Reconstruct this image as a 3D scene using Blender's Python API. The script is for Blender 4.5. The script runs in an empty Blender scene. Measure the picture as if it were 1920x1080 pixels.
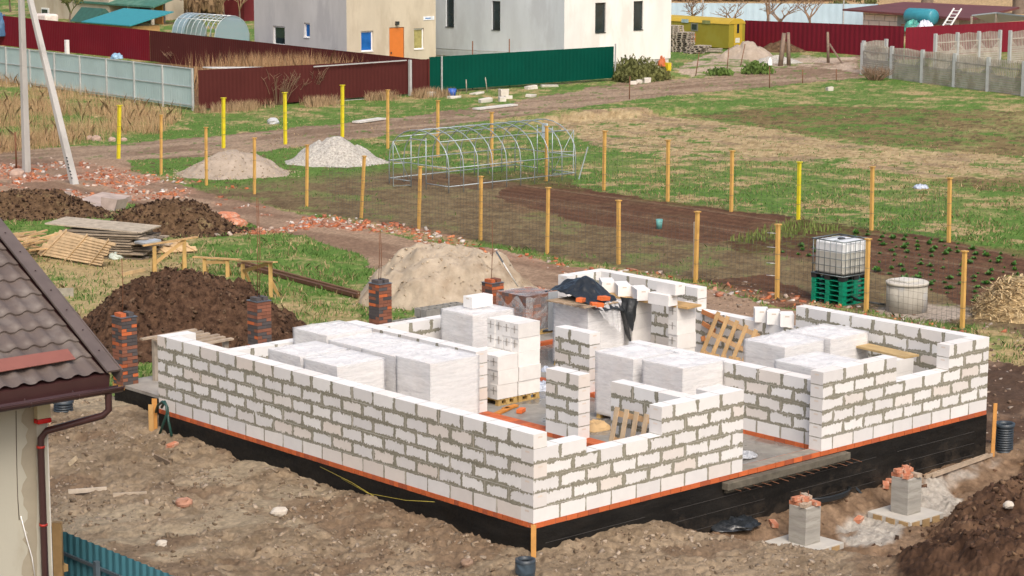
import bpy, math, random
import numpy as np
from mathutils import Vector, Matrix
random.seed(7); RNG=np.random.default_rng(11)
SC=bpy.context.scene
COL=SC.collection
# ---------------------------------------------------------------- camera
CAM=np.array([-23.7631,-25.7458,10.0945]); FPX=4139.0
_yaw=math.pi/2-0.7351083; _pit=-0.1741613; _rol=0.00296
_fw=np.array([math.cos(_pit)*math.cos(_yaw),math.cos(_pit)*math.sin(_yaw),math.sin(_pit)])
_r=np.array([math.sin(_yaw),-math.cos(_yaw),0.]); _u=np.cross(_r,_fw)
RT=math.cos(_rol)*_r+math.sin(_rol)*_u; UP=-math.sin(_rol)*_r+math.cos(_rol)*_u
cd=bpy.data.cameras.new('camera'); cd.sensor_width=36; cd.lens=FPX/1920*36; cd.clip_end=3000; cd.clip_start=.5
cam=bpy.data.objects.new('camera',cd); COL.objects.link(cam)
cam.matrix_world=Matrix(((RT[0],UP[0],-_fw[0],CAM[0]),(RT[1],UP[1],-_fw[1],CAM[1]),(RT[2],UP[2],-_fw[2],CAM[2]),(0,0,0,1)))
SC.camera=cam
def ray(px,py):
    return _fw*FPX+RT*(px-960)+UP*(540-py)
def RZ(px,py,z=-.9):
    d=ray(px,py); return CAM+d*((z-CAM[2])/d[2])
def RX(px,py,x):
    d=ray(px,py); return CAM+d*((x-CAM[0])/d[0])
def RY(px,py,y):
    d=ray(px,py); return CAM+d*((y-CAM[1])/d[1])
def project(x,y,z):
    dx,dy,dz=x-CAM[0],y-CAM[1],z-CAM[2]
    zz=dx*_fw[0]+dy*_fw[1]+dz*_fw[2]
    return 960+FPX*(dx*RT[0]+dy*RT[1]+dz*RT[2])/zz, 540-FPX*(dx*UP[0]+dy*UP[1]+dz*UP[2])/zz, zz
# ---------------------------------------------------------------- noise (numpy)
_perm=np.random.default_rng(3).random((256,256))
def vnoise(x,y):
    xi=np.floor(x).astype(int); yi=np.floor(y).astype(int); fx=x-xi; fy=y-yi
    fx=fx*fx*(3-2*fx); fy=fy*fy*(3-2*fy)
    a=_perm[xi&255,yi&255]; b=_perm[(xi+1)&255,yi&255]; c=_perm[xi&255,(yi+1)&255]; d=_perm[(xi+1)&255,(yi+1)&255]
    return (a*(1-fx)+b*fx)*(1-fy)+(c*(1-fx)+d*fx)*fy
def fbm(x,y,s,o=4,seed=0,gain=.5):
    t=0; a=1; n=0; x=np.asarray(x,float); y=np.asarray(y,float)
    for i in range(o):
        c,sn=math.cos(.6*i+.3),math.sin(.6*i+.3)
        t=t+a*vnoise((x*c-y*sn)*s+seed*17.3+i*31.7,(x*sn+y*c)*s+seed*9.1+i*12.9); n+=a; a*=gain; s*=2.03
    return t/n          # 0..1, mean .5
def sst(a,b,x):
    t=np.clip((x-a)/(b-a),0,1); return t*t*(3-2*t)
# ---------------------------------------------------------------- terrain
def bump2(x,y,cx,cy,rx,ry,a=0):
    c,s=math.cos(a),math.sin(a); dx=x-cx; dy=y-cy
    u=(dx*c+dy*s)/rx; v=(-dx*s+dy*c)/ry
    return np.clip(1-(u*u+v*v),0,None)
def masks(x,y):
    """foreground bare soil, excavated pit, dark heap (0..1 each)"""
    wx=x+(fbm(x,y,.5,3,1)-.5)*1.6; wy=y+(fbm(x,y,.5,3,2)-.5)*1.6
    soil=sst(1.5,.9,np.minimum(x,99))*sst(17.5,15.5,wy)
    soil=np.maximum(soil,sst(.4,-.1,y)*sst(30,25,x))
    soil=np.maximum(soil,(x>-.5)*(x<11.9)*(y>-.5)*(y<13.9)*1.)
    pit=sst(2.6,4.2,x+.35*np.minimum(0,y+.3))*sst(.5,0,y)*sst(17,14,x)
    heap=bump2(wx,wy,7.8,-5.0,5.5,2.9,.33)
    heap2=bump2(wx,wy,12.0,-2.3,3.0,1.1,.25)
    return soil,pit,heap,heap2
def worn(x,y):
    """trodden, compacted patches and a wheel track in the foreground soil"""
    a=sst(.56,.68,fbm(x,y*1.6,.33,4,31)); w=x+3.4+.16*y+1.2*np.sin(y*.35); b=np.maximum(sst(.42,.2,np.abs(w)),sst(.42,.2,np.abs(w+1.7)))*sst(.3,.5,fbm(x,y,.4,2,36)); return np.clip(a+b*.8,0,1)
def hgt(x,y,detail=True):
    x=np.asarray(x,float); y=np.asarray(y,float)
    soil,pit,heap,heap2=masks(x,y)
    z=-.9+.10*(fbm(x,y,.12,3,5)-.5)
    fgr=-.47+.30*(fbm(x,y,.45,3,6)-.5)+.10*(fbm(x,y,1.6,2,7)-.5)
    # the spoil runs up against the left wall, with a shallow dip just by the foundation
    near=sst(-4,0,x)*sst(-1.0,.6,y); fgr=fgr*(1-near)+near*(-.45+.24*(fbm(x,y,.9,3,8)-.5))
    z=z*(1-soil)+fgr*soil
    pz=-.96-.27*sst(0,-.9,y)+.10*(fbm(x,y,.7,3,9)-.5)
    z=z*(1-pit)+pz*pit
    hh=.80*sst(0,.85,heap)*(.75+.5*fbm(x,y,.8,3,12)); z=z+hh
    z=z+.42*sst(0,.8,heap2)*(.7+.6*fbm(x,y,1.1,3,13))
    # small bank beside the field track
    z=z+.35*bump2(x,y,56.,55.5,9,1.6,-.12)
    rt=sst(12.5,13.2,x)*sst(23,20,x)*sst(-6,-3,y)*sst(16,10,y); z=z-.10*rt*sst(.55,.75,fbm(x,y*.22,1.3,3,37))+.07*rt*sst(.5,.3,fbm(x,y*.22,1.3,3,37))
    under=(x>.6)*(x<11.8)*(y>.6)*(y<10.6); z=np.where(under,-1.25,z)
    if detail:
        a=.016+.085*soil*(1-.8*worn(x,y))+.10*sst(0,.3,heap)+.05*sst(0,.3,heap2)
        a=a*sst(120,60,np.hypot(x-CAM[0],y-CAM[1]))+.01
        rid=1-np.abs(2*fbm(x,y,2.1,4,14,.6)-1)
        z=z+a*1.5*(rid-.78)+a*.9*(fbm(x,y,7.5,3,15,.6)-.5)
    return z
def G(px,py):
    """point of the ground seen at photo pixel"""
    z=-.9
    for _ in range(6):
        p=RZ(px,py,z); z=float(hgt(p[0],p[1]))
    return np.array([p[0],p[1],z])
# ---------------------------------------------------------------- mesh builder
ORG={}
class MB:
    def __init__(s): s.v=[]; s.f=[]; s.m=[]; s.c=[]; s.uv=[]; s.smooth=False; s.cc=(1,1,1); s.mi=0; s.sm=[]
    def face(s,idx,uv=None,sm=False):
        s.f.append(tuple(idx)); s.m.append(s.mi); s.c.append(s.cc); s.uv.append(uv); s.sm.append(sm)
    def pts(s,P): 
        b=len(s.v); s.v.extend([tuple(map(float,p)) for p in P]); return b
    def hexa(s,P):   # 8 pts: bottom 0-3 ccw, top 4-7
        b=s.pts(P)
        for q in ((3,2,1,0),(4,5,6,7),(0,1,5,4),(1,2,6,5),(2,3,7,6),(3,0,4,7)): s.face([b+i for i in q])
    def box(s,x0,x1,y0,y1,z0,z1): 
        s.hexa([(x0,y0,z0),(x1,y0,z0),(x1,y1,z0),(x0,y1,z0),(x0,y0,z1),(x1,y0,z1),(x1,y1,z1),(x0,y1,z1)])
    def obox(s,c,size,R=None,jit=0):
        hx,hy,hz=[k/2 for k in size]; P=[]
        for z in (-hz,hz):
            for x,y in ((-hx,-hy),(hx,-hy),(hx,hy),(-hx,hy)):
                p=Vector((x,y,z))
                if jit: p+=Vector([random.uniform(-jit,jit) for _ in range(3)])
                if R is not None: p=R@p
                P.append((p[0]+c[0],p[1]+c[1],p[2]+c[2]))
        s.hexa(P)
    def beam(s,a,b,w,h,up=(0,0,1)):
        a=Vector(a); b=Vector(b); d=(b-a).normalized(); up=Vector(up)
        if abs(d.dot(up))>.98: up=Vector((1,0,0))
        sd=d.cross(up).normalized(); u=sd.cross(d).normalized(); P=[]
        for q in (a,b):
            for i,j in ((-1,-1),(1,-1),(1,1),(-1,1)): P.append(q+sd*(i*w/2)+u*(j*h/2))
        s.pts(P); k=len(s.v)-8
        for q in ((0,1,2,3),(7,6,5,4),(0,4,5,1),(1,5,6,2),(2,6,7,3),(3,7,4,0)): s.face([k+i for i in q])
    def tube(s,path,r,n=8,cap=True,sm=True):
        path=[Vector(p) for p in path]; rs=r if isinstance(r,(list,tuple)) else [r]*len(path)
        rings=[]; prev=None
        for i,p in enumerate(path):
            d=(path[min(i+1,len(path)-1)]-path[max(i-1,0)]).normalized()
            if prev is None: u=d.cross(Vector((0,0,1))) if abs(d.z)<.95 else d.cross(Vector((1,0,0)))
            else: u=prev-d*prev.dot(d)
            u.normalize(); prev=u; w=d.cross(u)
            rings.append(s.pts([p+(u*math.cos(2*math.pi*k/n)+w*math.sin(2*math.pi*k/n))*rs[i] for k in range(n)]))
        for a,b in zip(rings,rings[1:]):
            for k in range(n): s.face((a+k,a+(k+1)%n,b+(k+1)%n,b+k),sm=sm)
        if cap: s.face([rings[0]+k for k in range(n)][::-1]); s.face([rings[-1]+k for k in range(n)])
    def lathe(s,c,prof,n=24,sm=True,cap=True):
        rings=[s.pts([(c[0]+r*math.cos(2*math.pi*k/n),c[1]+r*math.sin(2*math.pi*k/n),c[2]+z) for k in range(n)]) for r,z in prof]
        for a,b in zip(rings,rings[1:]):
            for k in range(n): s.face((a+k,a+(k+1)%n,b+(k+1)%n,b+k),sm=sm)
        if cap: s.face([rings[-1]+k for k in range(n)]); s.face([rings[0]+k for k in range(n)][::-1])
    def quad(s,a,b,c,d,uv=None): k=s.pts([a,b,c,d]); s.face((k,k+1,k+2,k+3),uv)
    def sheet(s,fn,nu,nv,sm=True):
        b=len(s.v)
        for j in range(nv+1):
            for i in range(nu+1): s.v.append(tuple(map(float,fn(i/nu,j/nv))))
        for j in range(nv):
            for i in range(nu):
                a=b+j*(nu+1)+i; s.face((a,a+1,a+nu+2,a+nu+1),sm=sm)
    def build(s,name,mat,parent=None,loc=None,bevel=0):
        me=bpy.data.meshes.new(name)
        if parent is not None: o0=ORG[parent.name]
        else: o0=Vector(loc) if loc is not None else Vector((0,0,0))
        me.from_pydata([(v[0]-o0[0],v[1]-o0[1],v[2]-o0[2]) for v in s.v],[],s.f)
        for m in (mat if isinstance(mat,(list,tuple)) else [mat]): me.materials.append(m)
        me.polygons.foreach_set('material_index',s.m); me.polygons.foreach_set('use_smooth',s.sm)
        if 1:
            at=me.color_attributes.new('Col','FLOAT_COLOR','CORNER'); arr=[]
            for f,c in zip(s.f,s.c): arr.extend((c[0],c[1],c[2],1.)*len(f))
            at.data.foreach_set('color',arr)
        me.update()
        o=bpy.data.objects.new(name,me); COL.objects.link(o)
        if parent is not None: o.parent=parent
        else: o.location=o0
        ORG[o.name]=Vector(o0)
        if bevel:
            m=o.modifiers.new('bevel','BEVEL'); m.width=bevel; m.segments=2; m.limit_method='ANGLE'
        return o
def tag(o,label=None,cat=None,group=None,kind=None):
    if label: o['label']=label
    if cat: o['category']=cat
    if group: o['group']=group
    if kind: o['kind']=kind
    return o
def thing(name,label,cat,loc,group=None):
    o=bpy.data.objects.new(name,None); COL.objects.link(o); o.location=loc; o.empty_display_size=.2
    ORG[o.name]=Vector(loc); return tag(o,label,cat,group)
def ctree(o,parent=None):
    c=o.copy(); COL.objects.link(c); c.parent=parent
    ORG[c.name]=ORG.get(o.name,Vector((0,0,0)))
    for ch in list(o.children): ctree(ch,c)
    return c
def dup(o,loc,rz=0,label=None,scale=None):
    c=ctree(o); c.location=loc; c.rotation_euler=(0,0,rz)
    if label: c['label']=label
    if scale: c.scale=scale
    ORG[c.name]=Vector(loc); return c
# ---------------------------------------------------------------- materials
def nt(m):
    m.use_nodes=True; t=m.node_tree; t.nodes.clear(); return t
class NT:
    def __init__(s,m): s.t=nt(m); s.n=s.t.nodes; s.l=s.t.links
    def node(s,ty,**k):
        n=s.n.new(ty)
        for a,b in k.items(): setattr(n,a,b)
        return n
    def link(s,a,b): s.l.new(a,b)
    def math(s,op,a,b=None,c=None):
        n=s.node('ShaderNodeMath',operation=op)
        for i,v in enumerate((a,b,c)):
            if v is None: continue
            if isinstance(v,(int,float)): n.inputs[i].default_value=v
            else: s.link(v,n.inputs[i])
        return n.outputs[0]
    def noise(s,vec,scale,detail=4,rough=.55,dist=0):
        n=s.node('ShaderNodeTexNoise'); n.inputs['Scale'].default_value=scale; n.inputs['Detail'].default_value=detail
        n.inputs['Roughness'].default_value=rough; n.inputs['Distortion'].default_value=dist
        if vec is not None: s.link(vec,n.inputs['Vector'])
        return n.outputs[0]
    def ramp(s,f,p0,c0,p1,c1):
        n=s.node('ShaderNodeValToRGB'); e=n.color_ramp.elements
        e[0].position=p0; e[0].color=(*c0,1); e[1].position=p1; e[1].color=(*c1,1); s.link(f,n.inputs[0]); return n.outputs[0]
    def mix(s,f,a,b,mode='MIX'):
        n=s.node('ShaderNodeMix',data_type='RGBA',blend_type=mode)
        for k,v in ((0,f),(6,a),(7,b)):
            if isinstance(v,(int,float)): n.inputs[k].default_value=v
            elif isinstance(v,tuple): n.inputs[k].default_value=(*v,1)
            else: s.link(v,n.inputs[k])
        return n.outputs[2]
    def mapping(s,vec,scale):
        n=s.node('ShaderNodeMapping'); n.inputs['Scale'].default_value=scale; s.link(vec,n.inputs['Vector']); return n.outputs[0]
    def obj(s): return s.node('ShaderNodeTexCoord').outputs['Object']
    def out(s,col,rough=.8,metal=0,bump=None,bstr=.3,bdist=.02,alpha=None,spec=None,extra=None):
        p=s.node('ShaderNodeBsdfPrincipled'); o=s.node('ShaderNodeOutputMaterial'); s.link(p.outputs[0],o.inputs[0])
        for k,v in (('Base Color',col),('Roughness',rough),('Metallic',metal),('Alpha',alpha),('Specular IOR Level',spec)):
            if v is None: continue
            if isinstance(v,tuple): p.inputs[k].default_value=(*v,1)
            elif isinstance(v,(int,float)): p.inputs[k].default_value=v
            else: s.link(v,p.inputs[k])
        if bump is not None:
            b=s.node('ShaderNodeBump'); b.inputs['Strength'].default_value=bstr; b.inputs['Distance'].default_value=bdist
            s.link(bump,b.inputs['Height']); s.link(b.outputs[0],p.inputs['Normal'])
        return p
MATS={}
def mat(name,col,rough=.8,metal=0,var=.25,scale=3.,dirt=None,dscale=1.2,bump=.0,bscale=40,attr=False,stretch=None,bdist=.01,spec=None):
    """solid colour with soft mottling, optional dirt patches, optional vertex tint"""
    if name in MATS: return MATS[name]
    m=bpy.data.materials.new(name); s=NT(m); v=s.obj()
    if stretch: v=s.mapping(v,stretch)
    n=s.noise(v,scale,5,.6)
    c=s.ramp(n,.3,tuple(k*(1-var) for k in col),.7,tuple(min(1,k*(1+var*.6)) for k in col))
    if dirt:
        d=s.noise(v,dscale,6,.65); f=s.math('SUBTRACT',d,.5); f=s.math('MULTIPLY',f,6); f=s.math('MAXIMUM',f,0); f=s.math('MINIMUM',f,.75)
        c=s.mix(f,c,dirt)
    if attr:
        a=s.node('ShaderNodeAttribute',attribute_name='Col'); c=s.mix(1.,c,a.outputs['Color'],'MULTIPLY')
    b=s.noise(v,bscale,4,.6) if bump else None
    s.out(c,rough,metal,b,bump,bdist,spec=spec); MATS[name]=m; return m
# ================================================================ world, sun
w=bpy.data.worlds.new('World'); SC.world=w; w.use_nodes=True; t=w.node_tree
bg=t.nodes['Background']; sky=t.nodes.new('ShaderNodeTexSky'); sky.sky_type='NISHITA'; sky.sun_disc=False
SUN_AZ=math.atan2(-.80,-.42); SUN_EL=math.radians(48)
sky.sun_elevation=SUN_EL; sky.sun_rotation=math.pi/2-SUN_AZ; sky.air_density=1.0; sky.dust_density=6.0; sky.ozone_density=.6
t.links.new(sky.outputs[0],bg.inputs[0]); bg.inputs[1].default_value=.135
sl=bpy.data.lights.new('sun','SUN'); sl.energy=1.25; sl.angle=math.radians(28); sl.color=(1,.95,.88)
so=bpy.data.objects.new('sun',sl); COL.objects.link(so)
sd=Vector((math.cos(SUN_EL)*math.cos(SUN_AZ),math.cos(SUN_EL)*math.sin(SUN_AZ),math.sin(SUN_EL)))
so.rotation_euler=sd.to_track_quat('Z','Y').to_euler()
SC.view_settings.view_transform='Standard'; SC.view_settings.look='None'; SC.view_settings.exposure=.42; SC.view_settings.gamma=1
# ================================================================ ground sheet
def PW(pts): return np.array([RZ(a,b)[:2] for a,b in pts])
def inpoly(x,y,P):
    r=np.zeros(x.shape,bool); n=len(P)
    for i in range(n):
        x0,y0=P[i]; x1,y1=P[(i+1)%n]
        if y0==y1: continue
        c=((y0>y)!=(y1>y))&(x<(x1-x0)*(y-y0)/(y1-y0)+x0); r^=c
    return r
POLY={
 'track':PW([(-300,300),(0,285),(200,272),(330,262),(480,248),(640,232),(720,222),(900,203),(1040,178),(1150,158),(1280,148),(1500,122),(1613,104),(1613,145),(1180,188),(1040,210),(720,252),(640,264),(430,292),(220,303),(60,330),(-300,370)]),
 'road':PW([(-300,320),(0,300),(215,298),(250,322),(380,360),(480,382),(600,408),(760,445),(1000,483),(1160,510),(1350,548),(1480,585),(1660,625),(1920,690),(2300,800),(2300,1000),(1850,860),(1500,700),(1000,560),(690,500),(650,470),(430,408),(200,375),(0,372),(-300,380)]),
 'bed1':PW([(940,348),(1060,343),(1200,372),(1485,408),(1350,454),(1290,452),(1060,410),(930,368)]),
 'bed2':PW([(1350,456),(1495,413),(1650,430),(1600,452),(1480,470),(1400,474)]),
 'bed3':PW([(1450,474),(1640,428),(1760,452),(1990,500),(1990,600),(1850,580),(1640,510)]),
 'bed4':PW([(1290,523),(1440,515),(1540,560),(1530,592),(1400,560)]),
 'bed5':PW([(980,318),(1070,330),(1060,345),(900,352),(720,342),(760,330)]),
 'tan':PW([(1030,228),(1180,212),(1400,235),(1620,275),(1990,300),(1990,345),(1640,322),(1500,305),(1260,300),(1100,272)]),
 'plow':PW([(1280,215),(1500,198),(1990,212),(1990,298),(1650,272),(1420,238)]),
 'plow2':PW([(1740,335),(1990,325),(1990,368),(1830,356)]),
 'garden':PW([(-100,95),(0,90),(283,118),(560,118),(770,130),(800,170),(365,200),(-100,140)]),
 'yardR':PW([(1260,128),(1330,100),(1480,105),(1600,108),(1613,135),(1500,125),(1290,146)]),
}
def gcolor(x,y):
    def C(a): return np.array(a)[None,:]
    soil,pit,heap,heap2=masks(x,y); n=len(x)
    d=np.hypot(x-CAM[0],y-CAM[1])
    wx=x+(fbm(x,y,.6,4,21)-.5)*1.5; wy=y+(fbm(x,y,.6,4,22)-.5)*1.5
    big=fbm(x,y,.16,4,23); mid=fbm(x,y,.9,4,24,.6); fine=fbm(x,y,3.5,4,25,.7)
    L=lambda a,b,t: a*(1-t[:,None])+b*t[:,None]
    green=L(C((.066,.145,.030)),C((.135,.20,.058)),fine); dry=L(C((.30,.225,.115)),C((.42,.33,.19)),fine)
    dirt=L(C((.20,.125,.08)),C((.33,.22,.15)),sst(.3,.7,mid)); dark=L(C((.050,.026,.016)),C((.115,.062,.038)),fine)
    g=sst(.42,.60,big*.45+mid*.3+fine*.25-.01*((x<16)&(y>14)&(y<48))+.05*(fbm(x*.35+y*.2,y*.35-x*.35,2.2,3,44)-.5)*(x>35)*3); col=L(green,dry,g); gr=1-g*.6
    # field beyond the plot
    P=lambda k: inpoly(wx,wy,POLY[k]).astype(float)
    field=sst(34.5,36,wx)
    near=sst(44,37,wx)*field; col=L(col,L(green,dry,sst(.52,.64,mid*.6+fine*.4)),near); fg=field*(1-.85*inpoly(wx,wy,POLY['tan']))*(1-.6*inpoly(wx,wy,POLY['plow']))*np.maximum(sst(78,86,x-.35*(60-y)*0+y*.0)*0,sst(.44,.54,big))*.75; col=L(col,green,fg*sst(.62,.5,mid)); gr=np.maximum(gr,fg)
    tn=P('tan'); gr=gr*(1-.7*tn); col=L(col,L(C((.29,.215,.12)),C((.43,.34,.205)),sst(.3,.7,fine)),tn*sst(.34,.46,mid*.6+fine*.4))
    pl=np.maximum(P('plow'),P('plow2')); col=L(col,L(C((.12,.085,.04)),C((.22,.17,.085)),fine),pl*sst(.40,.56,mid*.55+fine*.45)*.95); col=L(col,C((.085,.055,.032))+0*col,pl*sst(.56,.66,fbm(x,y,2.4,4,45,.65))*.7); col=L(col,C((.20,.14,.10))+0*col,field*tn*sst(.55,.68,fbm(x,y*.6,.8,4,46,.65))*.6)
    far=sst(112,118,x); col=L(col,L(C((.36,.25,.14)),C((.46,.34,.2)),mid),far)
    # fenced plot
    plot=((x>22.9)&(x<35.0)&(y>5)&(y<55)).astype(float); pw=plot*sst(22.7,23.4,wx)
    olive=L(C((.110,.078,.045)),C((.20,.155,.09)),sst(.3,.7,fine*.6+mid*.4))
    gg=sst(.53,.64,mid*.5+fine*.3+big*.2)*.5; gg=np.maximum(gg,sst(43,46,wy)*sst(.30,.40,fine)); gg=np.maximum(gg,sst(33.9,34.6,wx)*.8)
    col=L(col,L(olive,green,gg),pw); gr=np.where(pw>.5,gg,gr)
    col=L(col,dark*1.9,pw*sst(28.2,29.2,wx)*sst(36,33,wy)*.45*sst(.3,.5,mid)); gr=gr*(1-.4*pw*sst(36,33,wy))
    for k in ('bed1','bed3','bed4','bed5'):
        m=P(k)*(1 if k!='bed5' else .6)*(.72+.28*sst(.35,.5,mid)); fur=.82+.30*(.5+.5*np.sin(wx*0+x*9.0+1.2*fbm(x,y,.5,2,47))); pth=sst(.10,.04,np.abs(((x-24.0)/2.9)%1-.5)*2*1.0)*.5; col=L(col,L(dark*1.28*fur[:,None],C((.22,.165,.11))+0*dark,pth),m); gr=gr*(1-m)
    m=P('bed2'); col=L(col,L(dark,C((.11,.105,.04)),sst(.4,.7,fine)),m); gr=gr*(1-m*.8)
    m=P('garden'); col=L(col,L(C((.11,.06,.035)),C((.2,.13,.07)),mid),m); gr=gr*(1-m*.8)
    m=sst(18.2,15.8,wy)*(x>1)*(x<15)*(y>13)*sst(.30,.5,mid*.6+fine*.4); col=L(col,L(C((.17,.12,.075)),C((.30,.23,.155)),fine),m*.85); gr=gr*(1-m)
    # tracks
    m=P('track'); rut=sst(.35,.65,fbm(x*.15,y,1.4,3,28)); tr=L(C((.17,.115,.08)),C((.34,.26,.19)),rut*.6+fine*.4); col=L(col,tr,m*sst(.30,.40,mid*.5+fine*.5)); gr=gr*(1-m)
    m=P('road'); rut=sst(.38,.62,fbm(x,y*.18,1.1,3,29)); rd=L(C((.17,.108,.075)),C((.33,.24,.172)),rut*.55+fine*.45)
    wetm=sst(11,6,y)*sst(12.6,13.2,x)*sst(.25,.5,fbm(x,y,.5,3,30)); rd=L(rd,C((.062,.038,.027)),wetm*.9)
    col=L(col,rd,m); gr=gr*(1-m)
    # brick dust and crumbs mixed in the soil beside the road
    rub=rubble_mask(x,y); rc=L(C((.36,.145,.085)),C((.42,.30,.23)),fine); col=L(col,rc,rub*sst(.26,.5,fine)*.88); gr=gr*(1-rub)
    m=P('yardR'); col=L(col,L(C((.36,.27,.2)),C((.46,.38,.31)),mid),m*sst(.36,.5,mid)); gr=gr*(1-m*.6)
    # bare foreground soil
    f1=L(C((.148,.110,.074)),C((.288,.228,.162)),sst(.2,.75,fine*.5+mid*.5)); f1=L(f1,C((.345,.295,.215)),np.clip(worn(x,y)+.3*(fine-.5),0,1)*.55)
    f1=L(f1,C((.135,.088,.058)),sst(.62,.7,fbm(x,y,.6,4,35))*.6)
    col=L(col,f1,soil); gr=gr*(1-soil)
    pc=L(C((.12,.078,.05)),C((.235,.165,.112)),sst(.3,.7,fine*.5+mid*.5))
    lime=np.clip(bump2(x,y,7.2,-1.3,1.4,.75,.5)+bump2(x,y,9.3,-1.0,1.3,.7,.2)+.6*bump2(x,y,10.8,-.35,2.4,.35,0.05),0,1)
    pc=L(pc,C((.42,.40,.36)),sst(.22,.55,lime*(.2+1.2*fbm(x,y,2.6,4,38)))*.8)
    col=L(col,pc,pit); hm=np.maximum(sst(.02,.15,heap),sst(.02,.15,heap2)*.7); hd=L(C((.032,.018,.012)),C((.105,.062,.040)),sst(.25,.75,fine*.6+mid*.4))
    hd=L(hd,C((.16,.10,.062)),sst(.60,.70,mid)*.5); col=L(col,hd,hm)
    ring=np.hypot(x-24.0,y-10.4); col=L(col,C((.36,.31,.26))+0*col,sst(1.5,1.0,ring+(fine-.5)))
    col=col*(.66+.68*fbm(x,y,11.,3,33,.75))[:,None]
    lum=(col@np.array([.3,.55,.15]))[:,None]; col=lum+(col-lum)*1.10
    return np.clip(col,0.004,1),np.clip(gr,0,1)
def rubble_mask(x,y):
    w=x+(fbm(x,y,.5,3,41)-.5)*2
    a=sst(20.9,21.7,w)*sst(23.3,22.6,w)*sst(6,9,y)*sst(52,50,y)*(.35+.65*sst(22,34,y))
    b=sst(44,47,y+(fbm(x,y,.4,3,42)-.5)*4)*sst(17.5,19.5,w)*sst(26,24,w)*sst(58,55,y)
    c=bump2(x,y,20,34.5,2.6,1.2,0)*1.5+bump2(x,y,20.5,46.5,3.5,4.5,0)*.9
    e=bump2(x,y,18.5,18.,1.3,4.)*1.2
    return np.clip(np.maximum(np.maximum(a*.9,b),np.maximum(c,e)),0,1)*sst(.35,.5,fbm(x,y,.7,3,43))
def make_ground():
    fov=math.atan(960/FPX); a0=math.atan2(_fw[1],_fw[0])
    ang=np.concatenate([np.linspace(-3.14159,-fov*1.9,40)[:-1],np.linspace(-fov*1.9,-fov*1.03,110)[:-1],np.linspace(-fov*1.03,fov*1.03,900),np.linspace(fov*1.03,fov*1.9,110)[1:],np.linspace(fov*1.9,3.14159,40)[1:]])
    # rows: even spacing in the angle below the horizon
    pys=np.linspace(1130,-12,720); H=10.09+.75
    el=-_pit+np.arctan((pys-540)/FPX); rr=H/np.tan(el)
    r=np.concatenate([[.5,6,12,18,24,28],np.linspace(30,rr[0],8)[:-1] if rr[0]>30.5 else [],rr[rr>28.2],[300,380,520,800,1400,2600]])
    A,R=np.meshgrid(a0+ang,r); X=(CAM[0]+R*np.cos(A)).ravel(); Y=(CAM[1]+R*np.sin(A)).ravel()
    Z=hgt(X,Y); col,gr=gcolor(X,Y)
    nr,na=R.shape; idx=np.arange(nr*na).reshape(nr,na)
    q=np.stack([idx[:-1,:-1],idx[:-1,1:],idx[1:,1:],idx[1:,:-1]],-1).reshape(-1,4)[:,::-1]
    me=fastmesh('ground',np.stack([X,Y,Z],1),q); at=me.color_attributes.new('Col','FLOAT_COLOR','POINT')
    at.data.foreach_set('color',np.concatenate([col,np.ones((len(col),1))],1).ravel().astype(np.float32))
    me.polygons.foreach_set('use_smooth',np.ones(len(q),bool))
    m=bpy.data.materials.new('soil_and_turf'); s=NT(m); a=s.node('ShaderNodeAttribute',attribute_name='Col'); v=s.obj()
    n=s.noise(v,9,5,.7); c=s.mix(1.,a.outputs['Color'],s.ramp(n,.3,(.72,.72,.72),.72,(1.25,1.25,1.25)),'MULTIPLY')
    s.out(c,.95,0,s.noise(v,22,5,.7),.7,.03,spec=.15); me.materials.append(m)
    o=bpy.data.objects.new('ground',me); COL.objects.link(o); tag(o,kind='structure')
    return X,Y,Z,gr,A,R
def fastmesh(name,V,F):
    me=bpy.data.meshes.new(name); k=F.shape[1]; me.vertices.add(len(V)); me.vertices.foreach_set('co',V.astype(np.float32).ravel())
    me.loops.add(F.size); me.loops.foreach_set('vertex_index',F.astype(np.int32).ravel()); me.polygons.add(len(F))
    me.polygons.foreach_set('loop_start',np.arange(0,F.size,k,dtype=np.int32)); me.polygons.foreach_set('loop_total',np.full(len(F),k,np.int32))
    me.update(calc_edges=True); me.validate(); return me
def stuff(name,V,F,C,matl,label,cat):
    me=fastmesh(name,V,F); at=me.color_attributes.new('Col','FLOAT_COLOR','POINT')
    at.data.foreach_set('color',np.concatenate([C,np.ones((len(C),1))],1).ravel().astype(np.float32)); me.materials.append(matl)
    o=bpy.data.objects.new(name,me); COL.objects.link(o); return tag(o,label,cat,kind='stuff')
_gx,_gy,_gz,_gg,_A,_R=make_ground()
m=bpy.data.materials.new('blade'); s=NT(m); a=s.node('ShaderNodeAttribute',attribute_name='Col'); s.out(a.outputs['Color'],.8,spec=.2); M_ATTR=m
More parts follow.
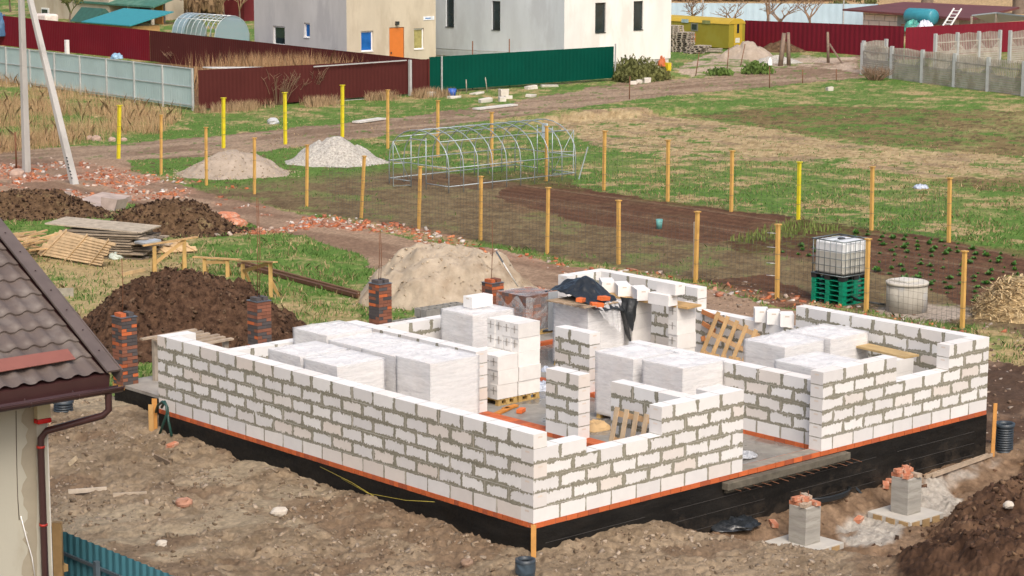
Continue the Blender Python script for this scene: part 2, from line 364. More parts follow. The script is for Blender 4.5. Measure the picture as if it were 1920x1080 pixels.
def blades(name,x,y,hmin,hmax,wid,c0,c1,lean,label,cat):
    n=len(x); z=hgt(x,y)-.01; h=RNG.uniform(hmin,hmax,n); az=RNG.uniform(0,2*np.pi,n); ln=RNG.uniform(0,lean,n)*h; la=RNG.uniform(0,2*np.pi,n)
    w=wid*RNG.uniform(.6,1.4,n); dx=np.cos(az)*w/2; dy=np.sin(az)*w/2
    mx=x+np.cos(la)*ln*.35; my=y+np.sin(la)*ln*.35
    V=np.stack([np.stack([x-dx,y-dy,z],1),np.stack([x+dx,y+dy,z],1),np.stack([mx+dx*.7,my+dy*.7,z+h*.6],1),np.stack([x+np.cos(la)*ln,y+np.sin(la)*ln,z+h],1),np.stack([mx-dx*.7,my-dy*.7,z+h*.6],1)],1).reshape(-1,3)
    F=(np.arange(n)[:,None]*5+np.array([0,1,2,3,4])[None,:])
    t=RNG.random((n,1)); C=np.array(c0)*(1-t)+np.array(c1)*t; C=C*RNG.uniform(.75,1.2,(n,1)); C=np.repeat(C,5,0)
    return stuff(name,V,F,C,M_ATTR,label,cat)
def scatter_px(n,x0,x1,y0,y1):
    px=RNG.uniform(x0,x1,n); py=RNG.uniform(y0,y1,n)
    D=_fw[None,:]*FPX+RT[None,:]*(px-960)[:,None]+UP[None,:]*(540-py)[:,None]; t=(-.9-CAM[2])/D[:,2]
    return CAM[0]+D[:,0]*t, CAM[1]+D[:,1]*t
def grassiness(x,y): return gcolor(x,y)[1]
x,y=scatter_px(150000,-150,2070,60,760); g=grassiness(x,y); cl=fbm(x,y,1.3,3,51)
k=(RNG.random(len(x))<g*sst(.3,.6,cl)*1.3)&~((x>-1)&(x<14.6)&(y>-1)&(y<15)); x1,y1=x[k],y[k]; dd=np.hypot(x1-CAM[0],y1-CAM[1])
blades('grass',x1,y1,.04,.13*sst(130,50,dd)+.05,.014+dd*.00022,(.055,.145,.026),(.135,.215,.055),1.1,'short green spring grass over the yard and the field','grass')
x,y=scatter_px(110000,-150,2070,60,760); g=grassiness(x,y); cl=fbm(x,y,.9,3,52)
tn=inpoly(x,y,POLY['tan'])|((x>35)&(x<100)); pk=np.clip(g*.8+tn*.5,0,1)*(1-.75*inpoly(x,y,POLY['plow']))
k=(RNG.random(len(x))<pk*sst(.42,.62,cl))&~((x>-1)&(x<14.6)&(y>-1)&(y<15))&~((x>23)&(x<35)&(y<46)); x1,y1=x[k],y[k]; dd=np.hypot(x1-CAM[0],y1-CAM[1])
blades('dry_grass',x1,y1,.05,.17*sst(130,50,dd)+.06,.014+dd*.0002,(.26,.19,.095),(.42,.32,.185),1.6,'flattened straw coloured dead grass over yard and field','dry grass')
# tall dead weeds along the fences at the left
PR=PW([(-150,130),(0,150),(60,165),(300,210),(345,222),(300,252),(180,268),(0,290),(-150,300)]); x,y=scatter_px(120000,-150,420,120,320)
k=inpoly(x,y,PR)&(RNG.random(len(x))<sst(.40,.62,fbm(x,y,.35,3,53))*.8); x1,y1=x[k],y[k]
blades('tall_weeds',x1,y1,.15,.95,.012,(.34,.205,.105),(.56,.40,.235),.8,'tall dead orange brown weeds left of the pale fence','weeds')
x=RNG.uniform(41,58,9000); y=70.8-np.abs(RNG.normal(0,.9,9000)); k=RNG.random(9000)<sst(.48,.66,fbm(x,y,.5,3,54)); 
blades('dead_grass',x[k],y[k],.15,.6,.025,(.3,.2,.11),(.45,.33,.2),.5,'dead pale grass tufts along the brown fence foot','dry grass')
x=RNG.normal(52.5,1.9,5000); y=RNG.normal(79,2.2,5000); k=(x>44)&(x<57)&(y>72.4)
blades('reed_clump',x[k],y[k],1.0,2.3,.035,(.3,.17,.08),(.48,.32,.18),.35,'tall dry reed clump behind the brown fence','reeds')
# onion and potato rows
rows=[]
for i in range(26):
    for j in range(10): pass
xs=[];ys=[]
for j in range(8):
    for i in range(60):
        xx=29.6+j*.62; yy=21.6+i*.115*1.0; xs.append(xx+RNG.normal(0,.05)); ys.append(yy+RNG.normal(0,.05))
xs=np.repeat(xs,5)+RNG.normal(0,.05,5*len(xs)); ys=np.repeat(ys,5)+RNG.normal(0,.05,5*len(ys)); k=inpoly(xs,ys,POLY['bed2'])
blades('onion_rows',xs[k],ys[k],.12,.28,.03,(.13,.19,.05),(.2,.25,.07),.4,'thin green onion shoots in rows in the dark bed','onions')
# potato plants: every plant on its own
P3=POLY['bed3']; pm=MB()
rnd=random.Random(5)
for i in range(26):
    a=rnd.uniform(0,6.28); e=rnd.uniform(.3,1.3); L=rnd.uniform(.10,.2); c=Vector((math.cos(a)*math.cos(e),math.sin(a)*math.cos(e),math.sin(e)))*L
    sd_=Vector((-math.sin(a),math.cos(a),0))*rnd.uniform(.035,.06); pm.cc=tuple(k*rnd.uniform(.7,1.3) for k in (.085,.20,.045))
    pm.quad(c*.15,c*.6+sd_,c,c*.6-sd_)
proto=None; cnt=0
for j in range(16):
    for i in range(34):
        xx=24.2+j*.68+rnd.uniform(-.07,.07); yy=3.5+i*.52+rnd.uniform(-.13,.13)
        if not (inpoly(np.array([xx]),np.array([yy]),P3)[0]): continue
        if rnd.random()<.18: continue
        px,py,_=project(xx,yy,-.9)
        if px<-20 or px>1960: continue
        zz=float(hgt(xx,yy)); sc=rnd.uniform(.35,1.05)
        if proto is None: proto=tag(pm.build('potato_plant',M_ATTR,loc=(0,0,0)),'small leafy green potato plant in the dark soil bed','plant','potato plants in the bed'); o=proto; o.location=(xx,yy,zz)
        else: o=proto.copy(); COL.objects.link(o); o.location=(xx,yy,zz)
        o.rotation_euler=(0,0,rnd.uniform(0,6)); o.scale=(sc,sc*rnd.uniform(.75,1.2),sc*rnd.uniform(.7,1.3)); cnt+=1
print('potatoes',cnt)
# rubble, clods, stones
def chunks(name,x,y,smin,smax,cols,label,cat,flat=.6,sink=.25,z=None):
    n=len(x); z=hgt(x,y) if z is None else z; s_=RNG.uniform(0,1,n)**2*(smax-smin)+smin
    base=np.array([(-1,-.6,-.4),(1,-.6,-.4),(1,.6,-.4),(-1,.6,-.4),(-1,-.6,.4),(1,-.6,.4),(1,.6,.4),(-1,.6,.4)])*.5
    V=base[None]*s_[:,None,None]*(1+RNG.uniform(-.3,.3,(n,8,3))); az=RNG.uniform(0,6.28,n); ti=RNG.normal(0,.45,n)
    c,s=np.cos(ti),np.sin(ti); X=V[:,:,0]*c[:,None]+V[:,:,2]*s[:,None]; Zz=-V[:,:,0]*s[:,None]+V[:,:,2]*c[:,None]; V=np.stack([X,V[:,:,1],Zz],-1)
    c,s=np.cos(az),np.sin(az); X=V[:,:,0]*c[:,None]-V[:,:,1]*s[:,None]; Yy=V[:,:,0]*s[:,None]+V[:,:,1]*c[:,None]
    V=np.stack([X+x[:,None],Yy+y[:,None],V[:,:,2]*flat/.6+(z+s_*(.3-sink))[:,None]],-1).reshape(-1,3)
    q=np.array([(3,2,1,0),(4,5,6,7),(0,1,5,4),(1,2,6,5),(2,3,7,6),(3,0,4,7)]); F=(np.arange(n)[:,None,None]*8+q[None]).reshape(-1,4)
    cols=np.array(cols); C=cols[RNG.integers(0,len(cols),n)]*RNG.uniform(.7,1.2,(n,1)); C=np.repeat(np.clip(C,0,1),8,0)
    return stuff(name,V,F,C,M_CHUNK,label,cat)
M_CHUNK=bpy.data.materials.new('chunk'); s=NT(M_CHUNK); a=s.node('ShaderNodeAttribute',attribute_name='Col'); v=s.obj(); n=s.noise(v,30,4,.6)
s.out(s.mix(1.,a.outputs['Color'],s.ramp(n,.3,(.75,.75,.75),.7,(1.15,1.15,1.15)),'MULTIPLY'),.9,bump=n,bstr=.5,bdist=.01,spec=.15)
x,y=scatter_px(70000,-100,2000,280,640); k=RNG.random(len(x))<rubble_mask(x,y)*(.5+.4*(y>30)); x1,y1=x[k],y[k]
chunks('brick_rubble',x1,y1,.04,.22,[(.45,.15,.07),(.5,.2,.1),(.38,.14,.08),(.42,.22,.15),(.5,.4,.33),(.55,.5,.46),(.33,.13,.08)],'crushed orange brick rubble strewn along the dirt road','rubble')
x=RNG.uniform(-14,22,130000); y=RNG.uniform(-9,17,130000); so_,pi_,h1,h2=masks(x,y)
k=(RNG.random(130000)<np.clip(so_*.42,0,1)*(h1<.04)*sst(.30,.62,fbm(x,y,1.2,3,55)))&(pi_<.5)&~((x>-.1)&(x<14.2)&(y>-.1)&(y<14.2)); x1,y1=x[k],y[k]
chunks('soil_clods',x1,y1,.02,.105,[(.25,.19,.132),(.20,.15,.103),(.3,.235,.17),(.16,.115,.078),(.35,.285,.22)],'loose brown soil clods over the dug foreground','soil clods',.8,.35)
x=RNG.uniform(4,14,9000); y=RNG.uniform(-9,-.05,9000); _,pi_,h1,h2=masks(x,y); k=(RNG.random(9000)<.5*(h1>.03)+.04*pi_); x1,y1=x[k],y[k]
chunks('dark_clods',x1,y1,.02,.12,[(.08,.045,.03),(.12,.07,.045),(.06,.035,.022),(.16,.1,.06)],'dark moist soil clods on the heap at lower right','soil clods',.8,.3)
x=RNG.uniform(13,24,9000); y=RNG.uniform(-6,20,9000); k=RNG.random(9000)<.35; 
chunks('road_gravel',x[k],y[k],.02,.12,[(.2,.14,.1),(.3,.22,.17),(.12,.08,.055),(.36,.3,.25)],'stones and mud lumps on the churned road','gravel',.7,.3)
# ================================================================ the block house under construction
H=.25
M_BLOCK=bpy.data.materials.new('aerated_block'); s=NT(M_BLOCK)
u1=s.node('ShaderNodeUVMap',uv_map='joint_a').outputs[0]; u2=s.node('ShaderNodeUVMap',uv_map='joint_b').outputs[0]
sa=s.node('ShaderNodeSeparateXYZ'); s.link(u1,sa.inputs[0]); sb=s.node('ShaderNodeSeparateXYZ'); s.link(u2,sb.inputs[0])
v=s.obj(); n1=s.noise(v,3.2,3,.6); n2=s.noise(v,17,4,.7); n3=s.noise(s.mapping(v,(1,1,.35)),34,3,.6)
at=s.node('ShaderNodeAttribute',attribute_name='Col'); sc=s.node('ShaderNodeSeparateColor'); s.link(at.outputs['Color'],sc.inputs[0])
thick=sc.outputs[2]     # blue channel: how much mortar is smeared on this face
jit=s.math('ADD',s.math('MULTIPLY',s.math('SUBTRACT',n2,.5),.10),s.math('MULTIPLY',s.math('SUBTRACT',n3,.5),.10))
dv=s.math('MINIMUM',sa.outputs[0],sb.outputs[0]); dh=s.math('MINIMUM',sa.outputs[1],s.math('MULTIPLY',sb.outputs[1],1.0))
th=s.math('MULTIPLY',s.math('ADD',.0355,s.math('MULTIPLY',s.math('SUBTRACT',n1,.5),.13)),thick); th=s.math('ADD',th,.0025)
tv=s.math('MULTIPLY',th,1.0)
jj=s.math('MULTIPLY',jit,thick)
mh=s.math('LESS_THAN',s.math('ADD',dh,jj),th); mv=s.math('LESS_THAN',s.math('ADD',dv,s.math('MULTIPLY',jj,.55)),tv)
blob=s.math('LESS_THAN',s.math('MINIMUM',dh,dv),s.math('MULTIPLY',s.math('MULTIPLY',s.math('SUBTRACT',s.noise(v,6.,3,.6),.60),.75),s.math('SUBTRACT',thick,.15))); mask=s.math('MAXIMUM',s.math('MAXIMUM',mh,mv),blob)
tint=s.ramp(sc.outputs[0],0.,(.66,.65,.65),1.,(.79,.785,.775)); tint=s.mix(sc.outputs[1],tint,(.70,.61,.53))
tint=s.mix(1.,tint,s.ramp(s.noise(v,5,5,.6),.3,(.93,.93,.93),.75,(1.0,1.0,1.0)),'MULTIPLY')
mort=s.ramp(s.noise(v,14,4,.6),.3,(.205,.195,.15),.7,(.31,.295,.235))
c=s.mix(mask,tint,mort)
s.out(c,.9,0,s.math('ADD',s.math('MULTIPLY',mask,1.),s.math('MULTIPLY',n2,.5)),.55,.012,spec=.2)
class BW(MB):
    """block wall: every block is its own box, faces carry distances to their joints"""
    def __init__(s): super().__init__(); s.ja=[]; s.jb=[]
    def bface(s,P,w,h,dl,dr,db,dt,col):
        k=s.pts(P); s.cc=col; s.face((k,k+1,k+2,k+3))
        s.ja+= [(dl,db),(w+dl,db),(w+dl,h+db),(dl,h+db)]; s.jb+=[(w+dr,h+dt),(dr,h+dt),(dr,dt),(w+dr,dt)]
    def block(s,ax,u0,u1,t0,t1,z0,z1,ends,m=1.,thick=1.,beige=None):
        # ends: (left joint?, right joint?, bottom joint?, top joint?)
        g=.0015; a=u0+(g if ends[0] else 0); b=u1-(g if ends[1] else 0); z0_=z0+(g if ends[2] else 0); z1_=z1-(g if ends[3] else 0)
        o=random.uniform(-.003,.003); A=t0+o; B=t1+o; tn=random.random(); bg=random.random()
        bgv=(0 if bg<.72 else (bg-.72)*2.2) if beige is None else beige; big=9.
        J=[0 if e else big for e in ends]; col=(tn,bgv,thick); w=b-a; h=z1_-z0_
        Q=(lambda u,t,z:(u,t,z)) if ax=='x' else (lambda u,t,z:(t,u,z))
        flip=(ax=='y')
        def put(P,*r):
            s.bface(P,*r)
            if flip: s.f[-1]=s.f[-1][::-1]; s.ja[-4:]=s.ja[-4:][::-1]; s.jb[-4:]=s.jb[-4:][::-1]
        put([Q(a,A,z0_),Q(b,A,z0_),Q(b,A,z1_),Q(a,A,z1_)],w,h,J[0],J[1],J[2],J[3],col)
        put([Q(b,B,z0_),Q(a,B,z0_),Q(a,B,z1_),Q(b,B,z1_)],w,h,J[1],J[0],J[2],J[3],col)
        ce=(tn,min(1,bgv+.18),.12)
        put([Q(a,B,z0_),Q(a,A,z0_),Q(a,A,z1_),Q(a,B,z1_)],B-A,h,big,big,J[2],J[3],ce)
        put([Q(b,A,z0_),Q(b,B,z0_),Q(b,B,z1_),Q(b,A,z1_)],B-A,h,big,big,J[2],J[3],ce)
        ct=(random.uniform(.55,.95),0 if random.random()<.8 else .25,.1)
        put([Q(a,A,z1_),Q(b,A,z1_),Q(b,B,z1_),Q(a,B,z1_)],w,B-A,J[0],J[1],big,big,ct)
        put([Q(a,B,z0_),Q(b,B,z0_),Q(b,A,z0_),Q(a,A,z0_)],w,B-A,big,big,big,big,ct)
        # grip pocket on free ends
        for u,fr,sg in ((a,not ends[0],-1),(b,not ends[1],1)):
            if fr and h>.2:
                c=(A+B)/2; s.cc=(.0,.9,0)
                P=[Q(u+sg*.002,c-.055,z1_-.075),Q(u+sg*.002,c+.055,z1_-.075),Q(u+sg*.002,c+.045,z1_-.045),Q(u+sg*.002,c-.045,z1_-.045)]
                if (sg<0)!=flip: P=P[::-1]
                k=s.pts(P); s.face((k,k+1,k+2,k+3)); s.ja+=[(9,9)]*4; s.jb+=[(9,9)]*4
    def wall(s,ax,t0,t1,rows,z=0,thick=1.,off=None):
        """rows: per course a list of (u0,u1,phase) runs; joints at phase+.6k"""
        nr=len(rows)
        def covered(r,u):
            return 0<=r<nr and any(a-1e-6<=u<=b+1e-6 for a,b,_ in rows[r])
        for r,runs in enumerate(rows):
            for a,b,ph in runs:
                k=math.floor((a-ph)/.6)*.6+ph; cuts=[a]; x=k
                while x<b-.07:
                    if x>a+.07: cuts.append(x)
                    x+=.6
                cuts.append(b)
                for p,q in zip(cuts,cuts[1:]):
                    mid=(p+q)/2; tk=thick*(.35 if r==0 else 1.)
                    s.block(ax,p,q,t0,t1,z+r*H,z+(r+1)*H,(p>a,q<b,r>0,covered(r+1,mid)),thick=tk)
        return s
    def build(s,name,parent=None,loc=None):
        o=super().build(name,M_BLOCK,parent,loc); me=o.data
        for nm,d in (('joint_a',s.ja),('joint_b',s.jb)):
            l=me.uv_layers.new(name=nm); l.data.foreach_set('uv',np.array(d,np.float32).ravel())
        return o
def rows(spec,par):   # spec: list of (u0,u1,ncourses); par: phase of even(0)/odd course
    n=max(c for _,_,c in spec); R=[]
    for r in range(n):
        runs=[]
        for a,b,c in spec:
            if c>r:
                if runs and abs(runs[-1][1]-a)<1e-6: runs[-1]=(runs[-1][0],b,par[r%2])
                else: runs.append((a,b,par[r%2]))
        R.append(runs)
    return R
hs=thing('unfinished_house','single storey house of white aerated blocks under construction on a black foundation','house',(0,0,0))
M_TAR=bpy.data.materials.new('bitumen'); s=NT(M_TAR); v=s.obj(); xx=s.node('ShaderNodeSeparateXYZ'); s.link(v,xx.inputs[0])
n=s.noise(s.mapping(v,(.5,.5,3)),1.5,5,.6); n2=s.noise(v,2.6,6,.7); c=s.ramp(n,.3,(.006,.006,.006),.75,(.020,.018,.016))
lo=s.math('MULTIPLY',s.math('SUBTRACT',s.math('MULTIPLY',xx.outputs[2],-1.),.30),1.1); f_=s.math('MULTIPLY',s.math('MINIMUM',s.math('MAXIMUM',s.math('ADD',lo,s.math('MULTIPLY',s.math('SUBTRACT',n2,.62),3.2)),0),1),.35)
c=s.mix(f_,c,(.13,.095,.065)); s.out(c,s.ramp(n2,.35,(.38,.38,.38),.65,(.75,.75,.75)),0,s.noise(s.mapping(v,(1,1,2.2)),4,4,.6),.5,.03,spec=.2)
M_SLAB=mat('rough_concrete',(.34,.315,.28),.75,var=.3,scale=1.5,dirt=(.2,.17,.14),dscale=1.1,bump=.3,bscale=25)
f=MB()
f.box(-.012,12.412,-.012,11.1,-1.5,-.095); f.build('foundation',M_TAR,hs)
f=MB(); f.box(.8,14.2,11.112,14.05,-1.5,-.13); f.build('terrace_foundation',M_TAR,hs)
f=MB(); f.box(.79,14.21,11.10,14.06,-.128,-.06); f.build('terrace_slab',M_SLAB,hs)
# formwork seams on the bitumen
f=MB()
for z in (-.38,-.62,-.86):
    for x0 in (0,3.1,6.3,9.4): f.box(x0+random.uniform(.1,.6),x0+2.6,-.02,-.0125,z,z+.007)
f.cc=(.35,.32,.3)
f.build('formwork_seam',mat('bitumen_seam',(.05,.046,.043),.8),hs)
# floor screed, wet
M=bpy.data.materials.new('wet_screed'); s=NT(M); v=s.obj(); n=s.noise(v,.55,4,.55); n2=s.noise(v,6,5,.6)
c=s.mix(1.,s.ramp(n,.4,(.30,.285,.255),.62,(.165,.155,.14)),s.ramp(n2,.3,(.8,.8,.8),.7,(1.1,1.1,1.1)),'MULTIPLY'); s.out(c,s.ramp(n,.46,(.75,.75,.75),.56,(.12,.12,.12)),0,n2,.12,.01)
f=MB(); f.box(.12,12.28,.12,10.98,-.094,-.082); f.build('floor',M,hs)
# brick levelling course
M_BRK=mat('fired_brick',(1,1,1),.75,var=.12,scale=9,attr=True,bump=.5,bscale=30,dirt=None)
def brickcol(): 
    r=random.random(); k=random.uniform(.85,1.1); return tuple(q*k for q in ((.56,.130,.038) if r<.75 else (.42,.10,.04)))
def bcourse(f,ax,u0,u1,t0,t1,z0=-.088,z1=-.002,L=.25):
    u=u0
    while u<u1-.02:
        e=min(u+L,u1); f.cc=brickcol(); g=.005; o=random.uniform(-.004,.004)
        if ax=='x': f.box(u+g,e-g,t0+o,t1+o,z0,z1)
        else: f.box(t0+o,t1+o,u+g,e-g,z0,z1)
        u=e
f=MB()
bcourse(f,'x',0,12.4,-.008,.12); bcourse(f,'x',0.13,12.27,.13,.31)
bcourse(f,'y',.125,11.1,-.008,.12,L=.125); bcourse(f,'y',.32,10.9,.13,.31)
bcourse(f,'y',.32,11.1,12.28,12.408); bcourse(f,'x',.32,12.27,10.95,11.095); bcourse(f,'y',.32,10.9,12.09,12.27)
for x0 in (4.5,7.5): bcourse(f,'y',.33,10.9,x0-.01,x0+.15); bcourse(f,'y',.33,10.9,x0+.155,x0+.31)
f.build('brick_course',M_BRK,hs)
f=MB(); 
for a,b,c,d in ((.012,12.388,.004,.3),(.004,.3,.3,11.09),(12.1,12.396,.3,11.09)): f.box(a,b,c,d,-.0935,-.012)
for x0 in (4.5,7.5): f.box(x0,x0+.3,.31,10.9,-.0815,-.013)
f.build('bedding_mortar',mat('bed_mortar',(.30,.285,.25),.9),hs)
P0=(0,.3)
BW().wall('y',0,.3,[[(.3 if r%2==0 else 0,11.1,.3 if r%2==0 else 0)] for r in range(6)]).build('wall',hs)
def facade():
    R=[]
    for r in range(6):
        ph=0 if r%2==0 else .3; a=0 if r%2==0 else .3; runs=[]
        if r<4: runs.append((a,5.1,ph))
        elif r==4: runs+= [(a,1.2,ph),(3.0,5.1,ph)]
        else: runs+= [(3.0,5.1,ph)]
        R.append(runs)
    return R
BW().wall('x',0,.3,facade()).build('wall',hs)
BW().wall('x',.3,.6,[[(4.5,5.1,4.5)] for r in range(6)]).build('wall',hs)
o=BW().wall('x',0,.3,[([(7.28,12.4,.4+(0 if r%2==0 else .3))] if r<4 else [(7.28,9.45,.4+(0 if r%2==0 else .3)),(11.1,12.4,.2+(0 if r%2==0 else .3))]) for r in range(6)]).build('wall',hs)
BW().wall('y',12.1,12.4,[([(.3,11.1,(0 if r%2==0 else .3))] if r<4 else [(.3,4.8,(0 if r%2==0 else .3)),(7.7,11.1,(0 if r%2==0 else .3))]) for r in range(6)]).build('wall',hs)
BW().wall('x',10.8,11.1,[([(.3,7.8,(0 if r%2==0 else .3))] if r<4 else [(.3,.72,.3)]) for r in range(6)]).build('wall',hs)
BW().wall('x',10.8,11.1,[[(11.0,12.1,(.2 if r%2==0 else .5))] for r in range(6)]).build('wall',hs)
BW().wall('y',7.5,7.8,[[(.3,5.3,(0 if r%2==0 else .3))] for r in range(5)]).build('partition_wall',hs)
BW().wall('y',7.5,7.8,[[(6.43,7.47,6.43+(0 if r%2==0 else .3))] for r in range(5)]).build('block_pier',hs)
BW().wall('y',4.5,4.8,[[(3.63,4.53,3.63+(.3 if r%2==0 else .0))] for r in range(5)]).build('block_pier',hs)
BW().wall('y',4.5,4.8,[[(6.57,10.8,6.57+(0 if r%2==0 else .3))] for r in range(5)]).build('partition_wall',hs)
BW().wall('y',3.8,4.1,[[(.3,2.05,(0 if r%2==0 else .3))] for r in range(6)]).build('partition_wall',hs)
# concrete corbel with rod stubs below the porch opening
f=MB(); f.beam((4.55,-.085,-.17),(7.95,-.085,-.165),.16,.14); f.beam((4.6,-.045,-.275),(7.9,-.045,-.27),.07,.07); f.build('corbel',mat('raw_corbel',(.11,.098,.075),.95,var=.35,scale=5,bump=.8,bscale=16),hs,bevel=.015)
f=MB(); f.box(5.12,7.26,.012,.29,-.0015,.002); f.build('threshold_mortar',mat('bed_mortar2',(.27,.24,.20),.9,var=.3,scale=4),hs)
M_RUST=mat('rusty_steel',(.18,.075,.035),.8,var=.4,scale=12)
for i in range(15):
    x=4.75+i*.235; f=MB(); f.tube([(x,-.05,-.24),(x+.03,-.27-random.uniform(0,.1),-.25+random.uniform(-.02,.02))],.006,6); f.build('reinforcing_rod',M_RUST,hs)
# loose bits of mortar mess on floor: cement scrap, film, boards
M_WOOD=mat('sawn_wood',(.50,.375,.225),.8,var=.25,scale=4,stretch=(1,1,1),bump=.3,bscale=18,attr=True)
M_GWOOD=mat('weathered_wood',(.38,.33,.27),.85,var=.3,scale=5,bump=.3,bscale=18,attr=True)
M_OCH=mat('formwork_timber',(.56,.27,.07),.75,var=.25,scale=4,attr=True)
M_CONC=mat('cast_concrete',(.37,.355,.32),.85,var=.28,scale=2.0,dirt=(.25,.235,.2),dscale=2.5,bump=.4,bscale=20,stretch=(.6,.6,3))
M_BLK0=mat('dry_block',(.78,.765,.75),.9,var=.07,scale=5,attr=True,bump=.3,bscale=30,spec=.2)
def loose_block(size=(.6,.3,.25)):
    f=MB(); L,W,Hh=size; f.obox((0,0,Hh/2),size); o=f
    return f
lb=MB(); lb.obox((0,0,.125),(.6,.3,.25)); 
lb.cc=(.72,.64,.55)
for sg in (-1,1):
    lb.quad(*[(sg*.302,y,z) for y,z in (((-.05,.19),(.05,.19),(.045,.215),(-.045,.215)) if sg>0 else ((.05,.19),(-.05,.19),(-.045,.215),(.045,.215)))])
LB=lb.build('aerated_block',M_BLK0,loc=(0,0,0),bevel=.006)
def place_block(loc,rz,label,group=None,rx=0,scale=None,first=[True]):
    o=LB if first[0] else LB.copy()
    if not first[0]: COL.objects.link(o)
    first[0]=False; o.location=loc; o.rotation_euler=(rx,0,rz); 
    if scale: o.scale=scale
    else: o.scale=(1,1,1)
    for k in ('group',): 
        if k in o: del o[k]
    return tag(o,label,'block',group)
# scaffold plank over two block stacks, blocks lying on it
def stack(name,x0,y0,x1,y1,n,label,pallet=True,ch=.3,z=-.082,group=None,parts=True,ax='x'):
    t=thing(name,label,'block stack',((x0+x1)/2,(y0+y1)/2,z),group)
    zb=z
    if pallet: zb=z+.13; wooden_pallet_part(t,x0,y0,x1,y1,z)
    f=MB(); nx=max(1,round((x1-x0)/.6)); ny=max(1,round((y1-y0)/.25))
    for k in range(n):
        for i in range(nx):
            for j in range(ny):
                g=.005; w=(x1-x0)/nx; d=(y1-y0)/ny; k0=random.uniform(.86,1.02); f.cc=(k0,k0*.995,k0*.98)
                ox,oy=random.uniform(-.013,.013),random.uniform(-.013,.013)
                f.box(x0+i*w+g+ox,x0+(i+1)*w-g+ox,y0+j*d+g+oy,y0+(j+1)*d-g+oy,zb+k*ch+.001,zb+(k+1)*ch-.002)
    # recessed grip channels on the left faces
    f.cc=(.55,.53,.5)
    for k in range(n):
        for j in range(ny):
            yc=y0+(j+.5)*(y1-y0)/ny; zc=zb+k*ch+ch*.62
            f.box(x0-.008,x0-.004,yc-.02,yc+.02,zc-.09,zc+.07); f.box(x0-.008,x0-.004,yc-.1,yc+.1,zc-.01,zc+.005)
    f.build('blocks',M_BLK0,t); return t,zb+n*ch
def wooden_pallet_part(t,x0,y0,x1,y1,z):
    f=MB(); f.cc=(.95,.85,.5)
    for k in range(3):
        yc=y0+.05+k*((y1-y0)-.1)/2; f.box(x0+.01,x1-.01,yc-.05,yc+.05,z,z+.02)
        for i in range(3):
            xc=x0+.07+i*((x1-x0)-.14)/2; f.box(xc-.05,xc+.05,yc-.045,yc+.045,z+.021,z+.1)
    for i in range(6): 
        a=x0+i*(x1-x0)/6; f.box(a+.01,a+(x1-x0)/6-.03,y0,y1,z+.101,z+.122)
    f.build('pallet',M_WOOD,t)
# film wrapped pallets of blocks
M_FILM=bpy.data.materials.new('stretch_film'); s=NT(M_FILM); v=s.obj(); n=s.noise(s.mapping(v,(1.2,1.2,6)),2.2,5,.65,.6); n2=s.noise(v,5,2,.5,0)
al=s.ramp(n,.30,(.28,.28,.28),.75,(.62,.62,.62)); s.out((.85,.85,.86),s.ramp(n2,.3,(.25,.25,.25),.7,(.5,.5,.5)),0,n2,.12,.02,alpha=al,spec=.45)
M_WBLK=bpy.data.materials.new('wrapped_block'); s=NT(M_WBLK); v=s.obj(); a=s.node('ShaderNodeAttribute',attribute_name='Col')
n=s.noise(s.mapping(v,(.8,.8,7)),1.6,5,.65,.3); n2=s.noise(v,1.4,3,.6)
c=s.mix(1.,s.mix(s.math('MULTIPLY',s.math('MAXIMUM',s.math('SUBTRACT',n2,.55),0),3.),(.80,.79,.785),(.76,.64,.56)),s.ramp(n,.3,(.84,.83,.84),.62,(.98,.98,.98)),'MULTIPLY'); c=s.mix(1.,c,a.outputs['Color'],'MULTIPLY'); s.out(c,.85,0,spec=.2)
def wrapped(x0,y0,x1,y1,top,label,z=-.082,layers=4,ragged=True,group='film wrapped pallets of blocks inside the shell'):
    t=thing('wrapped_pallet',label,'pallet of blocks',((x0+x1)/2,(y0+y1)/2,z),group); wooden_pallet_part(t,x0,y0,x1,y1,z)
    zb=z+.125; h=(top-.02-zb)/layers; f=MB()
    for k in range(layers):
        nx=2; ny=4
        for i in range(nx):
            for j in range(ny):
                w=(x1-x0)/nx; d=(y1-y0)/ny; o=random.uniform(-.006,.006); q=random.uniform(.95,1.02); f.cc=(q,q,q*.99)
                f.box(x0+i*w+.002+o,x0+(i+1)*w-.002+o,y0+j*d+.002+o,y0+(j+1)*d-.002+o,zb+k*h+.001,zb+(k+1)*h-.003)
    f.build('blocks',M_WBLK,t)
    # film: bulged sides and a crumpled lid
    f=MB(); sx=x0; e=.016; rr=random.uniform(0,50)
    def side(u,v):
        P=[(x0-e,y0-e),(x1+e,y0-e),(x1+e,y1+e),(x0-e,y1+e),(x0-e,y0-e)]; k=min(3,int(u*4)); q=u*4-k
        x=P[k][0]*(1-q)+P[k+1][0]*q; y=P[k][1]*(1-q)+P[k+1][1]*q; z_=zb-.03+(top+.004-zb+.03)*v
        nn=(float(vnoise(np.array(u*14+rr),np.array(v*26.+rr)))-.5)*.014; nx_,ny_=((0,-1),(1,0),(0,1),(-1,0))[k]
        return (x+nx_*nn,y+ny_*nn,z_)
    f.sheet(side,48,26)
    def lid(u,v):
        x=x0-e+(x1-x0+2*e)*u; y=y0-e+(y1-y0+2*e)*v; ed=min(u,1-u,v,1-v)
        b=float(fbm(np.array(x*1.),np.array(y*1.),3.2,3,61))-.42
        r_=1-abs(2*float(fbm(np.array(x*1.+2),np.array(y*1.),5.5,2,62))-1)
        return (x,y,top+.006+min(1,ed*9)*(max(0,b)*.13+.016*max(0,r_-.75)*4))
    f.sheet(lid,36,30)
    f.build('film',M_FILM,t); return t
W='wrapped pallet of blocks '
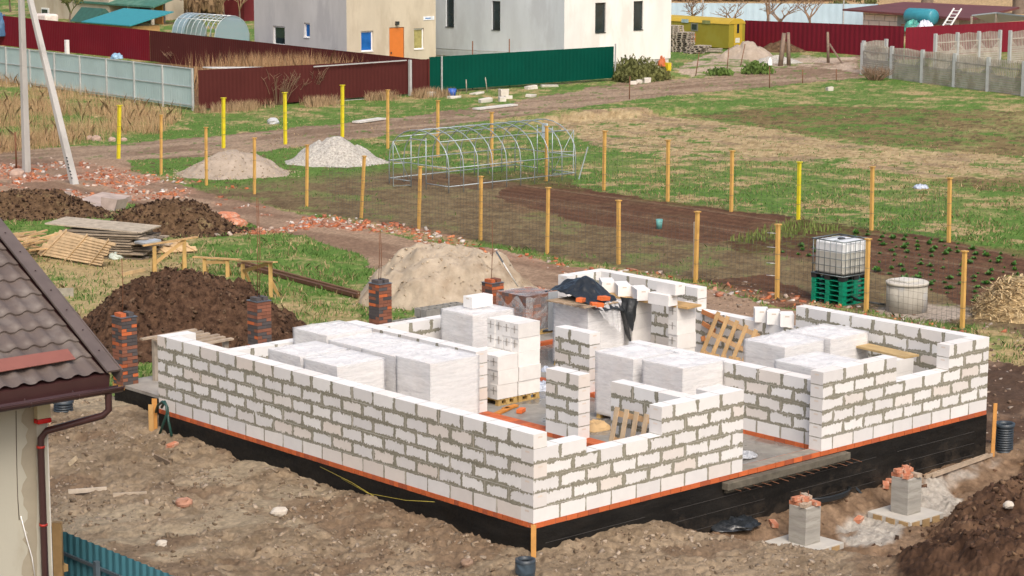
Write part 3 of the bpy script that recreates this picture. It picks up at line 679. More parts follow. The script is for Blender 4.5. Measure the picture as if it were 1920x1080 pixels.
wrapped(1.55,8.42,2.70,9.46,1.27,W+'nearest the far left end of the long wall')
wrapped(1.53,7.22,2.68,8.26,1.27,W+'just right of the leftmost pallet behind the long wall')
wrapped(3.02,9.50,4.20,10.62,1.34,W+'at the far end of the row along the inner wall')
wrapped(3.00,8.35,4.20,9.38,1.27,W+'third from the near end of the inner wall row')
wrapped(2.98,7.25,4.20,8.28,1.27,W+'second from the near end of the inner wall row')
wrapped(2.97,6.16,4.20,7.18,1.29,W+'at the near end of the inner wall row, fully shown')
wrapped(6.85,9.37,8.03,10.40,1.30,W+'behind the tall bare stack')
wrapped(6.28,3.95,7.43,4.98,1.27,W+'left of the pair standing before the porch wall')
wrapped(6.32,2.66,7.46,3.72,1.29,W+'right of the pair before the porch wall')
wrapped(9.32,2.70,10.52,3.78,1.29,W+'left of two in the right hand room')
wrapped(10.66,2.64,11.86,3.80,1.29,W+'right of two in the right hand room')
wrapped(8.30,.95,9.55,2.05,1.27,W+'close behind the front wall right of the porch')
wrapped(9.12,8.16,10.24,9.24,1.36,W+'under the black tarpaulin in the middle of the shell')
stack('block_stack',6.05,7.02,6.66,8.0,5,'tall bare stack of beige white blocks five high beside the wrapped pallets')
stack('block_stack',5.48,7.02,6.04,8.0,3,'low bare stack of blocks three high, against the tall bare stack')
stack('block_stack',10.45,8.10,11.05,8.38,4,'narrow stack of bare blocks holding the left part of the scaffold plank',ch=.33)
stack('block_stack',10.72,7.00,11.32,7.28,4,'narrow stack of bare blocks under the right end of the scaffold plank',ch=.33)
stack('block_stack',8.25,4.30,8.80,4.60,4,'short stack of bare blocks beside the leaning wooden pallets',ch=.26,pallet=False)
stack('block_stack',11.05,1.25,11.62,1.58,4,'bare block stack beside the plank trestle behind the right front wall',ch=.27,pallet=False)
f=MB(); f.cc=(1,.85,.6); f.beam((10.72,9.25,1.345),(11.0,6.75,1.345),.5,.045); tag(f.build('scaffold_plank',M_WOOD,loc=(10.9,8,1.34)),'wide scaffold plank resting on two block stacks, carrying loose blocks','plank')
zb=1.37
for i,(px,py,lb_) in enumerate(((1139,549,'white block on the scaffold plank, leftmost of the three set askew'),(1168,556,'white block on the scaffold plank, middle of the three set askew'),(1202,564,'white block on the scaffold plank, right of the three set askew'))):
    p=RZ(px,py,zb); place_block((p[0]+.2,p[1]+.22,zb),math.radians(52+i*3),lb_,'loose blocks on the scaffold')
p=RZ(1255,574,zb); place_block((p[0]+.05,p[1]+.25,zb),math.radians(93),'white block lying along the right end of the scaffold plank, lower of two','loose blocks on the scaffold')
place_block((p[0]+.16,p[1]+.12,zb+.252),math.radians(88),'white block lying on top of another at the right end of the scaffold plank','loose blocks on the scaffold')
for i,(y,lb_) in enumerate(((5.90,'upright block on the low right wall, leftmost of three'),(5.55,'upright block on the low right wall, middle of three, tilted'),(5.17,'upright block on the low right wall, rightmost of three'))):
    place_block((12.22,y,1.001),math.radians(46),lb_,'blocks set on the low wall',scale=(.62,1.,1.15))
place_block((7.6,10.05,1.315),math.radians(0),'single white block lying on the film wrapped pallet beside the clinker bricks')
place_block((8.95,4.75,-.08),math.radians(20),'loose white block on the floor left of the short stack')
# stack of cinder blocks beyond the back wall
M_CIN=mat('cinder_block',(.27,.26,.235),.9,var=.2,scale=8,bump=.5,bscale=35)
f=MB()
f.box(-.2,.2,-.1,-.07,0,.19); f.box(-.2,.2,.07,.1,0,.19)
for x in (-.2,-.015,.17): f.box(x,x+.03,-.0695,.0695,0,.19)
f.box(-.169,-.016,-.0695,.0695,0,.03); f.box(.016,.169,-.0695,.0695,0,.03)
CB=f.build('cinder_block',M_CIN,loc=(0,0,0))
p=RY(800,590,12.1); cz=p[2]
cinders=[(7.30,12.1,0),(7.30,12.33,0),(7.73,12.1,0),(7.73,12.33,0),(8.00,12.15,1),(8.00,12.38,1),(8.43,12.15,1),(8.43,12.38,1),(8.85,12.15,1),(8.85,12.38,1),(8.14,12.1,0),(8.55,12.1,0),(8.97,12.1,0)]
zc=[-.058+i*.195 for i in range(6)]
names=['first','second','third','fourth','fifth','sixth','seventh','eighth','ninth','tenth','eleventh','twelfth','thirteenth','fourteenth','fifteenth','sixteenth','seventeenth','eighteenth','nineteenth','twentieth']
top=round((cz-.0)/.195)
layers=max(2,min(5,top))
for L in range(layers):
    for (x,y,u) in [c for c in cinders if c[2]==0]:
        if y>12.2 and L<layers-1: continue
        o=CB if (L==0 and x==7.30 and y==12.1) else CB.copy()
        if o is not CB: COL.objects.link(o)
        o.location=(x,y,zc[L]); tag(o,'grey hollow cinder block in the stack behind the back wall','block','cinder blocks stacked behind the back wall')
for (x,y,u) in [c for c in cinders if c[2]==1]:
    o=CB.copy(); COL.objects.link(o); o.location=(x,y,zc[0]+layers*.195); tag(o,'grey hollow cinder block in the stack behind the back wall','block','cinder blocks stacked behind the back wall')
# pallet of clinker bricks
def clinkcol():
    r=random.random(); k=random.uniform(.8,1.15)
    c=(.50,.125,.04) if r<.17 else ((.085,.074,.074) if r<.56 else (.245,.095,.056)); return tuple(q*k for q in c)
t=thing('clinker_brick_pallet','pallet of mixed red and black clinker bricks in torn clear film behind the scaffold','pallet of bricks',(11.2,12.4,-.06))
wooden_pallet_part(t,10.72,11.9,11.72,12.9,-.06); f=MB()
for k in range(11):
    for i in range(4):
        for j in range(8):
            c=random.choice(((.20,.10,.075),(.13,.105,.105),(.26,.125,.085),(.17,.10,.085),(.33,.12,.06))); f.cc=c; x=10.73+i*.246; y=11.91+j*.123; o=random.uniform(-.005,.005)
            f.box(x+.002+o,x+.242+o,y+.002+o,y+.12+o,.066+k*.076,.066+k*.076+.073)
f.build('bricks',M_BRK,t)
f=MB(); f.sheet(lambda u,v:(10.70+1.045*u,11.884,.03+.84*v+.03*math.sin(u*19)*v),20,8); f.sheet(lambda u,v:(10.702-.01*math.sin(v*11),11.88+1.05*u,.03+(.60+.25*math.sin(u*5)**2)*v),20,8); f.sheet(lambda u,v:(10.70+1.04*u,11.88+1.04*v,.912+.012*math.sin(u*17)*math.sin(v*13)),16,16)
M_CLR=bpy.data.materials.new('clear_film'); s=NT(M_CLR); v=s.obj(); n=s.noise(v,3,5,.7,1.); s.out((.75,.78,.8),.18,0,n,1.,.04,alpha=s.ramp(n,.38,(.08,.08,.08),.7,(.48,.48,.48)))
f.build('film',M_CLR,t)
f=MB(); f.box(11.42,11.745,11.872,11.884,.0,.93); f.build('film_flap',mat('grey_film',(.42,.45,.48),.3,var=.2),t)
# black tarpaulin, board deck and bricks on the wrapped pallet
f=MB()
for i in range(6): f.cc=(.95,.8,.65); y=8.0+i*.21; f.box(8.85,9.9,y,y+.16,1.395,1.42)
for yy in (8.1,9.1): f.box(8.9,9.0,yy,yy+.1,1.375,1.394)
f.box(8.95,9.05,7.98,9.2,1.372,1.394) if 0 else None
tag(f.build('wooden_deck',M_GWOOD,loc=(9.4,8.6,1.38)),'splintery pallet deck lying under the black tarpaulin','pallet')
M_TARP=mat('black_tarpaulin',(.022,.026,.03),.28,var=.4,scale=4,bump=.8,bscale=7,bdist=.03,spec=.6)
f=MB()
def tarp(u,v):
    x=9.12+1.22*u; y=9.55-1.62*v; r=fbm(np.array(u*3.+3),np.array(v*3.+1),1.6,3,71)
    q2=((u-.46-.12*(v-.4))/.44)**2+((v-.36)/.40)**2; hill=.40/(1+q2**1.6*1.6)*(1+.25*(float(r)-.5))
    rd=abs(2*float(fbm(np.array(u*2+v*4),np.array(v*2-u*2.),1.5,2,72))-1)
    z=1.40+hill+.09*(float(r)-.5)+.16*(.5-rd)*(.3+hill)
    if u>.72: q=(u-.72)/.28; z-=q**1.4*.75*(.35+.65*v); x-=q*.13*(1-v*.4)
    if v>.82: z-=(v-.82)*1.2*(.4+u)
    return (x,y,z)
f.sheet(tarp,56,48)
TP=f.build('tarpaulin',M_TARP,loc=(9.7,8.6,1.43)); tag(TP,'crumpled black tarpaulin heaped over the middle wrapped pallet','tarpaulin')
sm=TP.modifiers.new('thick','SOLIDIFY'); sm.thickness=.006
f=MB()
def tail(u,v):
    x=9.95+.60*u*(1-.55*v)+.12*v+.03*math.sin(v*7+u*3); y=8.02-.10*math.sin(u*3.1)-.05*math.sin(u*13)*(1-v*.5); z=1.52-v*(.40+.75*u*(1.3-u))-.12*u
    return (x,y,z)
f.sheet(tail,16,20); TL=f.build('hanging_tail',M_TARP,TP)
f=MB()
def wf(u,v):
    x=9.15+.75*u+.25*v*(1-u); y=8.04+.02*math.sin(u*22)-.12*math.sin(min(1,v*1.6)*1.57); z=1.44-v*(.35+.35*u)
    return (x,y,z+.03*math.sin(u*13))
f.sheet(wf,30,16); tag(f.build('white_film_sheet',M_FILM,loc=(9.4,8,1.4)),'torn white film hanging down below the black tarpaulin','film sheet')
M_OBR=mat('orange_brick',(.68,.15,.035),.7,var=.12,scale=8,bump=.4,bscale=30)
def one_brick(loc,rot,label,group=None,holes=True,m=None,scale=1):
    f=MB(); f.obox((0,0,0),(.25*scale,.12*scale,.075*scale)); o=f.build('brick',m or M_OBR,loc=(0,0,0),bevel=.004); o.location=loc; o.rotation_euler=rot; return tag(o,label,'brick',group)
for px,py,z,rz,l in ((1083,561,1.60,.5,'bright orange brick weighing down the tarpaulin, left of three'),(1126,558,1.66,.1,'bright orange brick weighing down the tarpaulin, upper right of three'),(1113,570,1.52,-.3,'bright orange ribbed brick at the front of the tarpaulin, lowest of three')):
    p=RY(px,py,8.15); one_brick((p[0],p[1]-.1,p[2]+.0),(.1,.1,rz),l,scale=1.15)
# leaning wooden pallets inside

def rel(t,fs):  # build parts given in local coordinates under an Empty
    for nm,f,m in fs:
        k=ORG[t.name]; f.v=[(a+k[0],b+k[1],c+k[2]) for a,b,c in f.v]; f.build(nm,m,t)
def lean_pallet(base,rz,tilt,label,w=1.0,h=1.05,roll=0,col=(1.15,1.15,1.25),n=5):
    t=thing('wooden_pallet',label,'pallet',base,'loose wooden pallets in the shell'); fs=[]
    for i in range(n):
        f=MB(); x=-w/2+.08+i*(w-.16)/(n-1); k=random.uniform(.85,1.1); f.cc=tuple(c*k for c in col); f.box(x-.05,x+.05,-.012,.012,0,h); fs.append(('slat',f,M_WOOD))
    for z in (.04,h*.5-.04,h-.16):
        f=MB(); f.cc=(.95,.8,.68); f.box(-w/2,w/2,.0125,.035,z,z+.1)
        for x in (-w/2,-.05,w/2-.1): f.box(x,x+.1,.0355,.1,z,z+.1)
        fs.append(('bearer',f,M_WOOD))
    rel(t,fs); t.rotation_euler=(tilt,roll,rz); return t
# against the partition near the front: faces -x
lean_pallet((3.42,1.28,-.08),math.radians(-90),math.radians(-13),'pale wooden pallet leaning on the inner wall behind the front window gap',w=1.15,h=1.2)
lean_pallet((11.62,6.55,-.0),math.radians(-90),math.radians(-18),'wooden pallet leaning askew against the low right wall',w=1.3,h=1.05,roll=math.radians(12),col=(1.1,.95,.75))
lean_pallet((8.78,3.95,.15),math.radians(-82),math.radians(-10),'small wooden pallet propped beside the short block stack',w=.85,h=.85,col=(1.15,.95,.7))
for i,(z,dx) in enumerate(((.98,0),(.72,.1),(.42,.0))):
    f=MB(); f.cc=(1.0,.55,.36); f.beam((12.04,7.5-i*.02,z+.03),(12.06,6.75+.35*i,z-.12+.02*i),.03,.10); tag(f.build('board',M_WOOD,loc=(12.05,7,z)),('reddish board fixed to the right wall, highest of three','reddish board on the right wall, middle of three','reddish board on the right wall, lowest of three')[i],'board')
# plank trestle behind the right front wall
t=thing('trestle','low plank trestle behind the right front wall, beside a bare block stack','trestle',(11.5,2.4,-.08))
f=MB(); f.cc=(.95,.9,.7); f.beam((11.72,3.0,1.02),(11.55,1.25,1.02),.42,.04); f.build('plank',M_WOOD,t)
for y in (1.7,2.75):
    f=MB(); f.beam((11.5,y,-.08),(11.5,y,.995),.07,.05); f.build('leg',M_WOOD,t)
    f=MB(); f.beam((11.8,y,-.08),(11.8,y,.995),.07,.05); f.build('leg',M_WOOD,t)
# small things on the floor
one_brick((*RZ(977,770,-.04)[:2],-.035),(0,0,.5),'single orange brick standing on the wet floor left of the front pier')
for i,(a,b,l) in enumerate((((930,776),(955,765),'short ochre board on the floor by the inner wall end'),((945,767),(968,760),'second ochre offcut lying just behind the short board'))):
    p=RZ(*a,-.05);q=RZ(*b,-.05); f=MB(); f.cc=(1,.8,.5); f.beam(p,q,.12,.04); tag(f.build('board_offcut',M_OCH,loc=p),l,'board')
def crumple(name,c,r,h,m,label,cat,seed=1,n=14):
    f=MB()
    def fn(u,v):
        a=u*2*math.pi; q=math.sin(v*math.pi/2); k=.7+.6*float(fbm(np.array(3*math.cos(a)+seed*7.),np.array(3*math.sin(a)+v*4.),1.3,3,seed))
        z=h*math.cos(v*math.pi/2)*(.5+float(fbm(np.array(math.cos(a)*q*3+seed),np.array(math.sin(a)*q*3.),2.,2,seed+1)))
        return (c[0]+math.cos(a)*r*q*k,c[1]+math.sin(a)*r*q*k*.8,c[2]+max(0,z))
    f.sheet(fn,n*2,n); return tag(f.build(name,m,loc=c),label,cat)
M_BAG=mat('pale_blue_bag',(.50,.56,.68),.35,var=.35,scale=9,bump=.7,bscale=9,bdist=.03)
p=RZ(1021,730,-.08); crumple('plastic_bag',p,.22,.16,M_BAG,'crumpled pale blue plastic bag on the floor behind the front pier','bag')
p=RZ(1024,696,-.08); crumple('plastic_scrap',p,.12,.1,M_BAG,'small scrap of bluish film on the floor beside the tall pallet','film scrap',3)
p=RZ(1105,806,-.08); crumple('cement_sack',(p[0]+.15,p[1],-.08),.33,.14,mat('tan_sack',(.50,.34,.17),.7,bump=.5,bscale=10),'tan cement sack slumped at the foot of the front pier','sack',5)
p=RZ(1395,856,-.08); crumple('steel_wire_bundle',p,.28,.09,mat('silver_wire',(.45,.47,.5),.35,var=.6,scale=25,bump=.9,bscale=22),'silvery crumpled film and wire on the porch floor','wire',6)
f=MB()
for i in range(8):
    a=4.62+random.uniform(-.1,.1); y=4.7+i*.2; f.cc=(.7,.35,.3); f.tube([(a-.1,y,.01),(a+.05,y+.1,.02),(a+.12,y+.3,.012)],.012,5)
# ---------------------------------------------------------------- clinker pillars on the terrace
def pillar(x,y,h,label,rods,rodh):
    t=thing('brick_pillar',label,'pillar',(x,y,-.06),'clinker pillars along the terrace'); f=MB(); s_=.38; n=int(round(h/.076))
    for k in range(n):
        z=-.06+k*.076
        for side in range(4):
            # each side: a stretcher and a header, swapping every course; built as pinwheel
            a=(.25 if (k+side)%2==0 else .125); u=-s_/2
            segs=((u,u+a),(u+a,u+a+(.13 if a>.2 else .255)-0)) 
            for (p,q) in segs:
                q=min(q,s_/2-.0); 
                if q-p<.03: continue
                f.cc=clinkcol(); A,B=p+.003,q-.003; T0,T1=-s_/2,-s_/2+.11; o=random.uniform(-.003,.002)
                P=[(A,T0+o),(B,T0+o),(B,T1),(A,T1)]; c,sn=((1,0),(0,1),(-1,0),(0,-1))[side]
                R=[(x+px*c-py*sn,y+px*sn+py*c) for px,py in P]
                f.hexa([(r[0],r[1],z+.003) for r in R]+[(r[0],r[1],z+.071) for r in R])
    f.build('shaft',M_BRK,t)
    f=MB(); f.box(x-.178,x+.178,y-.178,y+.178,-.055,-.06+n*.076-.004); f.build('mortar_core',mat('dark_mortar',(.06,.055,.05),.9),t)
    zt=-.06+n*.076; 
    f=MB(); f.box(x-.205,x+.205,y-.205,y+.205,zt,zt+.012); f.build('cap_sheet',mat('cap_blue_grey',(.16,.19,.23),.35,metal=.4),t)
    for dx,c in ((-.09,(.35,.10,.06)),(.10,(.09,.08,.085))):
        f=MB(); f.cc=clinkcol(); f.box(x+dx-.07,x+dx+.06,y-.13,y+.12,zt+.013,zt+.09); f.build('loose_brick',M_BRK,t)
    for i in range(rods):
        f=MB(); dx=(i-.5)*.06; f.tube([(x+dx,y+.02,zt),(x+dx+.02,y+.0,zt+rodh*.5),(x+dx*.6,y,zt+rodh)],.008,6); f.build('reinforcing_rod',M_RUST,t)
pillar(.93,13.80,1.44,'clinker brick pillar at the outer left corner of the terrace',1,1.25)
pillar(4.42,13.80,1.40,'clinker brick pillar before the big dark soil mound, second from the left',2,2.3)
pillar(7.86,13.80,1.36,'clinker brick pillar before the grass, left of the sand pile',2,1.25)
pillar(11.36,13.80,1.02,'clinker brick pillar in front of the sand pile, rightmost of the four',1,1.5)
# slatted bench of boards at the left end of the long wall
t=thing('board_table','rough table of parallel boards on a post at the left end of the long wall','table',(2.1,13.3,-.06))
for i in range(6):
    f=MB(); k=random.uniform(.8,1.1); f.cc=(k*1.1,k,k*.9); y=12.35+i*.27; f.beam((1.35+random.uniform(-.1,.1),y,.86),(2.75+random.uniform(-.1,.1),y+.05,.88),.11,.04); f.build('board',M_GWOOD,t)
for x,y in ((1.55,13.6),(1.55,12.5),(2.6,13.6),(2.6,12.5)):
    f=MB(); f.beam((x,y,-.06),(x,y,.835),.1,.1,up=(1,0,0)); f.build('leg',M_GWOOD,t)
# timber nosing on terrace corner
f=MB(); a=RX(213,722,.77); b=RX(233,731,.77); f.beam((.765,a[1],-.1),(.765,b[1],-.1),.03,.12); tag(f.build('edge_board',M_OCH,loc=(.77,13.7,-.1)),'short ochre board on the outer corner of the terrace edge','board')
# ---------------------------------------------------------------- concrete posts in front
def cpost(x,y,label,zt=-.44,zb=-1.12,s_=.40,seed=1):
    t=thing('concrete_pier',label,'pier',(x,y,zb),'concrete piers before the porch')
    f=MB(); f.box(x-s_/2,x+s_/2,y-s_/2,y+s_/2,zb,zt); f.build('shaft',M_CONC,t,bevel=.01)
    f=MB(); f.box(x-.5,x+.5,y-.5,y+.5,zb-.12,zb); f.build('footing',mat('pale_concrete',(.46,.44,.40),.9,var=.15,scale=2,bump=.3,bscale=18),t,bevel=.015)
    f=MB(); f.cc=(.75,.68,.55)
    for i in range(3): f.box(x-.52,x-.50,y-.45+i*.3,y-.25+i*.3,zb-.26,zb-.02); f.box(x-.45+i*.3,x-.25+i*.3,y-.525,y-.505,zb-.26,zb-.02)
    f.build('formwork_board',M_WOOD,t)
    for dx,dy in ((-.08,.05),(.08,.0)):
        f=MB(); f.tube([(x+dx,y+dy,zt-.05),(x+dx,y+dy,zt+.24)],.006,6); f.build('reinforcing_rod',M_RUST,t)
    r=random.Random(seed); spots=[(-.1,-.1,0,.2),(.1,-.12,0,1.4),(-.12,.1,0,1.7),(.11,.1,0,.3),(0,-.02,1,.6),(.12,.08,1,1.2),(-.1,.08,1,-.2)]
    for i,(dx,dy,l,a) in enumerate(spots):
        m=M_OBR2 if r.random()<.8 else M_TBR
        one_brick((x+dx,y+dy,zt+.04+l*.076),(r.uniform(-.05,.05),r.uniform(-.05,.05),a),('old brick piled loose on the ' + label.split(',')[0]),'loose bricks on '+label.split(',')[0],m=m,scale=.96)
M_OBR2=mat('old_brick',(.52,.20,.11),.85,var=.3,scale=9,dirt=(.45,.36,.28),dscale=7,bump=.5,bscale=25)
M_TBR=mat('mortary_brick',(.42,.33,.25),.9,var=.3,scale=9,bump=.5,bscale=25)
cpost(5.47,-1.17,'nearer concrete pier, standing on a pale footing before the porch',seed=2)
cpost(8.38,-1.15,'farther concrete pier, right of the nearer one before the black foundation',seed=5)
def gpt(px,py): return G(px,py)
for px,py,a,l in ((1731,777*1.17,.4,None),(1610,971,.3,'loose orange brick on the sand between the two concrete piers'),(1450,1002,1.0,'broken orange brick below the foundation, left of the nearer pier'),(1660,930,.7,'broken orange brick lying near the farther pier'),(1672,928,1.9,'small orange brick end leaning by the farther pier'),(1594,1048,.2,'orange brick half sunk at the foot of the dark heap'),(323,837,.2,'orange brick piece near the left stake in the foreground soil')):
    if l is None: continue
    p=gpt(px,py); one_brick((p[0],p[1],p[2]+.04),(.1,-.1,a),l,m=M_OBR2)
# ribbed drain pipes
M_PIPE=mat('ribbed_pipe',(.035,.048,.062),.45,var=.3,scale=6)
def ribbed(x,y,zb,h,r,label,collar=False):
    t=thing('drain_pipe',label,'pipe',(x,y,zb)); f=MB(); prof=[]; n=int(h/.05)
    for k in range(n): z=k*.05; prof+= [(r,z),(r,z+.024),(r*.9,z+.03),(r*.9,z+.044)]
    f.lathe((x,y,zb),prof,28,cap=False); f.build('ribs',M_PIPE,t)
    f=MB(); f.lathe((x,y,zb),[(r*.85,0),(r*.85,h-.12)],24); f.build('inside',mat('pipe_inside',(.01,.012,.014),.8),t)
    f=MB(); f.lathe((x,y,zb+h-.02),[(r*1.1,0),(r*1.12,.06),(r*.86,.06),(r*.85,0)],28,cap=False); f.build('rim',M_PIPE,t)
    if collar:
        f=MB()
        def fn(u,v):
            a=u*6.283; q=r*(1.03+.16*float(fbm(np.array(math.cos(a)*2+4),np.array(math.sin(a)*2+v*3),1.5,2,5))*(1 if v<.8 else .2)); return (x+math.cos(a)*q,y+math.sin(a)*q,zb+h-.02-v*.22)
        f.sheet(fn,40,10); f.build('bag_collar',mat('dark_film',(.05,.075,.1),.3,bump=.6,bscale=9),t)
    return t
p=RZ(985,1040,-.35); q=G(985,1078); ribbed(q[0],q[1],-1.0,.80,.145,'ribbed blue black drain pipe with film collar at the near house corner',True)
q=G(1882,845); ribbed(q[0],q[1],q[2]-.05,.55,.185,'ribbed blue black drain pipe at the far right corner of the foundation')
q=G(119,774); ribbed(q[0],q[1],q[2]-.1,.34,.20,'ribbed blue black drain pipe stub showing below the gutter at left')
# stakes and boards
def stake(a,b,w,h,label,m=None,cc=(1,.8,.5),name='wooden_stake',cat='stake'):
    f=MB(); f.cc=cc; f.beam(a,b,w,h,up=(.67,.74,0)); return tag(f.build(name,m or M_WOOD,loc=a),label,cat)
q=G(1016,1073); a=RZ(1017,976,0); 
stake((-.11,-.13,-1.0),(-.11,-.13,.03),.085,.035,'ochre board stake standing at the near corner of the black foundation',M_OCH,(1,1.05,1.1))
stake((12.50,-.12,-1.0),(12.53,-.12,.14),.075,.04,'ochre board stake at the far right corner of the foundation',M_OCH,(1,1,1))
q=RX(291,812,-.12); z=RX(291,748,-.12)[2]; stake((-.12,q[1],-.8),(-.12,q[1],z),.10,.03,'taller ochre board stake at the left end of the long wall',M_OCH,(1,1,1))
q=RX(284,808,-.2); z=RX(284,759,-.2)[2]; stake((-.2,q[1],-.8),(-.2,q[1],z),.10,.03,'shorter pale board beside the taller stake at the left wall end')
# green hose looping at left corner
f=MB(); HP=lambda *a:[RX(px,py,-.15-.02*i) for i,(px,py) in enumerate(a)]
f.tube(HP((292,773),(296,760),(305,753),(312,760),(313,775),(306,795),(296,825)),.028,8)
f.tube(HP((303,764),(309,753),(314,765),(316,790),(322,818)),.028,8); tag(f.build('garden_hose',mat('dark_green_hose',(.015,.06,.05),.4),loc=(-.3,10.7,-.5)),'dark green hose looped over the left end of the foundation','hose')
f=MB(); pts=[RX(640,897,-.06),RX(690,925,-.12),RX(760,938,-.15),RX(815,941,-.1)]; f.tube(pts,.005,5); f.tube([RX(600,875,-.03),RX(660,905,-.1),RX(700,930,-.35)],.006,5); tag(f.build('string_line',mat('yellow_cord',(.4,.33,.05),.6),loc=pts[0]),'thin yellow cord sagging along the black foundation','cord')
# black hose coil and bar by the front trench
f=MB(); c=G(1545,935)
for k in range(3): f.tube([(c[0]+.62*math.cos(a/14*6.283)*(1+.04*k),c[1]+.30*math.sin(a/14*6.283),c[2]+.06+.03*k) for a in range(15)],.03,8,cap=False)
tag(f.build('hose_coil',mat('black_hose',(.015,.018,.02),.35),loc=c),'coil of black hose on the trench floor under the corbel','hose')
a=G(1615,943); stake(a+np.array([0,0,-.02]),RY(1602,911,a[1]+.1),.035,.035,'dark steel bar leaning in the trench near the farther pier',M_PIPE,(1,1,1),'steel_bar','bar')
a=G(1735,905); b=G(1850,866); 
for i,o in enumerate((0,.16)): stake((a[0]+o,a[1]-o*.3,a[2]+.06),(b[0]+o*.4,b[1]-.02-o*.4,b[2]+.07),.07,.02,('long pale plank lying beside the right end of the foundation','second plank just under the long one at the right end of the foundation')[i],M_GWOOD,(1.1,1.0,.9),'plank','plank')
# film and lime scraps
q=G(1380,997); crumple('black_film',(q[0],q[1]+.1,q[2]),.5,.14,M_TARP,'crumpled black film in the trench beside the light soil bank','film',8)
# white pebbles and blocks scattered in front soil
M_PALE=mat('pale_stone',(.55,.50,.43),.9,var=.2,scale=6,bump=.5,bscale=15)
def stone(px,py,r,label,m=None,name='stone',cat='stone',flat=.7,seed=1):
    p=G(px,py); f=MB(); rn=random.Random(seed); o=rn.random()*9
    def fn(u,v):
        a=u*2*math.pi; b=(v-.5)*math.pi; k=r*(.75+.5*float(fbm(np.array(math.cos(a)*math.cos(b)*1.2+o),np.array(math.sin(a)*math.cos(b)*1.2+math.sin(b)*2+o),1.5,2,3)))
        return (p[0]+k*math.cos(a)*math.cos(b),p[1]+k*.8*math.sin(a)*math.cos(b),p[2]+r*.25+k*flat*math.sin(b))
    f.sheet(fn,12,8,sm=False); return tag(f.build(name,m or M_PALE,loc=p),label,cat)
stone(524,967,.16,'pale flat block fragment half buried in the middle of the foreground soil',flat=.5)
stone(345,945,.15,'reddish brown lump in the foreground soil, below the white boards',mat('clay_lump',(.42,.22,.15),.9),seed=3)
stone(875,1062,.11,'rounded brown stone near the bottom edge by the ribbed pipe',mat('brown_stone',(.25,.17,.12),.9),seed=4)
stone(303,1022,.1,'rounded grey stone just above the blue sheet fence',seed=5)
stone(1890,961,.11,'pale grey stone on the dark heap at right',seed=6); stone(1743,1051,.09,'small white scrap on the dark heap at lower right',mat('white_scrap',(.8,.8,.8),.6),flat=.3,seed=7)
stone(278,777,.12,'pale tan stone beside the terrace foundation at left',seed=8)
for (a,b,l,c) in (((128,925),(200,919),'weathered white board lying flat in the foreground soil, left of two',(1.3,1.3,1.3)),((212,932),(275,927),'grey white board lying flat in the foreground soil, right of two',(1.1,1.05,1)),((130,875),(144,861),'short pale stick in the foreground soil near the house corner',(1.2,1.1,.9)),((760-470,858+0),(330-10,873),'thin brown stick in the foreground soil',(.6,.5,.4))):
    p=G(*a);q=G(*b); p[2]+=.03;q[2]+=.03; stake(p,q,.08,.03,l,M_GWOOD,c,'board','board')
# ================================================================ mounds
MDATA=[]
def mound(name,cx,cy,rx,ry,h,rot,m,label,cat,seed=1,rough=.12,pw=1.,n=110,ridge=None,clod=3.):
    base=-1.0; f=MB(); k=n; V=[];F=[]
    u=np.linspace(-1.15,1.15,k); U,Vv=np.meshgrid(u,u); c,s_=math.cos(rot),math.sin(rot)
    X=cx+U*rx*c-Vv*ry*s_; Y=cy+U*rx*s_+Vv*ry*c
    r=np.sqrt(U**2+Vv**2)*(1+.35*(fbm(X+seed*7,Y,1.1/max(.4,min(rx,ry)/2),3,seed+80)-.5)*2*.5)
    c0=np.clip(1-r,0,1); prof=c0**(pw*1.25)*(.55+.45*sst(0,.45,c0)); gul=1-np.abs(2*fbm(X-seed,Y+seed,.9,3,seed+84)-1); prof=prof*(1-.16*sst(.6,1,gul))
    if ridge is not None: t_=prof*ridge; prof=np.where(t_>.8,.8+.2*(1-np.exp(-(t_-.8)/.2)),t_)
    rid=1-np.abs(2*fbm(X+seed,Y,clod,4,seed+81,.6)-1)
    Z=-.93+h*prof*(1+.25*(fbm(X,Y+seed*3,.9,3,seed+82)-.5))+1.5*rough*(rid-.75)*np.clip(prof*5,0,1)+rough*1.2*(fbm(X,Y,clod*3,3,seed+83)-.5)*np.clip(prof*5,0,1)
    Z=np.where(r>1,-1.15,Z); Vt=np.stack([X.ravel()-cx,Y.ravel()-cy,Z.ravel()+.9],1); ix=np.arange(k*k).reshape(k,k)
    q=np.stack([ix[:-1,:-1],ix[:-1,1:],ix[1:,1:],ix[1:,:-1]],-1).reshape(-1,4)
    inside=(r<1.08).ravel()[q].any(1); me=fastmesh(name,Vt,q[inside]); me.polygons.foreach_set('use_smooth',np.ones(len(me.polygons),bool)); me.materials.append(m)
    o=bpy.data.objects.new(name,me); COL.objects.link(o); o.location=(cx,cy,-.9); ORG[o.name]=Vector((cx,cy,-.9)); MDATA.append((name,X.ravel(),Y.ravel(),Z.ravel(),r.ravel())); return tag(o,label,cat)
def soilmat(name,c0,c1,c2=None,sc=3.,bs=12,bstr=.8,p2=.6):
    m=bpy.data.materials.new(name); s=NT(m); v=s.obj(); n=s.noise(v,sc,6,.7); c=s.ramp(n,.34,c0,.66,c1)
    if c2: c=s.mix(s.math('MULTIPLY',s.math('MINIMUM',s.math('MAXIMUM',s.math('MULTIPLY',s.math('SUBTRACT',s.noise(v,sc*.35,4,.6),p2),9),0),1),.8),c,c2)
    s.out(c,.95,0,s.noise(v,bs,5,.7),bstr,.04,spec=.12); return m
M_DARK=soilmat('dark_topsoil',(.028,.015,.010),(.125,.072,.045),(.19,.13,.085),5.5,bs=16,bstr=1.,p2=.62)
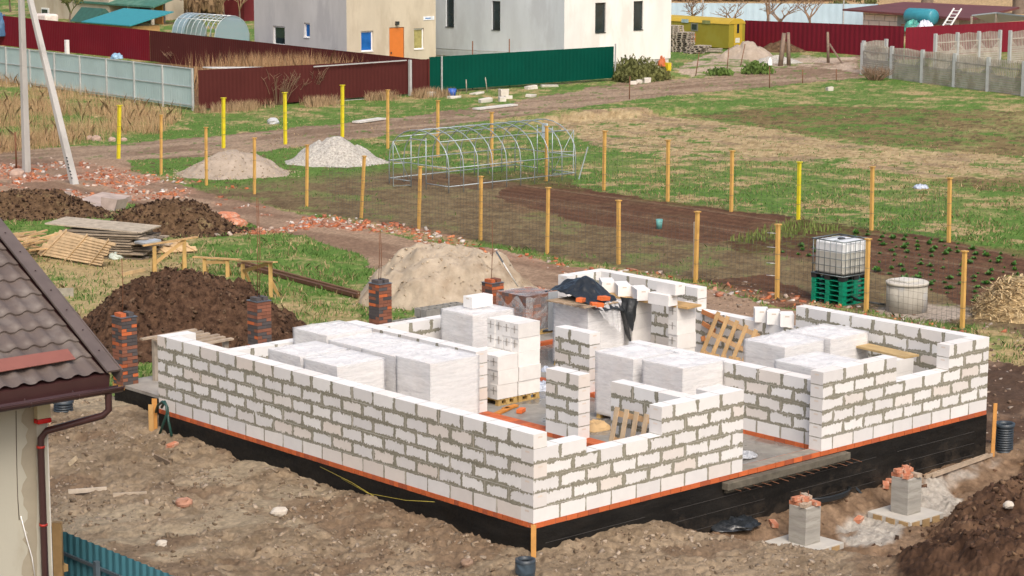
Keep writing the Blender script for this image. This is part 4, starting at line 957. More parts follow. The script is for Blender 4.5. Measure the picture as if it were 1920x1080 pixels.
M_DARK2=soilmat('brown_topsoil',(.05,.03,.017),(.16,.10,.058),(.22,.17,.09),5.,bs=14,bstr=1.,p2=.58)
M_SAND=soilmat('sand',(.31,.255,.19),(.44,.37,.285),(.25,.185,.125),2.2,bs=9,bstr=.5,p2=.54)
M_SAND2=soilmat('grey_sand',(.29,.24,.19),(.40,.335,.275),None,2,14,.3)
M_GRAV=soilmat('gravel',(.26,.245,.215),(.60,.57,.52),None,11,22,1.)
mound('topsoil_mound',*G(350,640)[:2],3.3,2.4,1.76,-.72,M_DARK,'big heap of dark brown topsoil behind the left clinker pillars','soil mound',1,.20,.62,170,1.45)
mound('topsoil_mound',*G(318,432)[:2],2.5,1.5,1.05,-.72,M_DARK2,'brown topsoil heap with dry tufts behind the board stack','soil mound',2,.16,.62,110,1.4)
mound('topsoil_mound',*G(60,403)[:2],3.0,1.4,.85,-.72,M_DARK2,'long low brown soil heap at the left edge beyond the timber','soil mound',3,.16,.62,110,1.5)
mound('sand_pile',*G(836,560)[:2],2.65,2.0,1.48,-.72,M_SAND,'large pale sand pile with scooped front beyond the clinker pillars','sand pile',4,.13,.52,170,1.42,clod=1.2)
mound('grey_sand_pile',*G(438,326)[:2],2.45,1.9,1.05,-.7,M_SAND2,'smooth grey brown sand pile on the grass behind the front posts','sand pile',5,.03,.75,90,1.2)
mound('gravel_pile',*G(630,304)[:2],2.3,1.9,1.2,-.7,M_GRAV,'pale grey gravel pile left of the bare greenhouse frame','gravel pile',6,.04,.8,110,1.15,clod=5)
M_STRAWB=mat('straw_mass',(.42,.31,.16),.9,var=.45,scale=14,bump=.9,bscale=20)
M_STRAW=mat('straw',(.66,.52,.31),.9,var=.45,scale=14,bump=.9,bscale=20,attr=True)
SQ=G(1908,588); st=mound('straw_heap',SQ[0],SQ[1],1.5,1.2,1.0,.3,M_STRAWB,'heap of pale straw at the right edge behind the fence posts','straw heap',7,.12,.62,80,1.3,clod=5)
f=MB(); rn=random.Random(3)
for i in range(2600):
    a=rn.uniform(0,6.283); r=math.sqrt(rn.random()); x=SQ[0]+math.cos(a)*r*1.45; y=SQ[1]+math.sin(a)*r*1.15
    z=-.92+.95*min(1,(1-r)**.62*1.3)+rn.uniform(-.06,.1); k=rn.uniform(.6,1.25); f.cc=(k,k*.97,k*.9); l=rn.uniform(.12,.3); b=rn.uniform(0,6.28); c=rn.uniform(-.4,.4)
    d=Vector((math.cos(b)*math.cos(c),math.sin(b)*math.cos(c),math.sin(c)))*l; w=Vector((-math.sin(b),math.cos(b),.2))*.012
    p=Vector((x,y,z)); f.quad(p-w,p+w,p+d+w,p+d-w)
f.build('stalks',M_STRAW,st)
def crumbs(names,n,cols,smax,name,label,cat):
    xs=[];ys=[];zs=[]
    for nm,X,Y,Z,r in MDATA:
        if nm not in names: continue
        k=RNG.choice(np.where(r<1.13)[0],n); xs.append(X[k]+RNG.normal(0,.03,n)); ys.append(Y[k]+RNG.normal(0,.03,n)); zs.append(np.maximum(Z[k],hgt(X[k],Y[k])))
    chunks(name,np.concatenate(xs),np.concatenate(ys),.025,smax,cols,label,cat,.8,.3,z=np.concatenate(zs))
crumbs(('topsoil_mound',),2600,[(.05,.028,.018),(.10,.06,.038),(.14,.09,.058),(.035,.02,.014)],.12,'topsoil_lumps','loose lumps of dark topsoil on and around the soil mounds','soil lumps')
crumbs(('sand_pile','grey_sand_pile'),700,[(.42,.335,.24),(.46,.38,.28),(.38,.30,.21)],.08,'sand_lumps','small sand lumps rolled down around the sand piles','sand lumps')
# shovel in the sand
t=thing('shovel','shovel with pale handle stuck in the right slope of the sand pile','shovel',G(975,542)); a=Vector(RZ(971,537,-.1)); b=Vector(RY(943,492,a[1]+.25))
f=MB(); f.tube([a,b],.018,6); f.build('handle',mat('pale_handle',(.6,.6,.58),.5),t); f=MB(); d=(b-a).normalized(); f.beam(b,b+d*.35,.2,.015,up=(.7,-.7,0)); f.build('blade',mat('steel_blade',(.2,.22,.25),.4,metal=.6),t)
# ================================================================ fence posts round the plot
M_ORP=mat('orange_post',(.62,.37,.105),.6,var=.16,scale=5,stretch=(1,1,.5),dirt=(.45,.24,.06),dscale=3.)
M_YEP=mat('yellow_post',(.70,.60,.02),.55,var=.1,scale=5,dirt=(.55,.42,.03),dscale=4)
def fpost(px,pb,pt,yellow,label,group,w=.085):
    b=RZ(px[0],pb,-.9); x,y=b[0],b[1]; z0=float(hgt(x,y))-.1
    # height from where the photo shows its top
    h=RX(px[1],pt,x)[2]; m=M_YEP if yellow else M_ORP; k=w
    tp=RX(px[1],pt,x); lx=x; ly=tp[1]
    f=MB(); f.beam((x,y,z0),(lx,ly,h-.03),k,k,up=(1,0,0)); o=f.build('fence_post',m,loc=(x,y,-.9)); tag(o,label,'fence post',group)
    f=MB(); f.obox((lx,ly,h-.015),(k*1.6,k*1.6,.03)); f.build('cap',m,o)
    for z in (.3,.62):
        f=MB(); c=Vector((x,y,z0)).lerp(Vector((lx,ly,h)),z); f.obox(c,(k*1.12,k*1.12,.012)); f.cc=(.5,.5,.5); f.build('wire_clip',mat('clip_wire',(.2,.17,.12),.6),o)
    return (x,y,h)
front=[((302,302),327,215),((387,386),348,238),((477,477),365,258),((575,576),388,271),((677,683),411,292),((785,788),432,312),((901,902),452,330),((1026,1028),476,351),((1160,1160),495,375),((1304,1308),530,396),((1457,1459),560,420),((1624,1628),586,447),((1804,1809),618,470)]
ordn=['first','second','third','fourth','fifth','sixth','seventh','eighth','ninth','tenth','eleventh','twelfth','thirteenth']
FP=[]
for i,(px,pb,pt) in enumerate(front): 
    extra={9:', partly hidden behind the wall',10:', with wire hooks',11:', at the water tank',12:', beside the well ring',4:', leaning slightly'}.get(i,'')
    FP.append(fpost(px,pb,pt,False,ordn[i]+' orange post from the left in the front row'+extra,'orange posts of the front row',.085 if i<8 else .095))
back=[((727,727),278,168),((821,821),292,188),((922,922),312,210),((1025,1025),338,236),((1132,1134),357,245),((1252,1253),378,262),((1371,1373),397,282),((1497,1499),412,303),((1634,1636),432,312),((1779,1781),456,333)]
BP=[]
for i,(px,pb,pt) in enumerate(back):
    y_=(i==7); l='bright yellow fence post among the orange ones of the back row' if y_ else ordn[i]+' orange post from the left in the back row'+{1:', behind the greenhouse frame',3:', inside the greenhouse frame end',9:', at the field edge'}.get(i,'')
    BP.append(fpost(px,pb,pt,y_,l,'posts of the back row',.10))
for i,(px,pb,pt) in enumerate((((222,224),298,197),((419,419),278,183),((535,534),270,173),((642,642),257,159))):
    fpost(px,pb,pt,True,'bright yellow steel post, '+('leftmost, at the rubble corner of the plot','second from the left, beside the rutted track','third from the left, between track and grass','rightmost of the four along the track, beside the brown fence')[i],'yellow posts along the track',.12)
# wire netting between the posts
M_NET=mat('netting_wire',(.10,.095,.085),.6)
def netting(x,y0,y1,label,z0=-.85,z1=.85,step=.16,r=.0022):
    f=MB()
    def wire(a,b): f.beam(a,b,r*2,r*2)
    n=int((y1-y0)/step)
    for i in range(n+1): wire((x,y0+i*step,z0),(x,y0+i*step,z1))
    for k in range(10): z=z0+(z1-z0)*(k/9)**1.2; wire((x,y0,z),(x,y1,z))
    tag(f.build('wire_netting',M_NET,loc=(x,y0,-.9)),label,'wire fence')
netting(23.24,8.3,36,'thin wire netting strung along the front row of orange posts')
netting(34.95,17.5,44,'thin wire netting strung along the back row of posts',step=.25)
f=MB()
for z in (.95,.55,.1,-.25):
    b=FP[10]; f.tube([(b[0]-.05,b[1]+.05,z),(b[0]-.2,b[1]+.25,z+.01)],.008,5)
tag(f.build('wire_hook',mat('zinc_wire',(.6,.6,.62),.4,metal=.6),loc=(FP[10][0],FP[10][1],.4)),'four short zinc hooks sticking out left of the post by the dark bed','hook')
# ================================================================ tank on green pallets, well ring
cx,cy=23.55,12.98; S=1.13
M_GPL=mat('green_plastic',(.0,.235,.13),.4,var=.15,scale=3)
pl=MB(); hw=S/2
pl.box(-hw,hw,-hw,hw,.111,.134)
for j in (-1,0,1): pl.box(-hw,hw,j*(hw-.07)-.07,j*(hw-.07)+.07,0,.03)
for i in (-1,0,1):
    for j in (-1,0,1): pl.box(i*(hw-.09)-.09,i*(hw-.09)+.09,j*(hw-.08)-.075,j*(hw-.08)+.075,.031,.1105)
PL=pl.build('plastic_pallet',M_GPL,loc=(0,0,0),bevel=.008)
zt=float(hgt(cx,cy))+.0
for k in range(5):
    o=PL if k==0 else PL.copy()
    if k: COL.objects.link(o)
    o.location=(cx+random.uniform(-.01,.01),cy+random.uniform(-.01,.01),zt+k*.137); tag(o,('bottom','second lowest','middle','second from top','top')[k]+' green plastic pallet in the stack under the water tank','plastic pallet','green pallets under the tank')
zt+=5*.137
t=thing('water_tank','white translucent cube tank in a steel cage on green pallets by the fence posts','water tank',(cx,cy,zt))
M_STEEL=mat('cage_steel',(.17,.20,.21),.45,var=.2,metal=.5)
M_TANKP=mat('black_plastic',(.018,.018,.02),.5)
hh=.93; a_=.52
f=MB(); f.box(-.58+cx,.58+cx,-.58+cy,.58+cy,zt+.105,zt+.13)
for i in (-1,0,1):
    for j in (-1,0,1):
        if i==0 and j==0: continue
        f.box(cx+i*.48-.1,cx+i*.48+.1,cy+j*.48-.09,cy+j*.48+.09,zt+.0,zt+.104)
f.build('base',M_TANKP,t)
M_HDPE=bpy.data.materials.new('milky_plastic'); s=NT(M_HDPE); v=s.obj(); sx=s.node('ShaderNodeSeparateXYZ'); s.link(v,sx.inputs[0])
# water line: the filled part looks duller
fl=s.math('GREATER_THAN',sx.outputs[2],.76); c=s.mix(fl,(.53,.52,.47),(.78,.80,.82)); p_=s.out(c,.35,0,s.noise(v,2.5,3),.2,.02)
f=MB(); f.box(cx-a_,cx+a_,cy-a_,cy+a_,zt+.14,zt+.14+hh); B_=f.build('bottle',M_HDPE,t); 
bv=B_.modifiers.new('b','BEVEL'); bv.width=.09; bv.segments=4
f=MB(); f.lathe((cx,cy,zt+.14+hh),[(.11,0),(.11,.03),(.09,.04)],16); f.build('lid',M_TANKP,t)
f=MB(); r=.011; e=.575
zs=[zt+.13,zt+.13+hh*.28,zt+.13+hh*.5,zt+.13+hh*.72,zt+.13+hh*1.03]
for z in zs:
    rr=.018 if z in (zs[0],zs[-1]) else r
    f.tube([(cx-e,cy-e,z),(cx+e,cy-e,z)],rr,6); f.tube([(cx-e,cy-e,z),(cx-e,cy+e,z)],rr,6); f.tube([(cx+e,cy-e,z),(cx+e,cy+e,z)],rr,6); f.tube([(cx-e,cy+e,z),(cx+e,cy+e,z)],rr,6)
for i in range(6):
    q=-e+.07+i*(2*e-.14)/5
    for sg in (-1,1): f.tube([(cx+q,cy+sg*e*1.015,zs[0]),(cx+q,cy+sg*e*1.015,zs[-1])],r,6); f.tube([(cx+sg*e*1.015,cy+q,zs[0]),(cx+sg*e*1.015,cy+q,zs[-1])],r,6)
for q in (-.2,.2): f.tube([(cx-e,cy+q,zs[-1]+.015),(cx+e,cy+q,zs[-1]+.015)],r,6)
f.build('cage',M_STEEL,t)
q=G(1706,584); wx_,wy_=(G(1706,589)+.55*np.array([.66,.73,0]))[:2]
t=thing('well_ring','concrete well ring with a lid and hatch beside the water tank','well',(wx_,wy_,-.9))
f=MB(); f.lathe((wx_,wy_,-.95),[(.555,0),(.555,.80)],40); f.build('ring',mat('ring_concrete',(.42,.395,.34),.85,var=.2,scale=2,dirt=(.32,.34,.38),dscale=1.5,bump=.3,bscale=15),t)
f=MB(); f.lathe((wx_,wy_,-.15),[(.58,0),(.58,.07),(.55,.085)],40); f.build('lid',mat('lid_concrete',(.55,.52,.46),.85,var=.12),t)
f=MB(); f.obox((wx_-.05,wy_+.05,-.04),(.55,.55,.05)); f.build('hatch',mat('hatch_concrete',(.60,.58,.52),.85,var=.1),t,bevel=.01)
f=MB(); f.tube([(wx_-.3,wy_+.5,-.75),(wx_-.5,wy_+1.0,-.72),(wx_-.55,wy_+1.4,-.7),(wx_-.7,wy_+1.1,-.66),(wx_-.5,wy_+1.5,-.64)],.03,8); tag(f.build('black_hose',mat('black_hose2',(.02,.022,.022),.4),loc=(wx_-.5,wy_+1,-.8)),'black hose on the ground between water tank and well ring','hose')
q=G(1236,429); f=MB(); f.lathe(q,[(.09,0),(.12,.33)],14); tag(f.build('bucket',mat('teal_plastic',(.12,.35,.33),.5),loc=q),'small teal bucket standing in the freshly dug dark bed','bucket')
f=MB(); q=G(1302,520); f.beam(q,(q[0],q[1],.75),.08,.08,up=(1,0,0)); tag(f.build('grey_stake',M_GWOOD,loc=q),'weathered grey post just left of the tenth orange post','post')
q=G(1915,610); f=MB(); f.sheet(lambda u,v:(23.6+u*1.3,6.0-v*1.6+.1*math.sin(u*9),float(hgt(23.6+u*1.3,6.-v*1.6))+.08+.06*math.sin(u*11+v*7)),14,14); tag(f.build('white_sheet',mat('white_sheet',(.6,.62,.66),.5,bump=.4,bscale=8),loc=(24,5.5,-.9)),'crumpled white sheet on the ground in front of the straw heap','film sheet')
q=G(1727,353); crumple('white_rag',q,.35,.14,M_BAG,'small white rag lying on the green strip behind the back posts','rag',11)
# ================================================================ bare greenhouse frame
M_GALV=mat('galvanised',(.37,.43,.46),.4,var=.2,scale=3,metal=.35)
gx0,gx1,gy0,gy1=30.35,37.0,37.7,41.3; gc=(gy0+gy1)/2; gw=(gy1-gy0)/2; gz=-.92
t=thing('greenhouse_frame','bare galvanised tunnel greenhouse frame between the post rows','greenhouse',((gx0+gx1)/2,gc,-.9))
def arch(x): 
    P=[(x,gy0,gz)]; 
    for k in range(13):
        a=math.pi*k/12; P.append((x,gc-gw*math.cos(a),gz+.95+1.32*math.sin(a)**.9))
    P.append((x,gy1,gz)); return P
for i in range(10):
    x=gx0+i*(gx1-gx0)/9; f=MB(); f.tube(arch(x),.021,6); f.build('arch',M_GALV,t)
A=arch(0)
for k in (1,4,7,10,13):
    f=MB(); f.tube([(gx0,A[k][1],A[k][2]),(gx1,A[k][1],A[k][2])],.02,6); f.build('purlin',M_GALV,t)
for y in (gy0,gy1): f=MB(); f.tube([(gx0,y,gz+.25),(gx1,y,gz+.25)],.02,6); f.build('purlin',M_GALV,t)
for x,sg in ((gx0,-1),(gx1,1)):
    f=MB()
    for y in (gc-.45,gc+.45): f.tube([(x,y,gz),(x,y,gz+2.0)],.022,6)
    f.tube([(x,gy0,gz+.95),(x,gy1,gz+.95)],.018,6); f.tube([(x,gc-.45,gz+1.9),(x,gc+.45,gz+1.9)],.022,6); f.tube([(x,gy0,gz+.25),(x,gc-.45,gz+.25)],.018,6); f.tube([(x,gc+.45,gz+.25),(x,gy1,gz+.25)],.018,6)
    f.build('end_frame',M_GALV,t)
    f=MB(); h0=(x,gc+.45*1,gz); a=.9 if sg<0 else 2.2
    dx,dy=sg*.75,(.35 if sg<0 else -.9)
    P=[(x,gc+.45*(1 if sg<0 else -1),gz+.1),(x+dx,gc+.45*(1 if sg<0 else -1)+dy*.5,gz+.1),(x+dx,gc+.45*(1 if sg<0 else -1)+dy*.5,gz+1.85),(x,gc+.45*(1 if sg<0 else -1),gz+1.85)]
    f.tube(P+[P[0]],.018,6); f.tube([P[0],P[2]],.014,6); f.tube([((P[0][i]+P[3][i])/2) for i in range(3)] and [tuple((P[0][i]+P[3][i])/2 for i in range(3)),tuple((P[1][i]+P[2][i])/2 for i in range(3))],.016,6); f.build('door_frame',M_GALV,t)
f=MB(); f.beam((gx1+.1,gy0-.1,gz),(gx1+.35,gy0-.35,gz+1.3),.05,.05); f.build('brace',M_GALV,t)
f=MB(); f.box(gx1-.04,gx1+.04,gc-.14,gc+.14,gz+1.5,gz+2.1); f.build('gusset_plate',mat('zinc_plate',(.5,.6,.66),.35),t)
# ================================================================ yard timber
def sawhorse(a,b,ht,label,seed=0):
    a=Vector(G(*a)); b=Vector(G(*b)); t=thing('sawhorse',label,'sawhorse',(a+b)/2,'timber frames standing in the yard'); up=Vector((0,0,1)); d=(b-a).normalized()
    for p,q in ((a,.0),(b,.0)):
        f=MB(); f.cc=(1,.85,.5); f.beam(p-up*.1,p+up*ht[0 if p is a else 1],.11,.05,up=(.67,.74,0)); f.build('leg',M_WOOD,t)
        f=MB(); f.cc=(.9,.75,.45); n=Vector((-d.y,d.x,0))*.28; f.beam(p+n-up*.1,p+up*(ht[0]-.1),.08,.04,up=(.7,.7,0)); f.build('leg',M_WOOD,t)
    f=MB(); f.cc=(.95,.8,.6); f.beam(a-d*.35+up*(ht[0]+.03),b+d*.4+up*(ht[1]+.03),.14,.04); f.build('top_rail',M_WOOD,t)
    f=MB(); f.cc=(.9,.75,.5); f.beam(a+up*.4,b+up*(ht[1]-.05),.1,.03,up=(.7,.7,0)); f.build('brace',M_WOOD,t)
sawhorse((291,519),(347,515),(.92,1.08),'timber sawhorse with diagonal brace, leftmost of three in the yard')
sawhorse((384,517),(427,519),(.52,.50),'low timber sawhorse behind the dark soil mound, middle of three')
sawhorse((456,534),(508,557),(.62,1.02),'timber sawhorse right of the dark soil mound, rightmost of three')
f=MB(); a=G(448,500); b=G(672,560); f.cc=(.22,.13,.11)
f.beam((a[0],a[1],a[2]+.06),(b[0],b[1],b[2]+.08),.12,.10); f.cc=(.3,.2,.16); f.beam((a[0]+.2,a[1]+.1,a[2]+.1),(b[0]+.2,b[1]+.25,b[2]+.1),.1,.1); tag(f.build('dark_beam',M_WOOD,loc=a),'long dark brown beam lying in the grass towards the sand pile','beam')
for i,((a,b),l) in enumerate(((((228,518),(272,508)),'pale board lying flat in the grass left of the first sawhorse'),(((296,511),(338,503)),'pale board lying flat in the grass under the first sawhorse'))):
    p=G(*a);q=G(*b); p[2]+=.04;q[2]+=.04; stake(p,q,.13,.04,l,M_WOOD,(1.1,1.05,.95),'board','board')
p=G(95,558);q=G(138,556); f=MB(); f.cc=(.8,.85,.85); f.beam((p[0],p[1],p[2]+.1),(q[0],q[1],q[2]+.1),.04,.3,up=(0,0,1)); tag(f.build('trench_board',M_GWOOD,loc=p),'grey board on edge in the shallow trench beside the roof slope','board')
# pile of formwork panels: several layers
bx,by=G(212,476)[:2]
t=thing('panel_stack','tall stack of weathered formwork boards in the left yard behind the grass','board stack',(bx,by,-.9)); rn=random.Random(9)
d=Vector((.55,-.83,0)).normalized(); n=Vector((.83,.55,0)).normalized(); z=-.88
for k in range(11):
    f=MB(); kk=rn.uniform(.55,.95); f.cc=(kk,kk*.95,kk*.88)
    for j in range(6):
        c=Vector((bx,by,z))+d*rn.uniform(-.2,.2)+n*(j-2.5)*.30+n*rn.uniform(-.05,.05); L=rn.uniform(1.0,1.5)
        q=rn.uniform(.5,1.05); f.cc=(q,q*.94,q*.86); r_=rn.uniform(-.05,.05); dd=(d+n*r_)
        f.beam(c-dd*L,c+dd*L,.3,.045)
    f.build('board_layer',M_GWOOD,t); z+=.078
f=MB(); f.cc=(1.1,1.08,1.02); c=Vector((bx-.15,by+.25,z+.0)); 
for j in range(4): f.beam(c+n*(j-1.5)*.38-d*1.65+Vector((0,0,.10)),c+n*(j-1.5)*.38+d*1.6-Vector((0,0,.06)),.37,.04)
f.build('top_panel',M_GWOOD,t)
def cleat_panel(p0,p1,p2,p3,nb,label,cc,m=M_WOOD,thick=.03):
    """panel of parallel boards between 4 ground-ish corners, with three cross cleats"""
    P=[Vector(p) for p in (p0,p1,p2,p3)]; t=thing('formwork_panel',label,'panel',P[0]); nn=(P[1]-P[0]).cross(P[3]-P[0]).normalized()
    if nn.z<0: nn=-nn
    for i in range(nb):
        a=(i+.5)/nb; f=MB(); k=random.uniform(.85,1.12); f.cc=tuple(c*k for c in cc); s0=P[0].lerp(P[3],a); s1=P[1].lerp(P[2],a); e=(s1-s0).normalized()*random.uniform(-.1,.1); w=((P[3]-P[0]).length/nb)*.93
        f.beam(s0+e,s1+e,w,thick,up=nn); f.build('board',m,t)
    for a in (.12,.5,.88):
        f=MB(); f.cc=tuple(c*1.05 for c in cc); s0=P[0].lerp(P[1],a)+nn*.035; s1=P[3].lerp(P[2],a)+nn*.035; e=(s1-s0)*.06; f.beam(s0-e,s1+e,.09,.025,up=nn); f.build('cleat',m,t)
    return t
up=np.array([0,0,1.])
cleat_panel(RZ(112,431,-.1),RZ(216,456,-.1),RZ(186,497,-.84),RZ(66,476,-.84),9,'sloping panel of fresh pale boards with cross cleats against the stack',(1.05,1.0,.95))
cleat_panel(RZ(268,452,-.55),RZ(340,452,-.6),RZ(376,470,-.85),RZ(300,474,-.85),5,'pale board panel lying at the right foot of the board stack',(1.0,.92,.82))
f=MB(); a=RZ(262,456,-.35); b=RZ(292,449,-.3); f.cc=(1,1,1); f.beam(a,b,.55,.06); tag(f.build('metal_box',mat('sheet_metal_grey',(.42,.46,.5),.4,metal=.2),loc=a),'grey metal covered board at the right side of the board stack','board')
q=G(220,484); crumple('foam_bag',q,.3,.22,mat('white_green_bag',(.55,.62,.55),.5,var=.5,scale=4),'white and green plastic bag at the foot of the board stack','bag',12)
rn=random.Random(21); loose=[]
for i in range(34):
    u=rn.random(); v_=rn.random(); p=Vector(RZ(8+u*88,436+v_*34+u*4,-.8+(1-v_)*.9*rn.random()))
    a=rn.uniform(-.9,.9)-.7; L=rn.uniform(.5,1.4); dd=Vector((math.cos(a),math.sin(a),rn.uniform(-.25,.25))).normalized()*L/2
    f=MB(); k=rn.uniform(.75,1.15); f.cc=(k*1.05,k*.93,k*.78); f.beam(p-dd,p+dd,rn.uniform(.08,.14),.04); tag(f.build('loose_plank',M_WOOD,loc=p),'pale plank in the jumbled heap of loose boards at the left edge','plank','planks of the jumbled heap')
f=MB(); a=Vector(RZ(2,430,.1)); b=Vector(RZ(42,478,-.85)); f.cc=(1.1,1.2,1.2); f.beam(a,b,.55,.04,up=(.5,-.6,.6)); tag(f.build('grey_board',M_GWOOD,loc=b),'pale grey panel standing slanted beside the roof edge in the far yard','panel')
# bits in the road
M_SLABP=mat('broken_slab',(.42,.34,.30),.9,var=.25,scale=3,bump=.4,bscale=12)
for px,py,s_,l in ((195,382,(1.9,1.1,.25),'broken flat concrete slab with brick rubble beside the brown heap'),(175,396,(1.8,.7,.15),'second thin slab fragment just below the broken slab'),(118,378,(.5,.3,.4),'pale upright rubble piece left of the broken slab'),(212,394,(.7,.6,.5),'clump of old brickwork right of the broken slab')):
    q=G(px,py); f=MB(); f.obox((q[0],q[1],q[2]+s_[2]/2),s_,Matrix.Rotation(.5,3,'Z')@Matrix.Rotation(.12,3,'X'),.08); tag(f.build('slab_fragment',M_SLABP,loc=q),l,'rubble piece')
for px,py,s_,l in ((423,419,.5,'bright orange brick heap piece at the roadside right of the soil heap'),(445,424,.35,'reddish rubble lump just right of the bright orange one')):
    q=G(px,py); stone(px,py,s_,l,M_OBR2,'rubble_lump','rubble piece',.6,seed=int(px))
# ================================================================ utility poles
M_POLE=mat('pole_concrete',(.44,.43,.41),.85,var=.18,scale=1.5,dirt=(.3,.29,.27),dscale=1.5,stretch=(1,1,.3))
a=Vector(G(50,323)); tp=RY(38,-60,a[1]); t=thing('utility_pole','upright tapered concrete utility pole at the left edge','utility pole',a)
def taper(f,a,b,w0,w1):
    a=Vector(a);b=Vector(b); P=[]
    for p,w in ((a,w0),(b,w1)):
        for i,j in ((-1,-1),(1,-1),(1,1),(-1,1)): P.append((p[0]+i*w/2,p[1]+j*w/2,p[2]))
    f.hexa(P)
f=MB(); top=Vector((RY(38,-60,a[1])[0],a[1],RY(38,-60,a[1])[2])); taper(f,a-Vector((0,0,.3)),top,.27,.19); f.build('shaft',M_POLE,t,bevel=.02)
b=Vector(G(143,346)); q=RX(47,-40,top[0]+.1); bt=Vector((q[0],a[1]-.2,RY(47,-40,a[1]-.2)[2])); bt.x=RY(47,-40,a[1]-.2)[0]
t=thing('pole_strut','slanting concrete strut propping the utility pole, with scribbled black paint marks at its foot','pole strut',b)
f=MB(); taper(f,b-Vector((0,0,.3)),bt,.27,.2); f.build('shaft',M_POLE,t,bevel=.02)
rn=random.Random(4)
for i in range(7):
    f=MB(); k=.03+i*.016; c=b.lerp(bt,k); w=.135; x=c.x-w-.006; f.box(x-.003,x,c.y-.09+rn.uniform(0,.04),c.y+.03+rn.uniform(0,.06),c.z,c.z+.05); 
    f.build('paint_mark',mat('black_marker',(.03,.03,.035),.7),t)
q=G(31,320); f=MB(); f.tube([q,(q[0],q[1],RY(32,247,q[1])[2])],.035,6); tag(f.build('rusty_stake',M_RUST,loc=q),'rusty steel stake in the rubble just left of the utility pole','stake')
M_RBOUL=mat('rubble_boulder',(.42,.30,.24),.9,var=.3,scale=4,bump=.5,bscale=12)
for px,py,r_,l in ((33,330,.32,'pale brownish stone at the foot of the left utility pole'),(168,262,.35,'pale pinkish boulder in the rubble at the track edge'),(181,263,.4,'larger boulder in the rubble at the track edge'),(210,265,.33,'boulder right of the larger one at the track edge'),(232,264,.28,'small rubble boulder by the first yellow post'),(512,232,.32,'round grey white boulder in the grass beside the track')):
    stone(px,py,r_*(.62 if 150<px<240 else 1),l,M_RBOUL if px!=512 else mat('grey_boulder',(.5,.52,.54),.8),'boulder','boulder',.7,seed=px)
# ================================================================ corrugated fences
def sheetmat(name,col,rough=.6): return mat(name,col,max(rough,.55),var=.12,scale=.5,spec=.12)
def fence(name,a,b,z0,z1a,z1b,m,label,pitch=.2,amp=.010,posts=None,postm=None,rails=(),side=1,cat='fence',over=0):
    """corrugated sheet from a to b (xy); posts: count; side: which side carries posts/rails"""
    a=Vector((*a,0)); b=Vector((*b,0)); L=(b-a).length; d=(b-a)/L; n=Vector((-d.y,d.x,0))*side; t=thing(name,label,cat,(*a[:2],z0))
    f=MB(); k=int(L/pitch)*4; P=[]
    for i in range(k+1):
        s_=L*i/k; ph=(i%4); o=(0,amp,amp,0)[ph]; q=a+d*s_+n*o; h=z1a+(z1b-z1a)*i/k; P.append((q,h))
    for (p,h),(q,g) in zip(P,P[1:]): f.quad((p.x,p.y,z0),(q.x,q.y,z0),(q.x,q.y,g),(p.x,p.y,h))
    # back skin gives the sheet its thickness
    for (p,h),(q,g) in zip(P,P[1:]): f.quad((q.x-n.x*.004,q.y-n.y*.004,z0),(p.x-n.x*.004,p.y-n.y*.004,z0),(p.x-n.x*.004,p.y-n.y*.004,h),(q.x-n.x*.004,q.y-n.y*.004,g))
    f.build('sheet',m,t)
    if posts:
        for s_ in posts:
            c=a+d*s_+n*.06; h=z1a+(z1b-z1a)*s_/L; f=MB(); f.beam((c.x,c.y,z0-.25),(c.x,c.y,h+over),.08,.08,up=(1,0,0)); f.build('post',postm,t)
    for z in rails:
        f=MB(); p=a+n*.035; q=b+n*.035; f.beam((p.x,p.y,z0+(z1a-z0)*z),(q.x,q.y,z0+(z1b-z0)*z),.03,.04); f.build('rail',postm,t)
    return t
M_PALEB=sheetmat('pale_blue_sheet',(.41,.52,.53)); M_BROWNS=sheetmat('brown_sheet',(.085,.022,.020),.4); M_MARO=sheetmat('maroon_sheet',(.165,.010,.020),.4); M_GREENS=sheetmat('green_sheet',(.0,.062,.042),.4); M_MARO2=sheetmat('wine_sheet',(.19,.016,.030),.4)
M_GPOST=mat('grey_post',(.45,.46,.46),.6,var=.15)
zt=RX(362,128,41.6)[2]
fence('sheet_fence',(41.6,71.5),(43.6,112.),-.75,zt,zt,M_PALEB,'pale blue corrugated fence with grey posts running to the left edge',pitch=.25,posts=[.05+3.05*i for i in range(13)],postm=M_GPOST,rails=(.06,.52,.98),side=1)
def ztop(px,py,y): return RY(px,py,y)[2]
pa=RY(362,209,71.3); pb=RY(770,188,71.3); pc=RY(803,177,71.3); pd=RY(1148,153,71.3)
fence('sheet_fence',(41.75,71.3),(pb[0],71.3),-.8,ztop(362,132,71.3),ztop(765,112,71.3),M_BROWNS,'long brown corrugated front fence between the pale blue and the green fence',pitch=.25,side=-1)
fence('sheet_fence',(pb[0]+.1,71.25),(pc[0],71.25),-.8,ztop(770,112,71.2),ztop(803,111,71.2),M_BROWNS,'short brown corrugated fence piece between the gate post and the green fence',pitch=.25,side=-1,posts=[1.15],postm=sheetmat('dark_red_post',(.12,.03,.028)),over=.02)
f=MB(); q=RY(767,112,71.2); f.beam((q[0],71.12,-.9),(q[0],71.12,q[2]),.16,.14,up=(1,0,0)); tag(f.build('gate_post',M_GPOST,loc=(q[0],71.1,-.9)),'thick grey steel gate post between the two brown fence parts','gate post')
f=MB(); a=RY(588,125,71.15);b=RY(762,113,71.15); f.beam(a,b,.05,.06); tag(f.build('gate_rail',M_GPOST,loc=a),'grey upper guide rail on the right half of the brown fence','rail')
f=MB(); a=RY(607,192,71.1);b=RY(762,182,71.1); f.beam(a,b,.06,.10); tag(f.build('gate_beam',M_GPOST,loc=a),'grey lower gate beam along the foot of the brown fence','rail')
